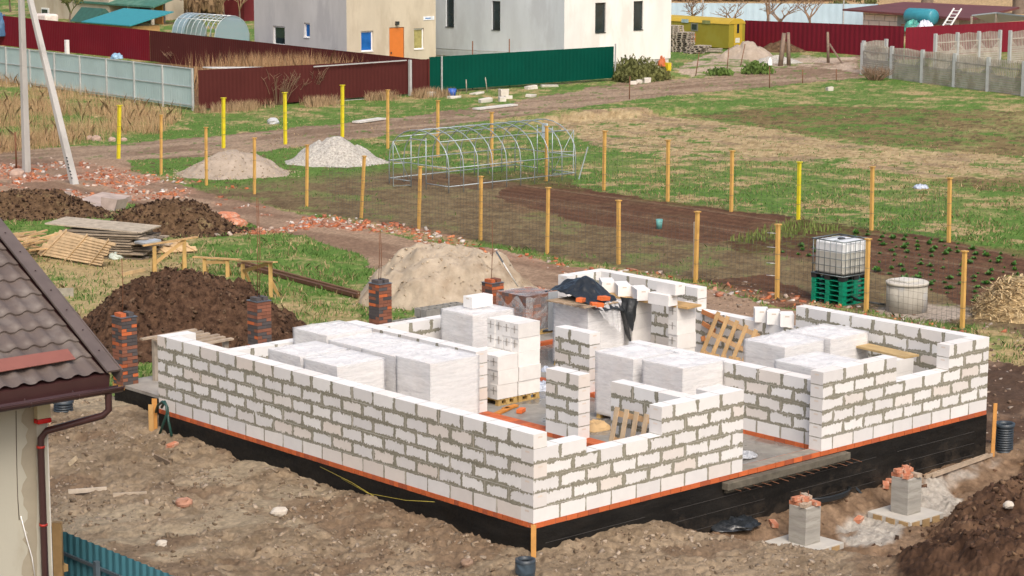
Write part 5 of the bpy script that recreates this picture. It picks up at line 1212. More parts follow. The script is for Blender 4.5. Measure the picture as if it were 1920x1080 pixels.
f=MB(); a=RY(389,127,72.2);b=RY(530,127,72.2); f.beam(a,b,.9,.05); tag(f.build('white_slab',mat('off_white',(.6,.6,.57),.8),loc=a),'long pale sheet seen just over the brown fence top','sheet')
t=fence('sheet_fence',(pc[0],71.2),(pd[0],71.2),-.72,ztop(803,107,71.2),ztop(1147,87,71.2),M_GREENS,'dark green corrugated fence in front of the plastered houses',pitch=.3,side=-1)
L=pd[0]-pc[0]
for s_ in (.85,L+.05):
    f=MB(); f.beam((pc[0]+s_,71.1,-.9),(pc[0]+s_,71.1,ztop(803,106,71.1)+(.0 if s_<2 else .12)),.07,.07,up=(1,0,0)); f.build('post',M_GPOST,t)
# fence running back between the plots
xb=58.9; za=ztop(283,57,103.5); zb_=RX(735,108,xb)[2]
fence('sheet_fence',(59.6,103.5),(59.0,71.9),-1.,RX(283,57,59.6)[2],RX(790,112,59.0)[2],M_BROWNS,'dark brown corrugated fence running back behind the reeds',pitch=.25,side=-1)
fence('sheet_fence',(60.6,134),(59.65,103.6),-1.,RX(0,27,60.6)[2],RX(283,57,59.65)[2],M_MARO,'maroon corrugated fence behind the left utility pole',pitch=.25,side=-1)
# right side wine red fence
fence('sheet_fence',(103.5,88.5),(101,71.3),-1.1,RX(1397,38,103.5)[2],RX(1690,49,101)[2],M_MARO2,'wine red corrugated fence from the yellow trailer to the corner',pitch=.5,amp=.022,side=-1)
fence('sheet_fence',(101.05,71.2),(125,71.2),-1.1,RY(1690,52,71.2)[2],RY(1925,40,71.2)[2],M_MARO2,'wine red corrugated fence running right behind the concrete fence',pitch=.5,amp=.015,side=-1)
a=RZ(1255,45);b=RZ(1645,50); fence('sheet_fence',(a[0],a[1]),(b[0],b[1]),-1.,RY(1262,5,a[1])[2],RY(1640,10,b[1])[2]+.1,sheetmat('light_blue_sheet',(.42,.56,.66)),'light blue corrugated fence far behind the yellow trailer',pitch=.6,amp=.025,side=-1,posts=[3,9,15.5],postm=M_GPOST,over=.3)
# ================================================================ plastered houses
def plaster(name,c,d): return mat(name,c,.9,var=.15,scale=.45,dirt=d,dscale=.6,stretch=(1,1,.35),bump=.15,bscale=6,spec=.1)
M_HG=plaster('grey_plaster',(.50,.50,.50),(.40,.40,.41)); M_HB=plaster('beige_plaster',(.55,.49,.385),(.44,.38,.29)); M_HW_SHADE=plaster('shaded_white_plaster',(.60,.645,.68),(.50,.53,.56)); M_HW=plaster('white_plaster',(.80,.79,.76),(.68,.66,.62))  # blue grey plaster is the white one with side shade put into its colour
M_FR=mat('window_frame_white',(.80,.80,.80),.4,var=.03); M_FRD=mat('window_frame_dark',(.03,.035,.035),.4)
M_GLS=mat('dark_glass',(.02,.035,.04),.08,var=.5,scale=1,spec=.8); M_GLB=mat('blue_glass',(.02,.13,.42),.15,var=.3,scale=2); M_GLY=mat('curtain_glass',(.36,.32,.12),.3,var=.3,scale=4)  # blue panes are one plain blue, slightly mottled
class OH:
    """box house whose walls carry real openings. corner (x,y) is the near vertical edge; face A runs +y (normal -x), face B runs +x (normal -y)"""
    def __init__(s,name,label,x,y,la,lb,z0,z1,ma,mb,opA,opB,mt=None):
        s.t=thing(name,label,'house',(x,y,z0)); s.x,s.y=x,y
        s.face('y',y,y+la,z0,z1,ma,opA,x); s.face('x',x,x+lb,z0,z1,mb,opB,y)
        f=MB(); f.box(x+lb-.3,x+lb,y+.001,y+la,z0,z1); f.box(x+.3,x+lb-.301,y+la-.3,y+la,z0,z1); f.build('wall',mb,s.t)
        f=MB(); f.box(x-.02,x+lb+.02,y-.02,y+la+.02,z1,z1+.25); f.build('roof',mt or M_HG,s.t)
        f=MB(); f.box(x+.32,x+lb-.32,y+.32,y+la-.32,z0+.1,z0+.3); f.build('floor',mat('inner_floor',(.1,.09,.08),.9),s.t)
    def face(s,ax,a,b,z0,z1,m,ops,t0):
        f=MB(); T=.3; Q=(lambda u,t,z:(u,t0+t,z)) if ax=='x' else (lambda u,t,z:(t0+t,u,z))
        us=sorted({a,b}|{o[0] for o in ops}|{o[1] for o in ops}); zs=sorted({z0,z1}|{o[2] for o in ops}|{o[3] for o in ops})
        for u0,u1 in zip(us,us[1:]):
            for v0,v1 in zip(zs,zs[1:]):
                um,vm=(u0+u1)/2,(v0+v1)/2
                if any(o[0]<um<o[1] and o[2]<vm<o[3] for o in ops): continue
                P=[Q(u0,0,v0),Q(u1,0,v0),Q(u1,0,v1),Q(u0,0,v1)]; 
                f.quad(*(P if ax=='x' else P[::-1])); P=[Q(u0,T,v0),Q(u1,T,v0),Q(u1,T,v1),Q(u0,T,v1)]; f.quad(*(P[::-1] if ax=='x' else P))
        for o in ops:
            for P in ([Q(o[0],0,o[2]),Q(o[1],0,o[2]),Q(o[1],T,o[2]),Q(o[0],T,o[2])],[Q(o[0],0,o[3]),Q(o[0],T,o[3]),Q(o[1],T,o[3]),Q(o[1],0,o[3])],[Q(o[0],0,o[2]),Q(o[0],T,o[2]),Q(o[0],T,o[3]),Q(o[0],0,o[3])],[Q(o[1],0,o[2]),Q(o[1],0,o[3]),Q(o[1],T,o[3]),Q(o[1],T,o[2])]): f.quad(*P)
        f.build('wall',m,s.t)
        for o in ops:
            kind=o[4]; u0,u1,v0,v1=o[:4]; dp=.1
            def bx(fm,A,B,t_0,t_1,C,D): 
                p,q=Q(A,t_0,C),Q(B,t_1,D); fm.box(min(p[0],q[0]),max(p[0],q[0]),min(p[1],q[1]),max(p[1],q[1]),C,D)
            if kind=='door':
                f=MB(); bx(f,u0+.04,u1-.04,.04,.10,v0,v1-.05); dr=f.build('door',mat('orange_door',(.62,.18,.03),.5,var=.06),s.t)
                f=MB(); bx(f,u0+.12,u0+.2,.0,.035,(v0+v1)/2-.2,(v0+v1)/2-.08); f.build('handle',M_FRD,dr)
                f=MB(); bx(f,u0,u0+.035,.03,.12,v0,v1); bx(f,u1-.035,u1,.03,.12,v0,v1); bx(f,u0+.036,u1-.036,.03,.12,v1-.045,v1); f.build('door_frame',mat('door_trim',(.3,.13,.05),.6),s.t)
                continue
            w=.09 if kind!='dark' else .05; fr=M_FR if kind!='dark' else M_FRD; gl={'white':M_GLS,'blue':M_GLB,'yellow':M_GLY,'dark':M_GLS,'bluew':M_GLB}[kind]
            f=MB(); bx(f,u0,u0+w,dp,dp+.06,v0,v1); bx(f,u1-w,u1,dp,dp+.06,v0,v1); bx(f,u0+w+.001,u1-w-.001,dp,dp+.06,v0,v0+w); bx(f,u0+w+.001,u1-w-.001,dp,dp+.06,v1-w,v1); W_=f.build('window',fr,s.t)
            f=MB(); bx(f,u0+w+.002,u1-w-.002,dp+.025,dp+.04,v0+w+.002,v1-w-.002); f.build('pane',gl,W_)
            f=MB(); bx(f,u0+.002,u1-.002,-.05,dp-.002,v0+.001,v0+.03); f.build('sill',fr if kind=='dark' else M_FR,W_)
# house 1: grey left face, beige right face
c1=CAM+137*(_fw+RT*(650-960)/FPX+UP*(540-60)/FPX); X1,Y1=c1[0],c1[1]
def opA(x,px0,px1,py0,py1,kind):   # opening on face x=const
    a=RX(px0,(py0+py1)/2,x);b=RX(px1,(py0+py1)/2,x); m=(px0+px1)/2; return (min(a[1],b[1]),max(a[1],b[1]),RX(m,py1,x)[2],RX(m,py0,x)[2],kind)
def opB(y,px0,px1,py0,py1,kind):
    a=RY(px0,(py0+py1)/2,y);b=RY(px1,(py0+py1)/2,y); m=(px0+px1)/2; return (min(a[0],b[0]),max(a[0],b[0]),RY(m,py1,y)[2],RY(m,py0,y)[2],kind)
la=RX(477,60,X1)[1]-Y1; lb_=RY(817,60,Y1)[0]-X1
ZG=-1.0
h1=OH('plastered_house','two tone unfinished house, grey left face and beige front with an orange door',X1,Y1,la,lb_,ZG,6.5,M_HG,M_HB,
  [opA(X1,512,534,49,85,'white'),opA(X1,570,581,43,71,'bluew')],
  [opB(Y1,677,700,58,97,'blue'),opB(Y1,776,795,53,93,'yellow'),(lambda o:(o[0],o[1],ZG+.2,o[3],'door'))(opB(Y1,730,758,51,120,'door'))])
f=MB(); q=RY(804,34,Y1-.02); f.box(q[0]-.45,q[0]+.45,Y1-.03,Y1-.005,q[2]-.12,q[2]+.12); f.build('name_plate',mat('plate_white',(.75,.8,.85),.4),h1.t)
f=MB(); f.box(q[0]-.3,q[0]+.15,Y1-.036,Y1-.031,q[2]-.04,q[2]+.03); f.build('plate_mark',mat('plate_blue',(.08,.2,.45),.4),h1.t)
f=MB(); q=RY(743,43,Y1); f.box(q[0]-.1,q[0]+.1,Y1-.2,Y1-.005,q[2]-.12,q[2]+.1); f.build('door_lamp',M_FRD,h1.t)
# house 2: white plaster, left face blue grey with shade put into its colour
c2=CAM+137.8*(_fw+RT*(1058-960)/FPX+UP*(540-60)/FPX); X2,Y2=c2[0],c2[1]
la=RX(800,60,X2)[1]-Y2+3; lb_=RY(1258,60,Y2)[0]-X2
h2=OH('plastered_house','unfinished white house behind the green fence, shade coloured into its pale blue grey left face',X2,Y2,la,lb_,ZG+.9,6.5,M_HW_SHADE,M_HW,
  [opA(X2,836,851,-30,51,'dark'),opA(X2,922,938,2,57,'dark')],[opB(Y2,1116,1136,5,62,'dark'),opB(Y2,1188,1206,2,57,'dark')])
f=MB(); f.box(X2+.05,X2+lb_-.12,Y2+.06,Y2+la-.06,-1.3,ZG+.9-.002); f.build('plinth',mat('patchy_plinth',(.68,.66,.62),.9,var=.12,scale=.8,dirt=(.42,.39,.35),dscale=1.2),h2.t)
q=RY(1236,113,Y2+.05); f=MB(); f.box(q[0]-.35,q[0]+.35,Y2+.03,Y2+.055,q[2]-.2,q[2]+.2); f.build('vent_grid',mat('grey_grid',(.3,.3,.29),.8),h2.t)
f=MB(); f.tube([RX(817,91,X2-.15),RX(1010,100,X2-.15)],.03,5); f.build('conduit',M_GPOST,h2.t)
for i,(px,l) in enumerate(((886,'rusty rod standing up behind the green fence, left of two'),(955,'rusty rod standing up behind the green fence, right of two'))):
    q=RY(px,73 if i==1 else 77,72); f=MB(); f.tube([(q[0],72,-1),(q[0],72,q[2])],.035,5); tag(f.build('rusty_rod',M_RUST,loc=(q[0],72,-1)),l,'rod')
# ================================================================ far left farm buildings
Xf=84.
def simplehouse():
    y0=RZ(290,45)[1]; 
M_GREENR=mat('green_roof',(.055,.17,.13),.6,var=.25,scale=1.5,dirt=(.12,.24,.18),dscale=.8); M_FB=plaster('farm_beige',(.50,.44,.35),(.4,.33,.25))
cF=RZ(205,42); cx_,cy_=cF[0],cF[1]
t=thing('farm_house','beige farmhouse with green roof at the top left behind the maroon fence','house',(cx_,cy_,-1))
yl=RX(60,20,cx_)[1]; 
f=MB(); f.box(cx_,cx_+8,cy_,yl,-1,3.2); f.build('wall',M_FB,t)
f=MB(); xr=cx_+8; 
za_=RY(118,-5,cy_)[2]
f.hexa([(cx_-.9,cy_-1,3.22),(xr+3,cy_-1,3.22),(xr+3,yl+1,3.22),(cx_-.9,yl+1,3.22),(cx_+3.8,cy_-.6,5.6),(cx_+4,cy_-.6,5.6),(cx_+4,yl,5.6),(cx_+3.8,yl,5.6)]); f.build('roof',M_GREENR,t)
q0=RX(78,14,cx_-.02);q1=RX(93,38,cx_-.02); f=MB(); f.box(cx_-.06,cx_-.01,q1[1],q0[1],q1[2],q0[2]); W_=f.build('window',M_FR,t); f=MB(); f.box(cx_-.08,cx_-.065,q1[1]+.25,q0[1]-.1,q1[2]+.15,q0[2]-.15); f.build('pane',M_GLS,W_)
# porch roof on posts, to the right
pr=RZ(292,48); t=thing('porch_shed','open timber porch with green roof right of the farmhouse','shed',(pr[0],pr[1],-1))
xa=RY(292,45,pr[1])[0]; 
f=MB(); z_=RY(290,9,pr[1])[2]; ye=RX(150,10,pr[0])[1]
f.hexa([(xa-.6,pr[1]-.6,z_-.25),(xa+3.2,pr[1]-.6,z_+.9),(xa+3.2,ye,z_+.9),(xa-.6,ye,z_-.25),(xa-.6,pr[1]-.6,z_-.1),(xa+3.2,pr[1]-.6,z_+1.1),(xa+3.2,ye,z_+1.1),(xa-.6,ye,z_-.1)]); f.build('roof',M_GREENR,t)
for i in range(4): f=MB(); y=pr[1]+i*(ye-pr[1]-1)/3; f.beam((xa-.3,y,-1),(xa-.3,y,z_-.2),.22,.22,up=(1,0,0)); f.build('post',M_GWOOD,t)
f=MB(); f.cc=(1.,.6,.3); f.box(xa+1.5,xa+1.6,pr[1]+1.2,pr[1]+2.4,-1,1.9); f.build('door_leaf',M_WOOD,t)
f=MB(); f.box(xa+2.8,xa+3,pr[1]+3,ye,-1,z_+.4); f.build('wall',plaster('shed_wall',(.3,.27,.24),(.2,.17,.15)),t)
q=RX(252,48,74.); t=thing('garden_shed','low timber shed with a turquoise sheet roof just over the maroon fence','shed',(74,q[1],-1))
y0=q[1]; y1=RX(160,40,74.)[1]; z1_=RX(200,48,73.)[2]
f=MB(); f.cc=(.95,.75,.5); f.box(74,76.6,y0+.3,y1-.3,-1,z1_+.0); f.build('wall',M_WOOD,t)
f=MB(); f.hexa([(73.6,y0,z1_+.02),(77.4,y0-.6,z1_+1.05),(77.4,y1-.6,z1_+1.05),(73.6,y1,z1_+.02),(73.6,y0,z1_+.1),(77.4,y0-.6,z1_+1.13),(77.4,y1-.6,z1_+1.13),(73.6,y1,z1_+.1)]); f.build('roof',mat('turquoise_sheet',(.03,.25,.29),.45,var=.1),t)
q=RX(140,38,78.); t=thing('dog_kennel','small hut with a dark green pitched roof beside the turquoise roof','hut',(78,q[1],-1)); y=q[1]; zz=RX(140,40,78)[2]
f=MB(); f.box(78,80,y-3.2,y,-1,zz); f.build('wall',M_GWOOD,t)
f=MB(); f.hexa([(77.7,y-3.5,zz),(80.3,y-3.5,zz),(80.3,y+.3,zz),(77.7,y+.3,zz),(78.9,y-3.3,zz+1.2),(79.1,y-3.3,zz+1.2),(79.1,y+.3,zz+1.2),(78.9,y+.3,zz+1.2)]); f.build('roof',mat('dark_green_roof',(.03,.10,.075),.6),t)
q=RX(75,36,64.); f=MB(); f.obox((64.5,q[1],q[2]-.2),(1.2,1.9,1.2)); tag(f.build('white_tank',mat('white_orange_tank',(.75,.66,.6),.5,dirt=(.75,.42,.3),dscale=.6),loc=(64.5,q[1],-1),bevel=.15),'white and pinkish tank showing just over the maroon fence top','tank')
# far greenhouse with polycarbonate ends
M_POLY=bpy.data.materials.new('polycarbonate'); s=NT(M_POLY); s.out((.30,.42,.50),.3,alpha=.55)
g0=RZ(468,78)-np.array([3.3,0,0]); g1=RZ(330,62); t=thing('tunnel_greenhouse','tunnel greenhouse with pale film ends and bare white arches behind the brown fence','greenhouse',(g0[0],g0[1],-1))
gl=RX(322,60,g0[0])[1]-g0[1]; hh_=1.15; R_=1.65
def arch2(y): return [(g0[0]+R_-R_*math.cos(math.pi*k/14),y,-1+ (hh_+1)*math.sin(math.pi*k/14)**.75) for k in range(15)]
for i in range(10):
    f=MB(); f.tube(arch2(g0[1]+gl*i/9),.042,5); f.build('arch',M_GALV,t)
for i in (0,9):
    f=MB(); A=arch2(g0[1]+gl*i/9+(.02 if i else -.02)); k=f.pts(A+[(a,b+.03,c) for a,b,c in A]); n=len(A); f.face(list(range(k,k+n))); f.face(list(range(k+n,k+2*n))[::-1]); f.build('end_wall',M_POLY,t)
f=MB(); A=arch2(g0[1]+gl); B2=arch2(g0[1]+gl*.72)
for k in range(1,8): f.quad(A[k],A[k+1],B2[k+1],B2[k])
f.build('side_film',M_POLY,t)
for k in (4,7,10): f=MB(); p=arch2(g0[1])[k]; f.tube([p,(p[0],p[1]+gl,p[2])],.04,5); f.build('purlin',M_FR,t)
# long pale factory wall beyond
a=RZ(250,30); b=RZ(480,12); 
a=RZ(285,26);b=RZ(472,24); t=thing('long_wall','long pinkish white wall far behind the bushes at the top left','wall',(a[0],a[1],-1)); f=MB(); f.beam((a[0]-6,a[1]+6,2),(b[0]+10,b[1]-6,2),.3,6.,up=(0,0,1)); f.build('panel',plaster('pinkish_wall',(.66,.60,.56),(.55,.49,.46)),t)
q=RZ(458,40); f=MB(); f.box(q[0],q[0]+3,q[1],q[1]+3.4,-1,3.5); tag(f.build('red_shed',sheetmat('red_shed_sheet',(.17,.03,.035)),loc=(q[0],q[1],-1)),'small dark red shed at the left side of the grey house','shed')
# ================================================================ trailer
t0=RZ(1366,92); tx,ty=t0[0],t0[1]
t=thing('construction_trailer','yellow cabin trailer with rounded roof beside the wine red fence','trailer',(tx,ty,-1))
M_YEL=mat('trailer_yellow',(.30,.25,.025),.55,var=.12,scale=.8,dirt=(.30,.27,.04),dscale=.8); M_YEL2=mat('trailer_roof_yellow',(.48,.33,.035),.5,var=.1,scale=1.2)
Lx=RY(1396,88,ty)[0]-tx; Ly=RX(1258,85,tx)[1]-ty+1.5; z0=-.85; z1=RY(1366,46,ty)[2]; zr=RY(1375,35,ty)[2]
f=MB(); f.box(tx,tx+Lx,ty,ty+Ly,z0,z1); f.build('body',M_YEL,t)
f=MB()
f.sheet(lambda u,v:(tx-.05+(Lx+.1)*u,ty-.05+(Ly+.1)*v,z1+.01+(zr-z1)*math.sin(math.pi*u)**.6),12,1)
k=f.pts([(tx-.05+(Lx+.1)*i/12,ty-.05,z1+.01+(zr-z1)*math.sin(math.pi*i/12)**.6) for i in range(13)]); f.face([k+i for i in range(13)]); f.build('roof',M_YEL2,t)
o=opA(tx,1296,1309,43,58,'x'); f=MB(); f.box(tx-.03,tx-.003,o[0],o[1],o[2],o[3]); W_=f.build('window',mat('dull_frame',(.2,.2,.16),.6),t); f=MB(); f.box(tx-.045,tx-.031,o[0]+.12,o[1]-.12,o[2]+.1,o[3]-.1); f.build('pane',M_GLS,W_)
o=opB(ty,1376,1391,38,88,'x'); f=MB(); f.box(o[0],o[1],ty-.04,ty-.003,z0+.15,z1-.02); D_=f.build('door',M_YEL2,t)
o=opB(ty,1381,1385,45,62,'x'); f=MB(); f.box(o[0],o[1],ty-.06,ty-.041,o[2],o[3]); f.build('door_window',M_GLS,D_)
o=opB(ty,1378,1386,71,80,'x'); f=MB(); f.box(o[0],o[1],ty-.05,ty-.041,o[2],o[3]); f.build('notice',mat('notice_white',(.6,.6,.55),.7),D_)
o=opA(tx,1296,1304,63,78,'x'); f=MB(); f.box(tx-.035,tx-.003,o[0],o[1],o[2],o[3]); f.build('orange_panel',mat('orange_panel',(.6,.17,.05),.6),t)
for a_,b_ in ((1279,1292),(1318,1333)): o=opA(tx,a_,b_,33,38,'x'); f=MB(); f.box(tx-.07,tx-.055,o[0],o[1],z1-.05,z1+.22); f.build('roof_patch',mat('roof_patch_%d'%a_,(.35,.48,.5) if a_==1279 else (.25,.27,.1),.6),t)
# pallet stacks by the trailer
def simple_pallet(x,y,z,rz,label,group):
    global SPAL
    try: o=SPAL.copy(); COL.objects.link(o)
    except NameError:
        f=MB()
        for i in range(5): f.box(-.6+i*.25,-.42+i*.25,-.5,.5,.12,.145)
        for j in (-.5,-.06,.38): f.box(-.6,.6,j,j+.12,0,.025); f.box(-.6,.6,j,j+.12,.095,.1195); [f.box(i,i+.15,j+.002,j+.118,.0255,.0945) for i in (-.6,-.075,.45)]
        SPAL=f.build('wooden_pallet',M_GWOOD,loc=(0,0,0)); o=SPAL
    o.location=(x,y,z); o.rotation_euler=(0,0,rz); return tag(o,label,'pallet',group)
q=RZ(1262,96)
for k in range(13): simple_pallet(q[0]+random.uniform(-.05,.05),q[1]+random.uniform(-.05,.05),-.95+k*.15,random.uniform(-.08,.08),'weathered wooden pallet in the taller stack at the white house corner','pallets in the taller stack')
q=RZ(1284,97)
for k in range(10): simple_pallet(q[0]+random.uniform(-.05,.05),q[1]+random.uniform(-.05,.05),-.95+k*.15,.3+random.uniform(-.08,.08),'weathered wooden pallet in the shorter stack before the yellow trailer','pallets in the shorter stack')
q=RZ(1301,100)
for k in range(4): simple_pallet(q[0]+k*.15,q[1]-k*.12,-.95+k*.16,-.3+.2*k,'wooden pallet in the slumped low pile before the trailer','pallets in the slumped pile')
q=RZ(1322,98); f=MB()
for i in range(9): a_=random.uniform(-.5,.5)-.9; f.beam((q[0]-math.cos(a_)*1.3,q[1]-math.sin(a_)*1.3,-.9+i*.03),(q[0]+math.cos(a_)*1.3,q[1]+math.sin(a_)*1.3,-.85+i*.03),.14,.05)
tag(f.build('board_heap',M_GWOOD,loc=(q[0],q[1],-1)),'low heap of grey boards right of the slumped pallets','board heap')
mound('sand_pile',*RZ(1402,109)[:2],2.3,1.6,1.3,-.8,M_SAND2,'pinkish grey sand pile behind the rusty stakes at the top right','sand pile',31,.05,.75,60,1.1)
mound('sand_pile',*RZ(1458,117)[:2],1.8,1.4,.6,-.8,M_GRAV,'low grey gravel spill right of the distant sand pile','gravel pile',32,.05,.8,50,1.1)
mound('rubble_pile',*RZ(1462,97)[:2],2.2,1.2,.85,-.8,M_DARK2,'low brown rubble pile against the wine red fence','rubble pile',33,.1,.8,50,1.1)
# ================================================================ block shed, barrel, ladder
s0=RZ(1617,57); s1=RZ(1800,62); sx,sy=s0[0],s0[1]; ex=RX(1800,60,sx)[1]
t=thing('block_shed','low white block shed with dark red roof behind the wine red fence','shed',(sx,sy,-1)); zt_=RX(1617,22,sx)[2]
e1=RX(1797,60,sx)[1]; ylo,yhi=min(sy,e1),max(sy,e1)
bw=BW(); nb=int((zt_+1)/.5)+1
f=MB(); f.box(sx+.05,sx+5,ylo+.02,yhi-.02,-1,zt_); f.build('core',mat('joint_grey',(.33,.31,.28),.9),t)
f=MB(); 
for k in range(nb):
    y=ylo-(.5 if k%2 else 0)
    while y<yhi:
        a_,b_=max(y,ylo)+.03,min(y+1.1,yhi)-.03; q=random.uniform(.88,1.05); f.cc=(q,q*.97,q*.95)
        if b_>a_+.1: f.box(sx,sx+.2,a_,b_,-1+k*.5+.025,min(-1+(k+1)*.5-.025,zt_))
        y+=1.1
f.build('wall',mat('shed_block',(.66,.62,.60),.9,var=.1,attr=True),t)
f=MB(); f.hexa([(sx-.8,ylo-1.8,zt_-.25),(sx+7,ylo-1,zt_+.45),(sx+7,yhi+1,zt_+.45),(sx-.8,yhi+1.6,zt_+.05),(sx-.8,ylo-1.8,zt_-.05),(sx+7,ylo-1,zt_+.62),(sx+7,yhi+1,zt_+.62),(sx-.8,yhi+1.6,zt_+.2)]); f.build('roof',mat('dark_red_roof',(.13,.04,.04),.7,var=.2,scale=.7),t)
o=opA(sx,1683,1700,27,55,'x'); f=MB(); f.box(sx-.05,sx-.002,o[0],o[1],-1,o[3]); f.build('door',mat('grey_door',(.27,.31,.31),.7),t)
q=RX(1727,31,sx-1.5); t=thing('barrel','turquoise barrel lying high on a rack before the block shed','barrel',(q[0],q[1],-1)); R_=.68
f=MB()
rings=[f.pts([(q[0]+r*math.cos(6.283*k/18),q[1]+o_,q[2]+r*math.sin(6.283*k/18)) for k in range(18)]) for r,o_ in ((.01,-1.4),(R_*.85,-1.4),(R_,-1.2),(R_,1.2),(R_*.85,1.4),(.01,1.4))]
for a_,b_ in zip(rings,rings[1:]):
    for k in range(18): f.face((a_+k,b_+k,b_+(k+1)%18,a_+(k+1)%18),sm=True)
f.build('body',mat('turquoise_plastic',(.04,.25,.32),.4,var=.15),t)
f=MB()
for dy in (-1.2,1.2):
    for dx in (-.5,.5): f.beam((q[0]+dx,q[1]+dy,-1),(q[0]+dx,q[1]+dy,q[2]-R_),.1,.1,up=(1,0,0))
f.box(q[0]-.7,q[0]+.7,q[1]-1.5,q[1]+1.5,q[2]-R_-.1,q[2]-R_-.002); f.build('rack',M_RUST,t)
q=RX(1710,47,sx-3); crumple('covered_heap',(q[0],q[1],q[2]-.5),.8,.8,mat('green_white_tarp',(.1,.42,.35),.5,var=.8,scale=1.2),'turquoise and white covered goods under the barrel','covered goods',14)
q=RX(1735,47,sx-3); crumple('covered_heap',(q[0],q[1],q[2]-.5),.9,.8,mat('white_blue_tarp',(.62,.66,.75),.5,var=.3,scale=2),'white and pale blue sacks right of the turquoise goods','covered goods',15)
a_=RX(1757,50,sx-2); b_=RX(1768,14,sx-1.2); c_=RX(1757,14,sx-1.2); t=thing('ladder','white ladder leaning on the red shed roof','ladder',(a_[0],a_[1],-1))
dlt=Vector((0,-.75,0))
p0=Vector((sx-2.2,a_[1],-1)); p1=Vector((sx-.6,a_[1]-.6,RX(1762,14,sx-.6)[2]))
for o_ in (0,1): f=MB(); f.beam(p0+dlt*o_,p1+dlt*o_,.1,.1); f.build('rail',M_FR,t)
for k in range(1,9): f=MB(); m_=p0.lerp(p1,k/9.+.03); f.beam(m_,m_+dlt,.07,.07); f.build('rung',M_FR,t)
q=RZ(1890,66); t=thing('lean_to','pale sheet metal lean-to roof right of the block shed','lean-to',(q[0],q[1],-1))
za=RY(1830,30,80)[2]
A_=RZ(1822,30,1.2);B_=RZ(1868,25,1.5);C_=RZ(1960,36,1.4);D_=RZ(1857,43,.6); f=MB(); f.hexa([tuple(A_),tuple(D_),tuple(C_),tuple(B_)]+[(p[0],p[1],p[2]+.1) for p in (A_,D_,C_,B_)]); f.build('roof',sheetmat('zinc_roof',(.42,.5,.55)),t)
for p in (A_,D_,C_,B_): f=MB(); f.beam((p[0],p[1],-1),(p[0],p[1],p[2]-.01),.12,.12,up=(1,0,0)); f.build('post',M_GWOOD,t)
# ================================================================ decorative concrete fences
M_PCF=mat('panel_concrete',(.40,.365,.32),.9,var=.25,scale=1.5,dirt=(.25,.215,.165),dscale=.8,bump=.4,bscale=8); M_PCP=mat('post_concrete',(.42,.435,.44),.85,var=.12)
def deco_panel(t,a,b,z0,H_,seed=0):
    a=Vector((*a,0));b=Vector((*b,0)); L=(b-a).length; d=(b-a)/L; f=MB(); w=.06
    def bar(u0,u1,v0,v1): 
        p=a+d*u0; q=a+d*u1; f.beam((p.x,p.y,(v0+v1)/2),(q.x,q.y,(v0+v1)/2),w,v1-v0)
    h3=H_/4
    for k in range(2):                      # two solid lower slabs with brick pattern
        for r in range(4): bar(.06,L-.06,z0+k*h3+r*h3/4+.01,z0+k*h3+(r+1)*h3/4-.012)
    f.build('solid_slab',M_PCF,t)
    f=MB()
    for k in (2,3):
        zb_=z0+k*h3; bar(.06,L-.06,zb_,zb_+.07)
        n=int((L-.5)/.16)
        for i in range(n):
            u=.28+i*(L-.56)/(n-1); q=abs(u/L-.5)*2
            if k==2: hh=h3 if True else 0; lo=zb_+h3*.75*q**2
            else: lo=zb_+.07; hh=h3*(1.0-.16*q)
            p=a+d*u; f.beam((p.x,p.y,lo),(p.x,p.y,zb_+hh),.05,.06,up=(1,0,0))
        if k==2:
            for i in range(6):
                q=i/6; bar(.06,.06+.75*(1-q),zb_+h3*q*.9+.07,zb_+h3*(q*.9+.14)+.05); bar(L-.06-.75*(1-q),L-.06,zb_+h3*q*.9+.07,zb_+h3*(q*.9+.14)+.05)
    f.build('baluster_slab',M_PCF,t)
def deco(ptsxy,label,z0,zt,last=True):
    t=thing('concrete_fence',label,'fence',(*ptsxy[0],z0))
    for i,p in enumerate(ptsxy):
        f=MB(); f.beam((p[0],p[1],z0-.3),(p[0],p[1],zt+.03),.2,.18,up=(1,0,0)); f.build('post',M_PCP,t)
    for p,q in zip(ptsxy,ptsxy[1:]): deco_panel(t,p,q,z0,zt-z0)
    return t
pp=[RZ(px,py)[:2] for px,py in ((1616,139),(1674,151),(1733,160),(1793,167),(1857,174),(1918,181),(1985,189))]
# straighten along one line
p0,p5=np.array(pp[0]),np.array(pp[5]); pp=[tuple(p0+(p5-p0)*i/5) for i in range(7)]
zt_=RX(1617,81,pp[0][0])[2]
deco(pp,'grey brown precast concrete fence with baluster tops at the right of the field',-1.0,zt_)
q0=RZ(1752,131);q1=RZ(1873,122); pp=[tuple((q0+(q1-q0)*k/3)[:2]) for k in range(4)]
deco(pp,'paler precast concrete fence piece standing behind the first one',-1.0,RZ(1752,74,1.1)[2]+.35)
q0=RZ(1892,118);q1=RZ(1990,110); deco([tuple(q0[:2]),tuple(((q0+q1)/2)[:2]),tuple(q1[:2])],'precast concrete fence piece at the right edge beyond the car',-1.0,1.3)
q0=RZ(1618,136);q1=RZ(1660,132); deco([tuple(q0[:2]),tuple(q1[:2])],'short precast fence leaf at the left end of the concrete fence',-1.0,zt_+.05)
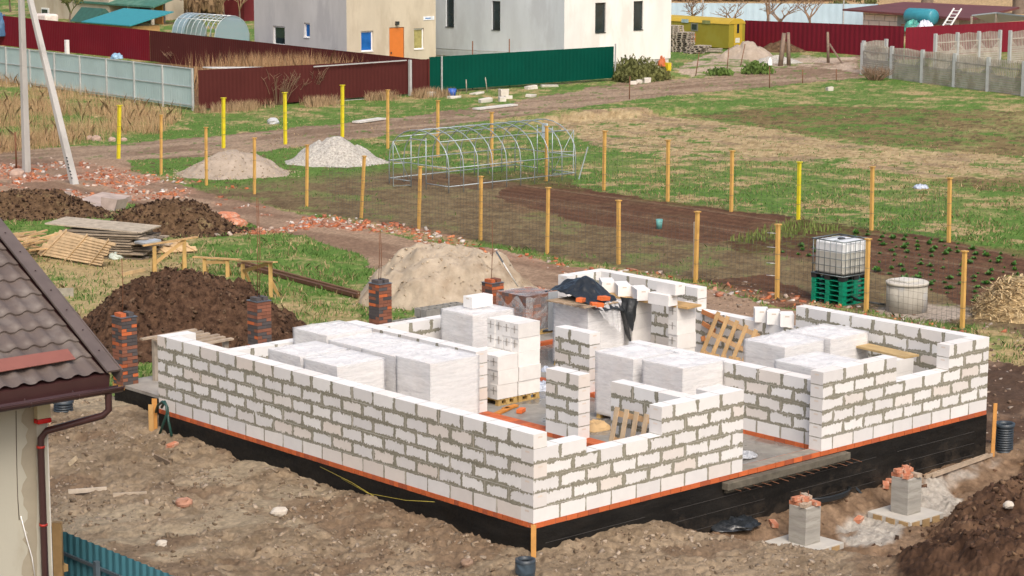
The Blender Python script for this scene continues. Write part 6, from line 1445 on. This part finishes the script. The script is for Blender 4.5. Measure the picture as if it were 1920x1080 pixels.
# parked car behind the fence
q=RZ(1925,133); t=thing('parked_car','pale blue car half hidden behind the concrete fence at the right edge','car',(q[0],q[1],-1)); M_CAR=mat('car_paint',(.34,.47,.56),.25,var=.05,spec=.7)
prof=[(-2.1,.35),(-2.15,.75),(-1.9,.92),(-1.0,1.0),(-.45,1.4),(.9,1.42),(1.6,1.0),(2.1,.92),(2.15,.4)]
cz=math.cos(.2); sz=math.sin(.2)
def cp(u,v,z): return (q[0]+1.2+u*cz-v*sz,q[1]-1+u*sz+v*cz,-1+z)
f=MB(); k=f.pts([cp(u,-.85,z) for u,z in prof]+[cp(u,.85,z) for u,z in prof]); n=len(prof); f.face([k+i for i in range(n)][::-1]); f.face([k+n+i for i in range(n)])
for i in range(n): f.face((k+i,k+(i+1)%n,k+n+(i+1)%n,k+n+i))
f.build('body',M_CAR,t,bevel=.05)
f=MB(); f.hexa([cp(-.95,-.75,1.03),cp(-.95,.75,1.03),cp(-.5,.7,1.38),cp(-.5,-.7,1.38)]+[(a-.02,b,c+.02) for a,b,c in (cp(-.95,-.75,1.03),cp(-.95,.75,1.03),cp(-.5,.7,1.38),cp(-.5,-.7,1.38))]); f.build('windscreen',M_GLS,t)
f=MB(); k=[cp(-.85,-.86,1.03),cp(1.3,-.86,1.03),cp(.8,-.86,1.36),cp(-.4,-.86,1.36)]; f.hexa(k+[(a,b-.01,c) for a,b,c in k]); f.build('side_window',M_GLS,t)
for u in (-1.35,1.35):
    for v in (-.8,.8):
        f=MB(); c=cp(u,v,.33); k=[]; 
        f.tube([cp(u,v-.1,.33),cp(u,v+.1,.33)],.33,16); f.build('wheel',M_TANKP,t)
# ================================================================ rusty stakes, posts, stray blocks
def rod(px,pb,pt,label,r=.03,px2=None,m=None,name='rusty_stake'):
    q=RZ(px,pb); p=RY(px2 or px,pt,q[1]); f=MB(); f.tube([(q[0],q[1],-1),tuple(p)],r,5); return tag(f.build(name,m or M_RUST,loc=(q[0],q[1],-1)),label,'stake')
for px,pb,pt,p2,l in ((1304,142,98,1311,'rusty stake in the grass strip right of the white house'),(1362,138,88,1367,'rusty stake before the distant sand pile, left of two'),(1388,124,82,1397,'leaning rusty stake before the distant sand pile, right of two'),(1443,165,120,1443,'rusty stake with white bottle on top at the track edge'),(1505,156,130,1505,'short rusty stake on the track bank, left of two'),(1568,151,129,1568,'short rusty stake on the track bank, right of two'),(1180,187,143,1181,'rusty stake on the track bank before the white house'),(1252,150,125,1253,'pale stake with a yellow top beside the white house')):
    rod(px,pb,pt,l,px2=p2)
q=RZ(1443,128,.3); crumple('white_bottle',(RZ(1443,165)[0],RZ(1443,165)[1],.45),.14,.4,M_FR,'white plastic bottle hung on a rusty stake by the track','bottle',16)
q=RZ(1252,150); f=MB(); z=RY(1253,125,q[1])[2]; f.obox((q[0],q[1],z),(.3,.3,.5)); tag(f.build('yellow_marker',mat('marker_yellow',(.65,.52,.02),.5),loc=(q[0],q[1],z)),'yellow marker box on the pale stake beside the white house','marker')
f=MB(); c=RY(1241,118,q[1]+.3); 
crumple('orange_ball',(c[0],c[1],c[2]-.2),.3,.5,mat('orange_rubber',(.5,.13,.04),.6),'orange round bundle beside the yellow marker','bundle',17)
M_OLDW=mat('old_grey_wood',(.22,.16,.12),.9,var=.35,scale=3,bump=.4,bscale=10)
for px,pb,pt,p2,l,w in ((1463,124,62,1470,'thick split wooden gate post, left of the pair',.32),(1479,123,61,1478,'wooden gate post with wire mesh, right of the pair',.26),(1553,118,60,1552,'round wooden post with a strut before the wine red fence',.2),(1246,148,118,1258,'leaning dark log beside the white house corner',.3)):
    q=RZ(px,pb); p=RY(p2,pt,q[1]); f=MB(); f.tube([(q[0],q[1],-1),tuple(p)],[w*.55,w*.42],8); tag(f.build('wooden_post',M_OLDW,loc=(q[0],q[1],-1)),l,'post')
q=RZ(1579,119);p=RY(1555,82,RZ(1553,118)[1]); f=MB(); f.beam(tuple(q),tuple(p),.1,.1); tag(f.build('strut',M_OLDW,loc=tuple(q)),'slanting strut propping the round wooden post','strut')
for px,pb,pt,p2,l in ((875,175,149,874,'thin pale stick before the green fence, left of two'),(914,173,145,910,'thin pale stick before the green fence, right of two')): rod(px,pb,pt,l,.03,p2,M_GWOOD,'thin_stick')
M_BLK1=mat('stray_block',(.60,.56,.50),.9,var=.15,scale=3,bump=.3,bscale=10)
for px,py,s_,l in ((910,192,(1.0,.35,.3),'two pale blocks end to end in the grass, left of the stray group'),(944,181,(.6,.5,.55),'white block standing upright in the grass before the green fence'),(942,190,(.45,.4,.35),'pinkish block leaning on the upright white one'),(953,185,(.5,.4,.25),'block half hidden right of the upright white one'),(996,182,(.85,.4,.22),'rounded white block in the grass right of the stray group'),(996,167,(.9,.4,.28),'white block at the foot of the green fence'),(1030,163,(1.2,.4,.2),'pale slab against the foot of the green fence'),(852,184,(.9,.4,.18),'flat white slab near the left end of the green fence'),(808,181,(.45,.5,.35),'block wedged under the left end of the green fence'),(894,176,(1.3,.5,.15),'white trough lying below the green fence'),(1187,158,(.5,.35,.3),'white block at the road edge, leftmost of three'),(1198,156,(.4,.35,.3),'white block at the road edge, middle of three'),(1212,155,(.6,.4,.38),'white block at the road edge, rightmost and largest of three'),(1555,170,(.45,.4,.3),'small white block in the green field edge by the track')):
    q=G(px,py); f=MB(); s_=tuple(.82*c for c in s_); f.obox((q[0],q[1],q[2]+s_[2]/2-.03),s_,Matrix.Rotation(random.uniform(-.6,.6),3,'Z')@Matrix.Rotation(random.uniform(-.08,.08),3,'Y'),.04); tag(f.build('stray_block',M_BLK1,loc=q,bevel=.02),l,'block')
for (a,b,l) in (((893,207),(964,199),'long white board lying beside the rutted track'),((668,232),(716,225),'pale board half buried in the rutted track, left of the long one')):
    p=G(*a);q=G(*b); p[2]+=.08;q[2]+=.08; f=MB(); f.beam(p,q,.5,.08); tag(f.build('white_board',mat('white_board',(.62,.60,.56),.8),loc=p),l,'board')
q=G(848,181); f=MB(); f.lathe(q,[(.2,0),(.24,.45)],14); tag(f.build('blue_bucket',mat('blue_bucket',(.03,.12,.5),.5),loc=q),'bright blue bucket at the foot of the green fence','bucket')
q=RZ(219,110); crumple('blue_bundle',q,.5,.35,mat('blue_white_film',(.3,.5,.7),.5,var=.5,scale=3),'blue and white bundle on the soil before the maroon fence','bundle',18)
for (px,py,r_,l) in ((22,83,.35,'orange pipe end before the maroon fence'),(5,82,.4,'larger orange pipe end at the very left edge')):
    q=RZ(px,py); f=MB(); f.tube([(q[0],q[1],-.9+r_),(q[0]+1.2,q[1]+2.2,-.9+r_)],r_,16,cap=False); f.tube([(q[0]+.01,q[1]+.01,-.9+r_),(q[0]+1.2,q[1]+2.2,-.9+r_)],r_*.9,16,cap=True); tag(f.build('orange_pipe',mat('orange_pipe',(.55,.2,.1),.5),loc=tuple(q)),l,'pipe')
q=RZ(8,84); crumple('blue_bundle',(q[0]-.5,q[1]-.3,-.2),.6,1.6,mat('blue_cloth',(.05,.13,.25),.6),'dark blue covered bundle at the left edge before the maroon fence','bundle',19)
q=RZ(126,101); f=MB(); f.beam(tuple(q),(q[0],q[1],q[2]+1.),.25,.25,up=(1,0,0)); tag(f.build('white_stump',M_FR,loc=tuple(q)),'short white post behind the pale blue fence','post')
# ================================================================ bare trees and shrubs
M_BARK=mat('bark',(.17,.13,.10),.9,var=.3,scale=3); M_TWIG=mat('twig',(.26,.17,.11),.9,var=.3,scale=2)
def tree(px,py,h,label,seed=1,crown=1.,leaf=None,trunk=.14,name='bare_tree',m=None,cat='tree',depth=4,leafn=700,x=None):
    q=RZ(px,py); t=thing(name,label,cat,(q[0],q[1],-1)); r=random.Random(seed); tf=MB(); cf=MB(); tips=[]
    def grow(p,d,L,rad,lv):
        e=p+d*L; mid=p.lerp(e,.5)+Vector((r.uniform(-1,1),r.uniform(-1,1),0))*L*.06
        (tf if lv==0 else cf).tube([p,mid,e],[rad,rad*.85,rad*.68],6 if lv<2 else 4,cap=False)
        if lv>=depth: tips.append(e); return
        for i in range(r.choice((2,3,3)) if lv else 4):
            nd=(d*r.uniform(.55,.95)+Vector((r.uniform(-1,1),r.uniform(-1,1),r.uniform(-.15,.6)))*.75*crown).normalized(); grow(p.lerp(e,r.uniform(.7,1)),nd,L*r.uniform(.6,.85),rad*.58,lv+1)
    grow(Vector((q[0],q[1],-1)),Vector((r.uniform(-.1,.1),r.uniform(-.1,.1),1)).normalized(),h*.3,trunk,0)
    tf.build('trunk',m or M_BARK,t)
    if leaf:
        for i in range(leafn):
            e=r.choice(tips)+Vector((r.gauss(0,.28),r.gauss(0,.28),r.gauss(0,.25)))*h*.16; a=r.uniform(0,6.28); w=Vector((math.cos(a),math.sin(a),r.uniform(-.5,.5)))*.10; k=r.uniform(.7,1.3); v_=Vector((-math.sin(a)*.3,math.cos(a)*.3,.8))*.14; cf.quad(e,e+w,e+w+v_,e+v_)
    cf.build('crown',leaf or m or M_TWIG,t); return t
for i,(px,py,h,l) in enumerate(((1300,62,4.5,'bare fruit tree above the yellow trailer, left of the row'),(1372,62,4.,'bare fruit tree above the right end of the trailer'),(1440,62,5.6,'large bare tree with spreading limbs behind the wine red fence'),(1518,62,4.6,'small bare tree in front of the light blue fence'),(1462,62,4.4,'bare tree just right of the large spreading one'))): tree(px,py,h,l,seed=i+3,crown=1.25,trunk=.13)
tree(1738,8,9,'thick dark tree trunk at the top right behind the shed roof',seed=12,trunk=.75,m=M_BARK,depth=2); tree(1912,26,9,'thick dark tree trunk at the top right corner',seed=13,trunk=.8,depth=2)
M_OLV=mat('olive_leaf',(.13,.14,.04),.8,var=.4,scale=1); M_BRL=mat('dry_leaf',(.30,.20,.11),.9,var=.35,scale=1)
for i,(px,py,h,l,lf) in enumerate(((132,44,3.6,'olive green budding tree before the farmhouse',M_OLV),(20,22,5,'bare grey tree at the top left corner',None),(305,42,5,'brown shrub tree right of the porch shed',M_BRL),(350,40,4.5,'bare brown shrub tree before the far pink wall, left of three',M_BRL),(420,40,4.,'brown shrub tree before the far pink wall, middle of three',M_BRL),(450,42,4.5,'brown shrub tree beside the dark red shed',M_BRL),(1620,46,3.5,'green brown shrub at the left end of the block shed',M_OLV),(1575,47,3,'low green brown shrub before the light blue fence',M_OLV),(175,30,4,'dry brown tree before the green farmhouse roof',M_BRL))): tree(px,py,h,l,seed=30+i,leaf=lf,depth=3,leafn=600 if lf else 0,trunk=.1,name='shrub_tree' if lf else 'bare_tree')
def shrub(px,py,rx,h,m,label,seed=1,n=1600,name='shrub'):
    q=G(px,py); t=thing(name,label,'shrub',(q[0],q[1],q[2])); r=random.Random(seed); f=MB(); g=MB()
    for i in range(10):
        a=r.uniform(0,6.28); g.tube([(q[0],q[1],q[2]-.1),(q[0]+math.cos(a)*rx*.5,q[1]+math.sin(a)*rx*.5,q[2]+h*.7)],[.03,.01],4)
    g.build('stems',M_TWIG,t)
    for i in range(n):
        a=r.uniform(0,6.28); b=math.asin(r.random()); R=r.uniform(.55,1.05)*(1+.2*math.sin(3*a+seed)); e=Vector((q[0]+math.cos(a)*math.cos(b)*rx*R,q[1]+math.sin(a)*math.cos(b)*rx*R,q[2]+math.sin(b)*h*R)); w=Vector((r.uniform(-1,1),r.uniform(-1,1),r.uniform(-.6,.6)))*.12; v_=Vector((r.uniform(-.5,.5),r.uniform(-.5,.5),1))*.16; f.quad(e,e+w,e+w+v_,e+v_)
    f.build('foliage',m,t)
def twigbush(px,py,rx,h,label,seed,n=70):
    q=G(px,py); r=random.Random(seed); f=MB()
    for i in range(n):
        a=r.uniform(0,6.28); R=rx*r.random()**.5; b=Vector((q[0]+math.cos(a)*R*.4,q[1]+math.sin(a)*R*.4,q[2]-.05)); e=b+Vector((math.cos(a)*R*.8,math.sin(a)*R*.8,h*r.uniform(.5,1))); m_=b.lerp(e,.55)+Vector((0,0,h*.08)); f.tube([b,m_,e],[.022,.015,.008],4,cap=False)
        for k in range(3): s_=m_.lerp(e,r.random()); f.tube([s_,s_+Vector((r.uniform(-.3,.3),r.uniform(-.3,.3),r.uniform(.1,.35)))],[.012,.006],3,cap=False)
    tag(f.build('dry_bush',M_TWIG,loc=q),label,'shrub')
M_GLF=mat('green_leaf',(.10,.17,.03),.8,var=.45,scale=.8)
shrub(1188,152,1.5,1.25,M_OLV,'rounded olive bramble mound before the white house plinth',3,2600); shrub(1222,150,1.1,.8,M_OLV,'lower right part of the bramble beside the white house corner',4,900)
shrub(1418,138,1.0,.6,M_GLF,'bright green leafy clump beside the track at the right',5,900); shrub(1350,141,.8,.35,M_GLF,'small bright green clump left of the leafy one',6,500)
twigbush(1640,150,1.0,.8,'dry tan tuft at the left foot of the concrete fence',7,90)
twigbush(104,92,.8,1.9,'thin dry bush before the maroon fence',8,40); twigbush(330,118,1.2,1.2,'dry twigs at the foot of the dark brown fence',9,50)
for i,(px,py) in enumerate(((545,192),(575,190),(520,196))): twigbush(px,py,1.1,1.9,'dry twiggy weed bush before the brown fence, '+('middle of three','rightmost of three','leftmost of three')[i],20+i)
# far dry field slope and a low brown wood line
def band(name,m,px0,px1,py,depthm,h,label,n,seed,cat,w=.35):
    r=random.Random(seed); f=MB()
    for i in range(n):
        px=r.uniform(px0,px1); q=RZ(px,py+r.uniform(-3,3)); z=-1+abs(r.gauss(0,.5))*h; a=r.uniform(0,6.28); dd=r.uniform(0,depthm); e=Vector((q[0]+dd*.66,q[1]+dd*.73,z)); wv=Vector((math.cos(a),math.sin(a),0))*w; v_=Vector((r.uniform(-.3,.3),r.uniform(-.3,.3),1))*w*2.2; f.quad(e,e+wv,e+wv*.6+v_,e+v_)
    o=f.build(name,m,loc=(0,0,0)); return tag(o,label,cat,kind='stuff')
band('brown_thicket',M_BRL,230,475,26,6,3.2,'brown leafless thicket beyond the far greenhouse',5200,5,'thicket')
band('brown_thicket',M_BRL,1255,1600,2,8,3.5,'brown leafless thicket beyond the light blue fence',5200,6,'thicket')
# ================================================================ neighbour's house at lower left, and its sheet fence
E_=CAM+29.*(_fw+RT*(210-960)/FPX+UP*(540-702)/FPX); ex,ey,ez=E_
M_TILE=mat('brown_metal_tile',(.115,.090,.079),.5,var=.14,scale=1.2,dirt=(.165,.14,.125),dscale=2,spec=.45); M_TRIM=mat('dark_brown_trim',(.048,.020,.020),.32,var=.15,spec=.6); M_NW=mat('render_beige',(.43,.415,.345),.9,var=.05,scale=1,dirt=(.33,.29,.22),dscale=.9,bump=.12,bscale=20,stretch=(1,1,.45))
t=thing('neighbour_house','beige rendered house corner with brown metal tile roof at the lower left','house',(ex-3,ey+1,-.6))
th=math.radians(28.8); ct,stn=math.cos(th),math.sin(th)
pw_=.262; W=int(14/pw_)*pw_
def tile(u,v):
    x=ex-.12-W*(1-u); s_=v*6.65; row=s_/.35; fr=row-math.floor(row+1e-6); 
    wv=.024*(math.cos(2*math.pi*x/pw_)); wv=wv if wv>-.01 else -.01+(wv+.01)*.3
    lift=.028*(1-fr); s2=s_
    return (x,ey+s2*ct-lift*stn,ez+.03+s2*stn+wv+lift*ct)
f=MB(); nx=int(W/pw_)*10; ny=19
vs=[]
for r_ in range(ny): vs+= [(r_+.0005)/ny,(r_+.5)/ny,(r_+.97)/ny,(r_+.998)/ny]
rowsv=[]
b=len(f.v)
for v_ in vs:
    for i in range(nx+1): f.v.append(tile(i/nx,v_))
for j in range(len(vs)-1):
    for i in range(nx): a_=b+j*(nx+1)+i; f.face((a_,a_+1,a_+nx+2,a_+nx+1),sm=(j%4!=3))
f.build('roof_tiles',M_TILE,t)
f=MB(); 
f.beam((ex-.02,ey-.08,ez+.06),(ex-.02,ey+6.6*ct,ez+.06+6.6*stn+.05),.20,.03,up=(0,-stn,ct)); f.beam((ex+.085,ey-.08,ez-.02),(ex+.085,ey+6.6*ct,ez-.02+6.6*stn),.02,.2,up=(0,-stn,ct)); f.build('verge_trim',mat('verge_brown',(.125,.098,.088),.4,spec=.5),t)
f=MB(); 
for i in range(14): s_=.4+i*.45; f.lathe((ex-.02,ey-.08+s_*ct,ez+.09+s_*stn),[(.012,0),(.012,.012)],6)
f.build('screw_heads',M_TRIM,t)
f=MB(); f.box(ex-14,ex-.05,ey-.0,ey+.03,ez-.2,ez+.0); f.build('fascia',M_TRIM,t)
f=MB(); f.hexa([(ex-14,ey+.031,ez-.19),(ex-.03,ey+.031,ez-.19),(ex-.03,ey+6.6*ct,ez-.19+6.6*stn),(ex-14,ey+6.6*ct,ez-.19+6.6*stn),(ex-14,ey+.0,ez+.001),(ex-.03,ey+.0,ez+.001),(ex-.03,ey+6.6*ct,ez+.0+6.6*stn),(ex-14,ey+6.6*ct,ez+.0+6.6*stn)]); f.build('roof_deck',M_TRIM,t)
f=MB(); f.box(ex-14,ex-.03,ey+.031,ey+.62,ez-.22,ez-.2); f.build('soffit',M_TRIM,t)
f=MB(); f.box(ex-14,ex+.07,ey+.05,ey+.6,ez-.2,ez-.17) if 0 else None
yw=ey+.62; xw=RY(92,900,yw)[0]
f=MB(); f.box(xw-12,xw,yw,yw+7.2,-1.2,ez-.21); f.build('wall',M_NW,t)
f=MB(); f.box(xw-.012,xw+.006,yw-.006,yw+.1,-1.2,ez-.25); f.build('corner_bead',mat('bead_white',(.62,.6,.55),.7),t)
# gutter: half round channel, slightly falling
f=MB(); gz_=ez-.16; R=.075
def gut(u,v):
    x=ex+.08-14*(1-u); a=math.pi*(1+v); return (x,ey-.09+R*math.cos(a),gz_+R*math.sin(a)+.01)
f.sheet(gut,24,10); G_=f.build('gutter',M_TRIM,t); sm=G_.modifiers.new('s','SOLIDIFY'); sm.thickness=.006
f=MB(); f.tube([(ex-14,ey-.165,gz_+.012),(ex+.08,ey-.165,gz_+.012)],.011,6); f.build('gutter_bead',mat('bead_brown',(.10,.05,.05),.2,spec=.9),t)
for i in range(8):
    f=MB(); x=ex-.6-i*.7; f.tube([(x,ey-.005,gz_+.03)]+[(x,ey-.09-.082*math.cos(a)*-1 if 0 else ey-.09+.082*math.cos(math.pi*(2-k/6)),gz_+.01+.082*math.sin(math.pi*(2-k/6))) for k,a in enumerate([0]*7)],.008,5); f.build('gutter_bracket',M_TRIM,t)
# down pipe with two elbows
pv=RY(76,830,yw-.09); pt_=(ex-.12,ey-.09,gz_-.06)
path=[pt_,(pt_[0],pt_[1],pt_[2]-.22),(pt_[0]-.06,pt_[1]+.05,pt_[2]-.30),(pv[0]+.08,yw-.12,RY(86,808,yw-.12)[2]),(pv[0]+.01,yw-.09,RY(77,822,yw-.1)[2]),(pv[0],yw-.09,RY(76,850,yw-.1)[2]),(pv[0],yw-.09,-.9)]
f=MB(); f.tube(path,.047,14,cap=False); f.build('downpipe',M_TRIM,t)
for py in (838,985): z=RY(76,py,yw-.09)[2]; f=MB(); f.tube([(pv[0],yw-.09,z-.015),(pv[0],yw-.09,z+.015)],.056,14); f.box(pv[0]-.01,pv[0]+.01,yw-.04,yw+.01,z-.01,z+.01); f.build('pipe_clamp',mat('red_clamp',(.40,.03,.02),.5),t)
q=RY(78,770,yw-.05); t2=thing('alarm_siren','beige alarm siren box with a red lamp strip under the eave','siren',(q[0],yw-.05,q[2]))
z0=RY(78,782,yw)[2]; z1=RY(78,752,yw)[2]; xa_=RY(66,770,yw-.05)[0]; xb_=RY(91,770,yw-.05)[0]; xc_=min(xb_,xw+.02)
f=MB(); f.box(xa_,xc_,yw-.11,yw-.003,z0,z1); f.build('housing',mat('siren_beige',(.50,.45,.30),.5,var=.04),t2,bevel=.01)
f=MB(); f.box(xa_-.005,xc_+.005,yw-.12,yw-.004,z0-.065,z0-.002); f.build('lamp_strip',mat('siren_red',(.55,.01,.01),.25),t2,bevel=.012)
f=MB(); z_=RY(30,980,yw-.02)
f.tube([RY(39,968,yw-.02),RY(50,1010,yw-.03),RY(60,1045,yw-.03),RY(66,1085,yw-.03)],.008,6); tag(f.build('white_cable',M_FR,loc=RY(39,968,yw)),'white cable hanging down the beige wall','cable')
f=MB(); f.tube([RY(30,770,yw-.004),RY(31,850,yw-.004),RY(33,930,yw-.004),RY(36,975,yw-.004)],.006,5); f.build('wall_crack',mat('crack_dark',(.12,.10,.08),.9),t)
# patched plaster stripe beside the pipe
f=MB(); P=[];rn=random.Random(8)
L_=[];R_2=[]
for i in range(26):
    py=765+i*13; L_.append(RY(46+rn.uniform(-7,7)+(6 if i%5==0 else 0),py,yw-.003)); R_2.append(RY(69+rn.uniform(-1,1),py,yw-.003))
for i in range(25): f.quad(R_2[i],L_[i],L_[i+1],R_2[i+1])
f.build('plaster_patch',mat('raw_plaster',(.33,.295,.225),.9,var=.12,scale=3),t)
# roof batten strip lying on tiles
p=CAM+29.6*(_fw+RT*(125-960)/FPX+UP*(540-667)/FPX)
sl_=(p[1]-ey)/ct
def onroof(x,s_,o): return (x,ey+s_*ct-o*stn,ez+.03+s_*stn+o*ct)
cand=None
for s_ in np.linspace(.1,3,60):
    P_=onroof(0,s_,.06); 
    d=ray(126,655); k=((P_[1]-CAM[1])/d[1]); z=CAM[2]+d[2]*k
    if cand is None or abs(z-P_[2])<cand[0]: cand=(abs(z-P_[2]),s_,CAM[0]+d[0]*k)
s1=cand[1]; xe=cand[2]
f=MB(); k=[onroof(xe-4,s1-.30,.075),onroof(xe,s1-.22,.075),onroof(xe,s1,.075),onroof(xe-4,s1,.075)]; f.hexa(k+[(a,b-.004,c+.008) for a,b,c in k]); tag(f.build('flashing_strip',mat('salmon_flashing',(.23,.085,.065),.55,var=.1),loc=k[1]),'reddish metal flashing strip lying loose on the brown roof','flashing')
# blue grey sheet fence in the foreground
FX=-8.1; M_BGS=sheetmat('teal_grey_sheet',(.060,.185,.235))
t=fence('sheet_fence',(FX,2.2),(FX,-9.),-.75,1.2,1.2,M_BGS,'blue grey corrugated sheet fence at the bottom left corner',pitch=.17,amp=.022,side=-1)
M_DGR=mat('dark_grey_steel',(.08,.11,.135),.5)
f=MB(); a=RX(107,1033,FX-.06); b=RX(215,1083,FX-.06); f.beam((FX-.05,2.1,a[2]),(FX-.05,-8.9,a[2]),.03,.045); f.build('rail',M_DGR,t)
q=RX(182,1052,FX-.1); f=MB(); f.beam((FX-.11,q[1],-.8),(FX-.11,q[1],q[2]),.07,.07,up=(1,0,0)); f.build('post',M_DGR,t)
q=RX(101,980,FX-.35); stake((FX-.30,q[1],-.8),(FX-.30,q[1],q[2]),.13,.1,'square timber post between the beige house wall and the blue sheet fence',M_WOOD,(.8,.68,.5),'timber_post','post')
q=RX(117,1063,FX-.2); f=MB(); f.cc=(.8,.7,.5); f.obox((FX-.22,q[1],q[2]),(.12,.18,.1)); tag(f.build('timber_block',M_WOOD,loc=q),'small timber block on the timber post beside the sheet fence','wood block')
bpy.context.view_layer.update()
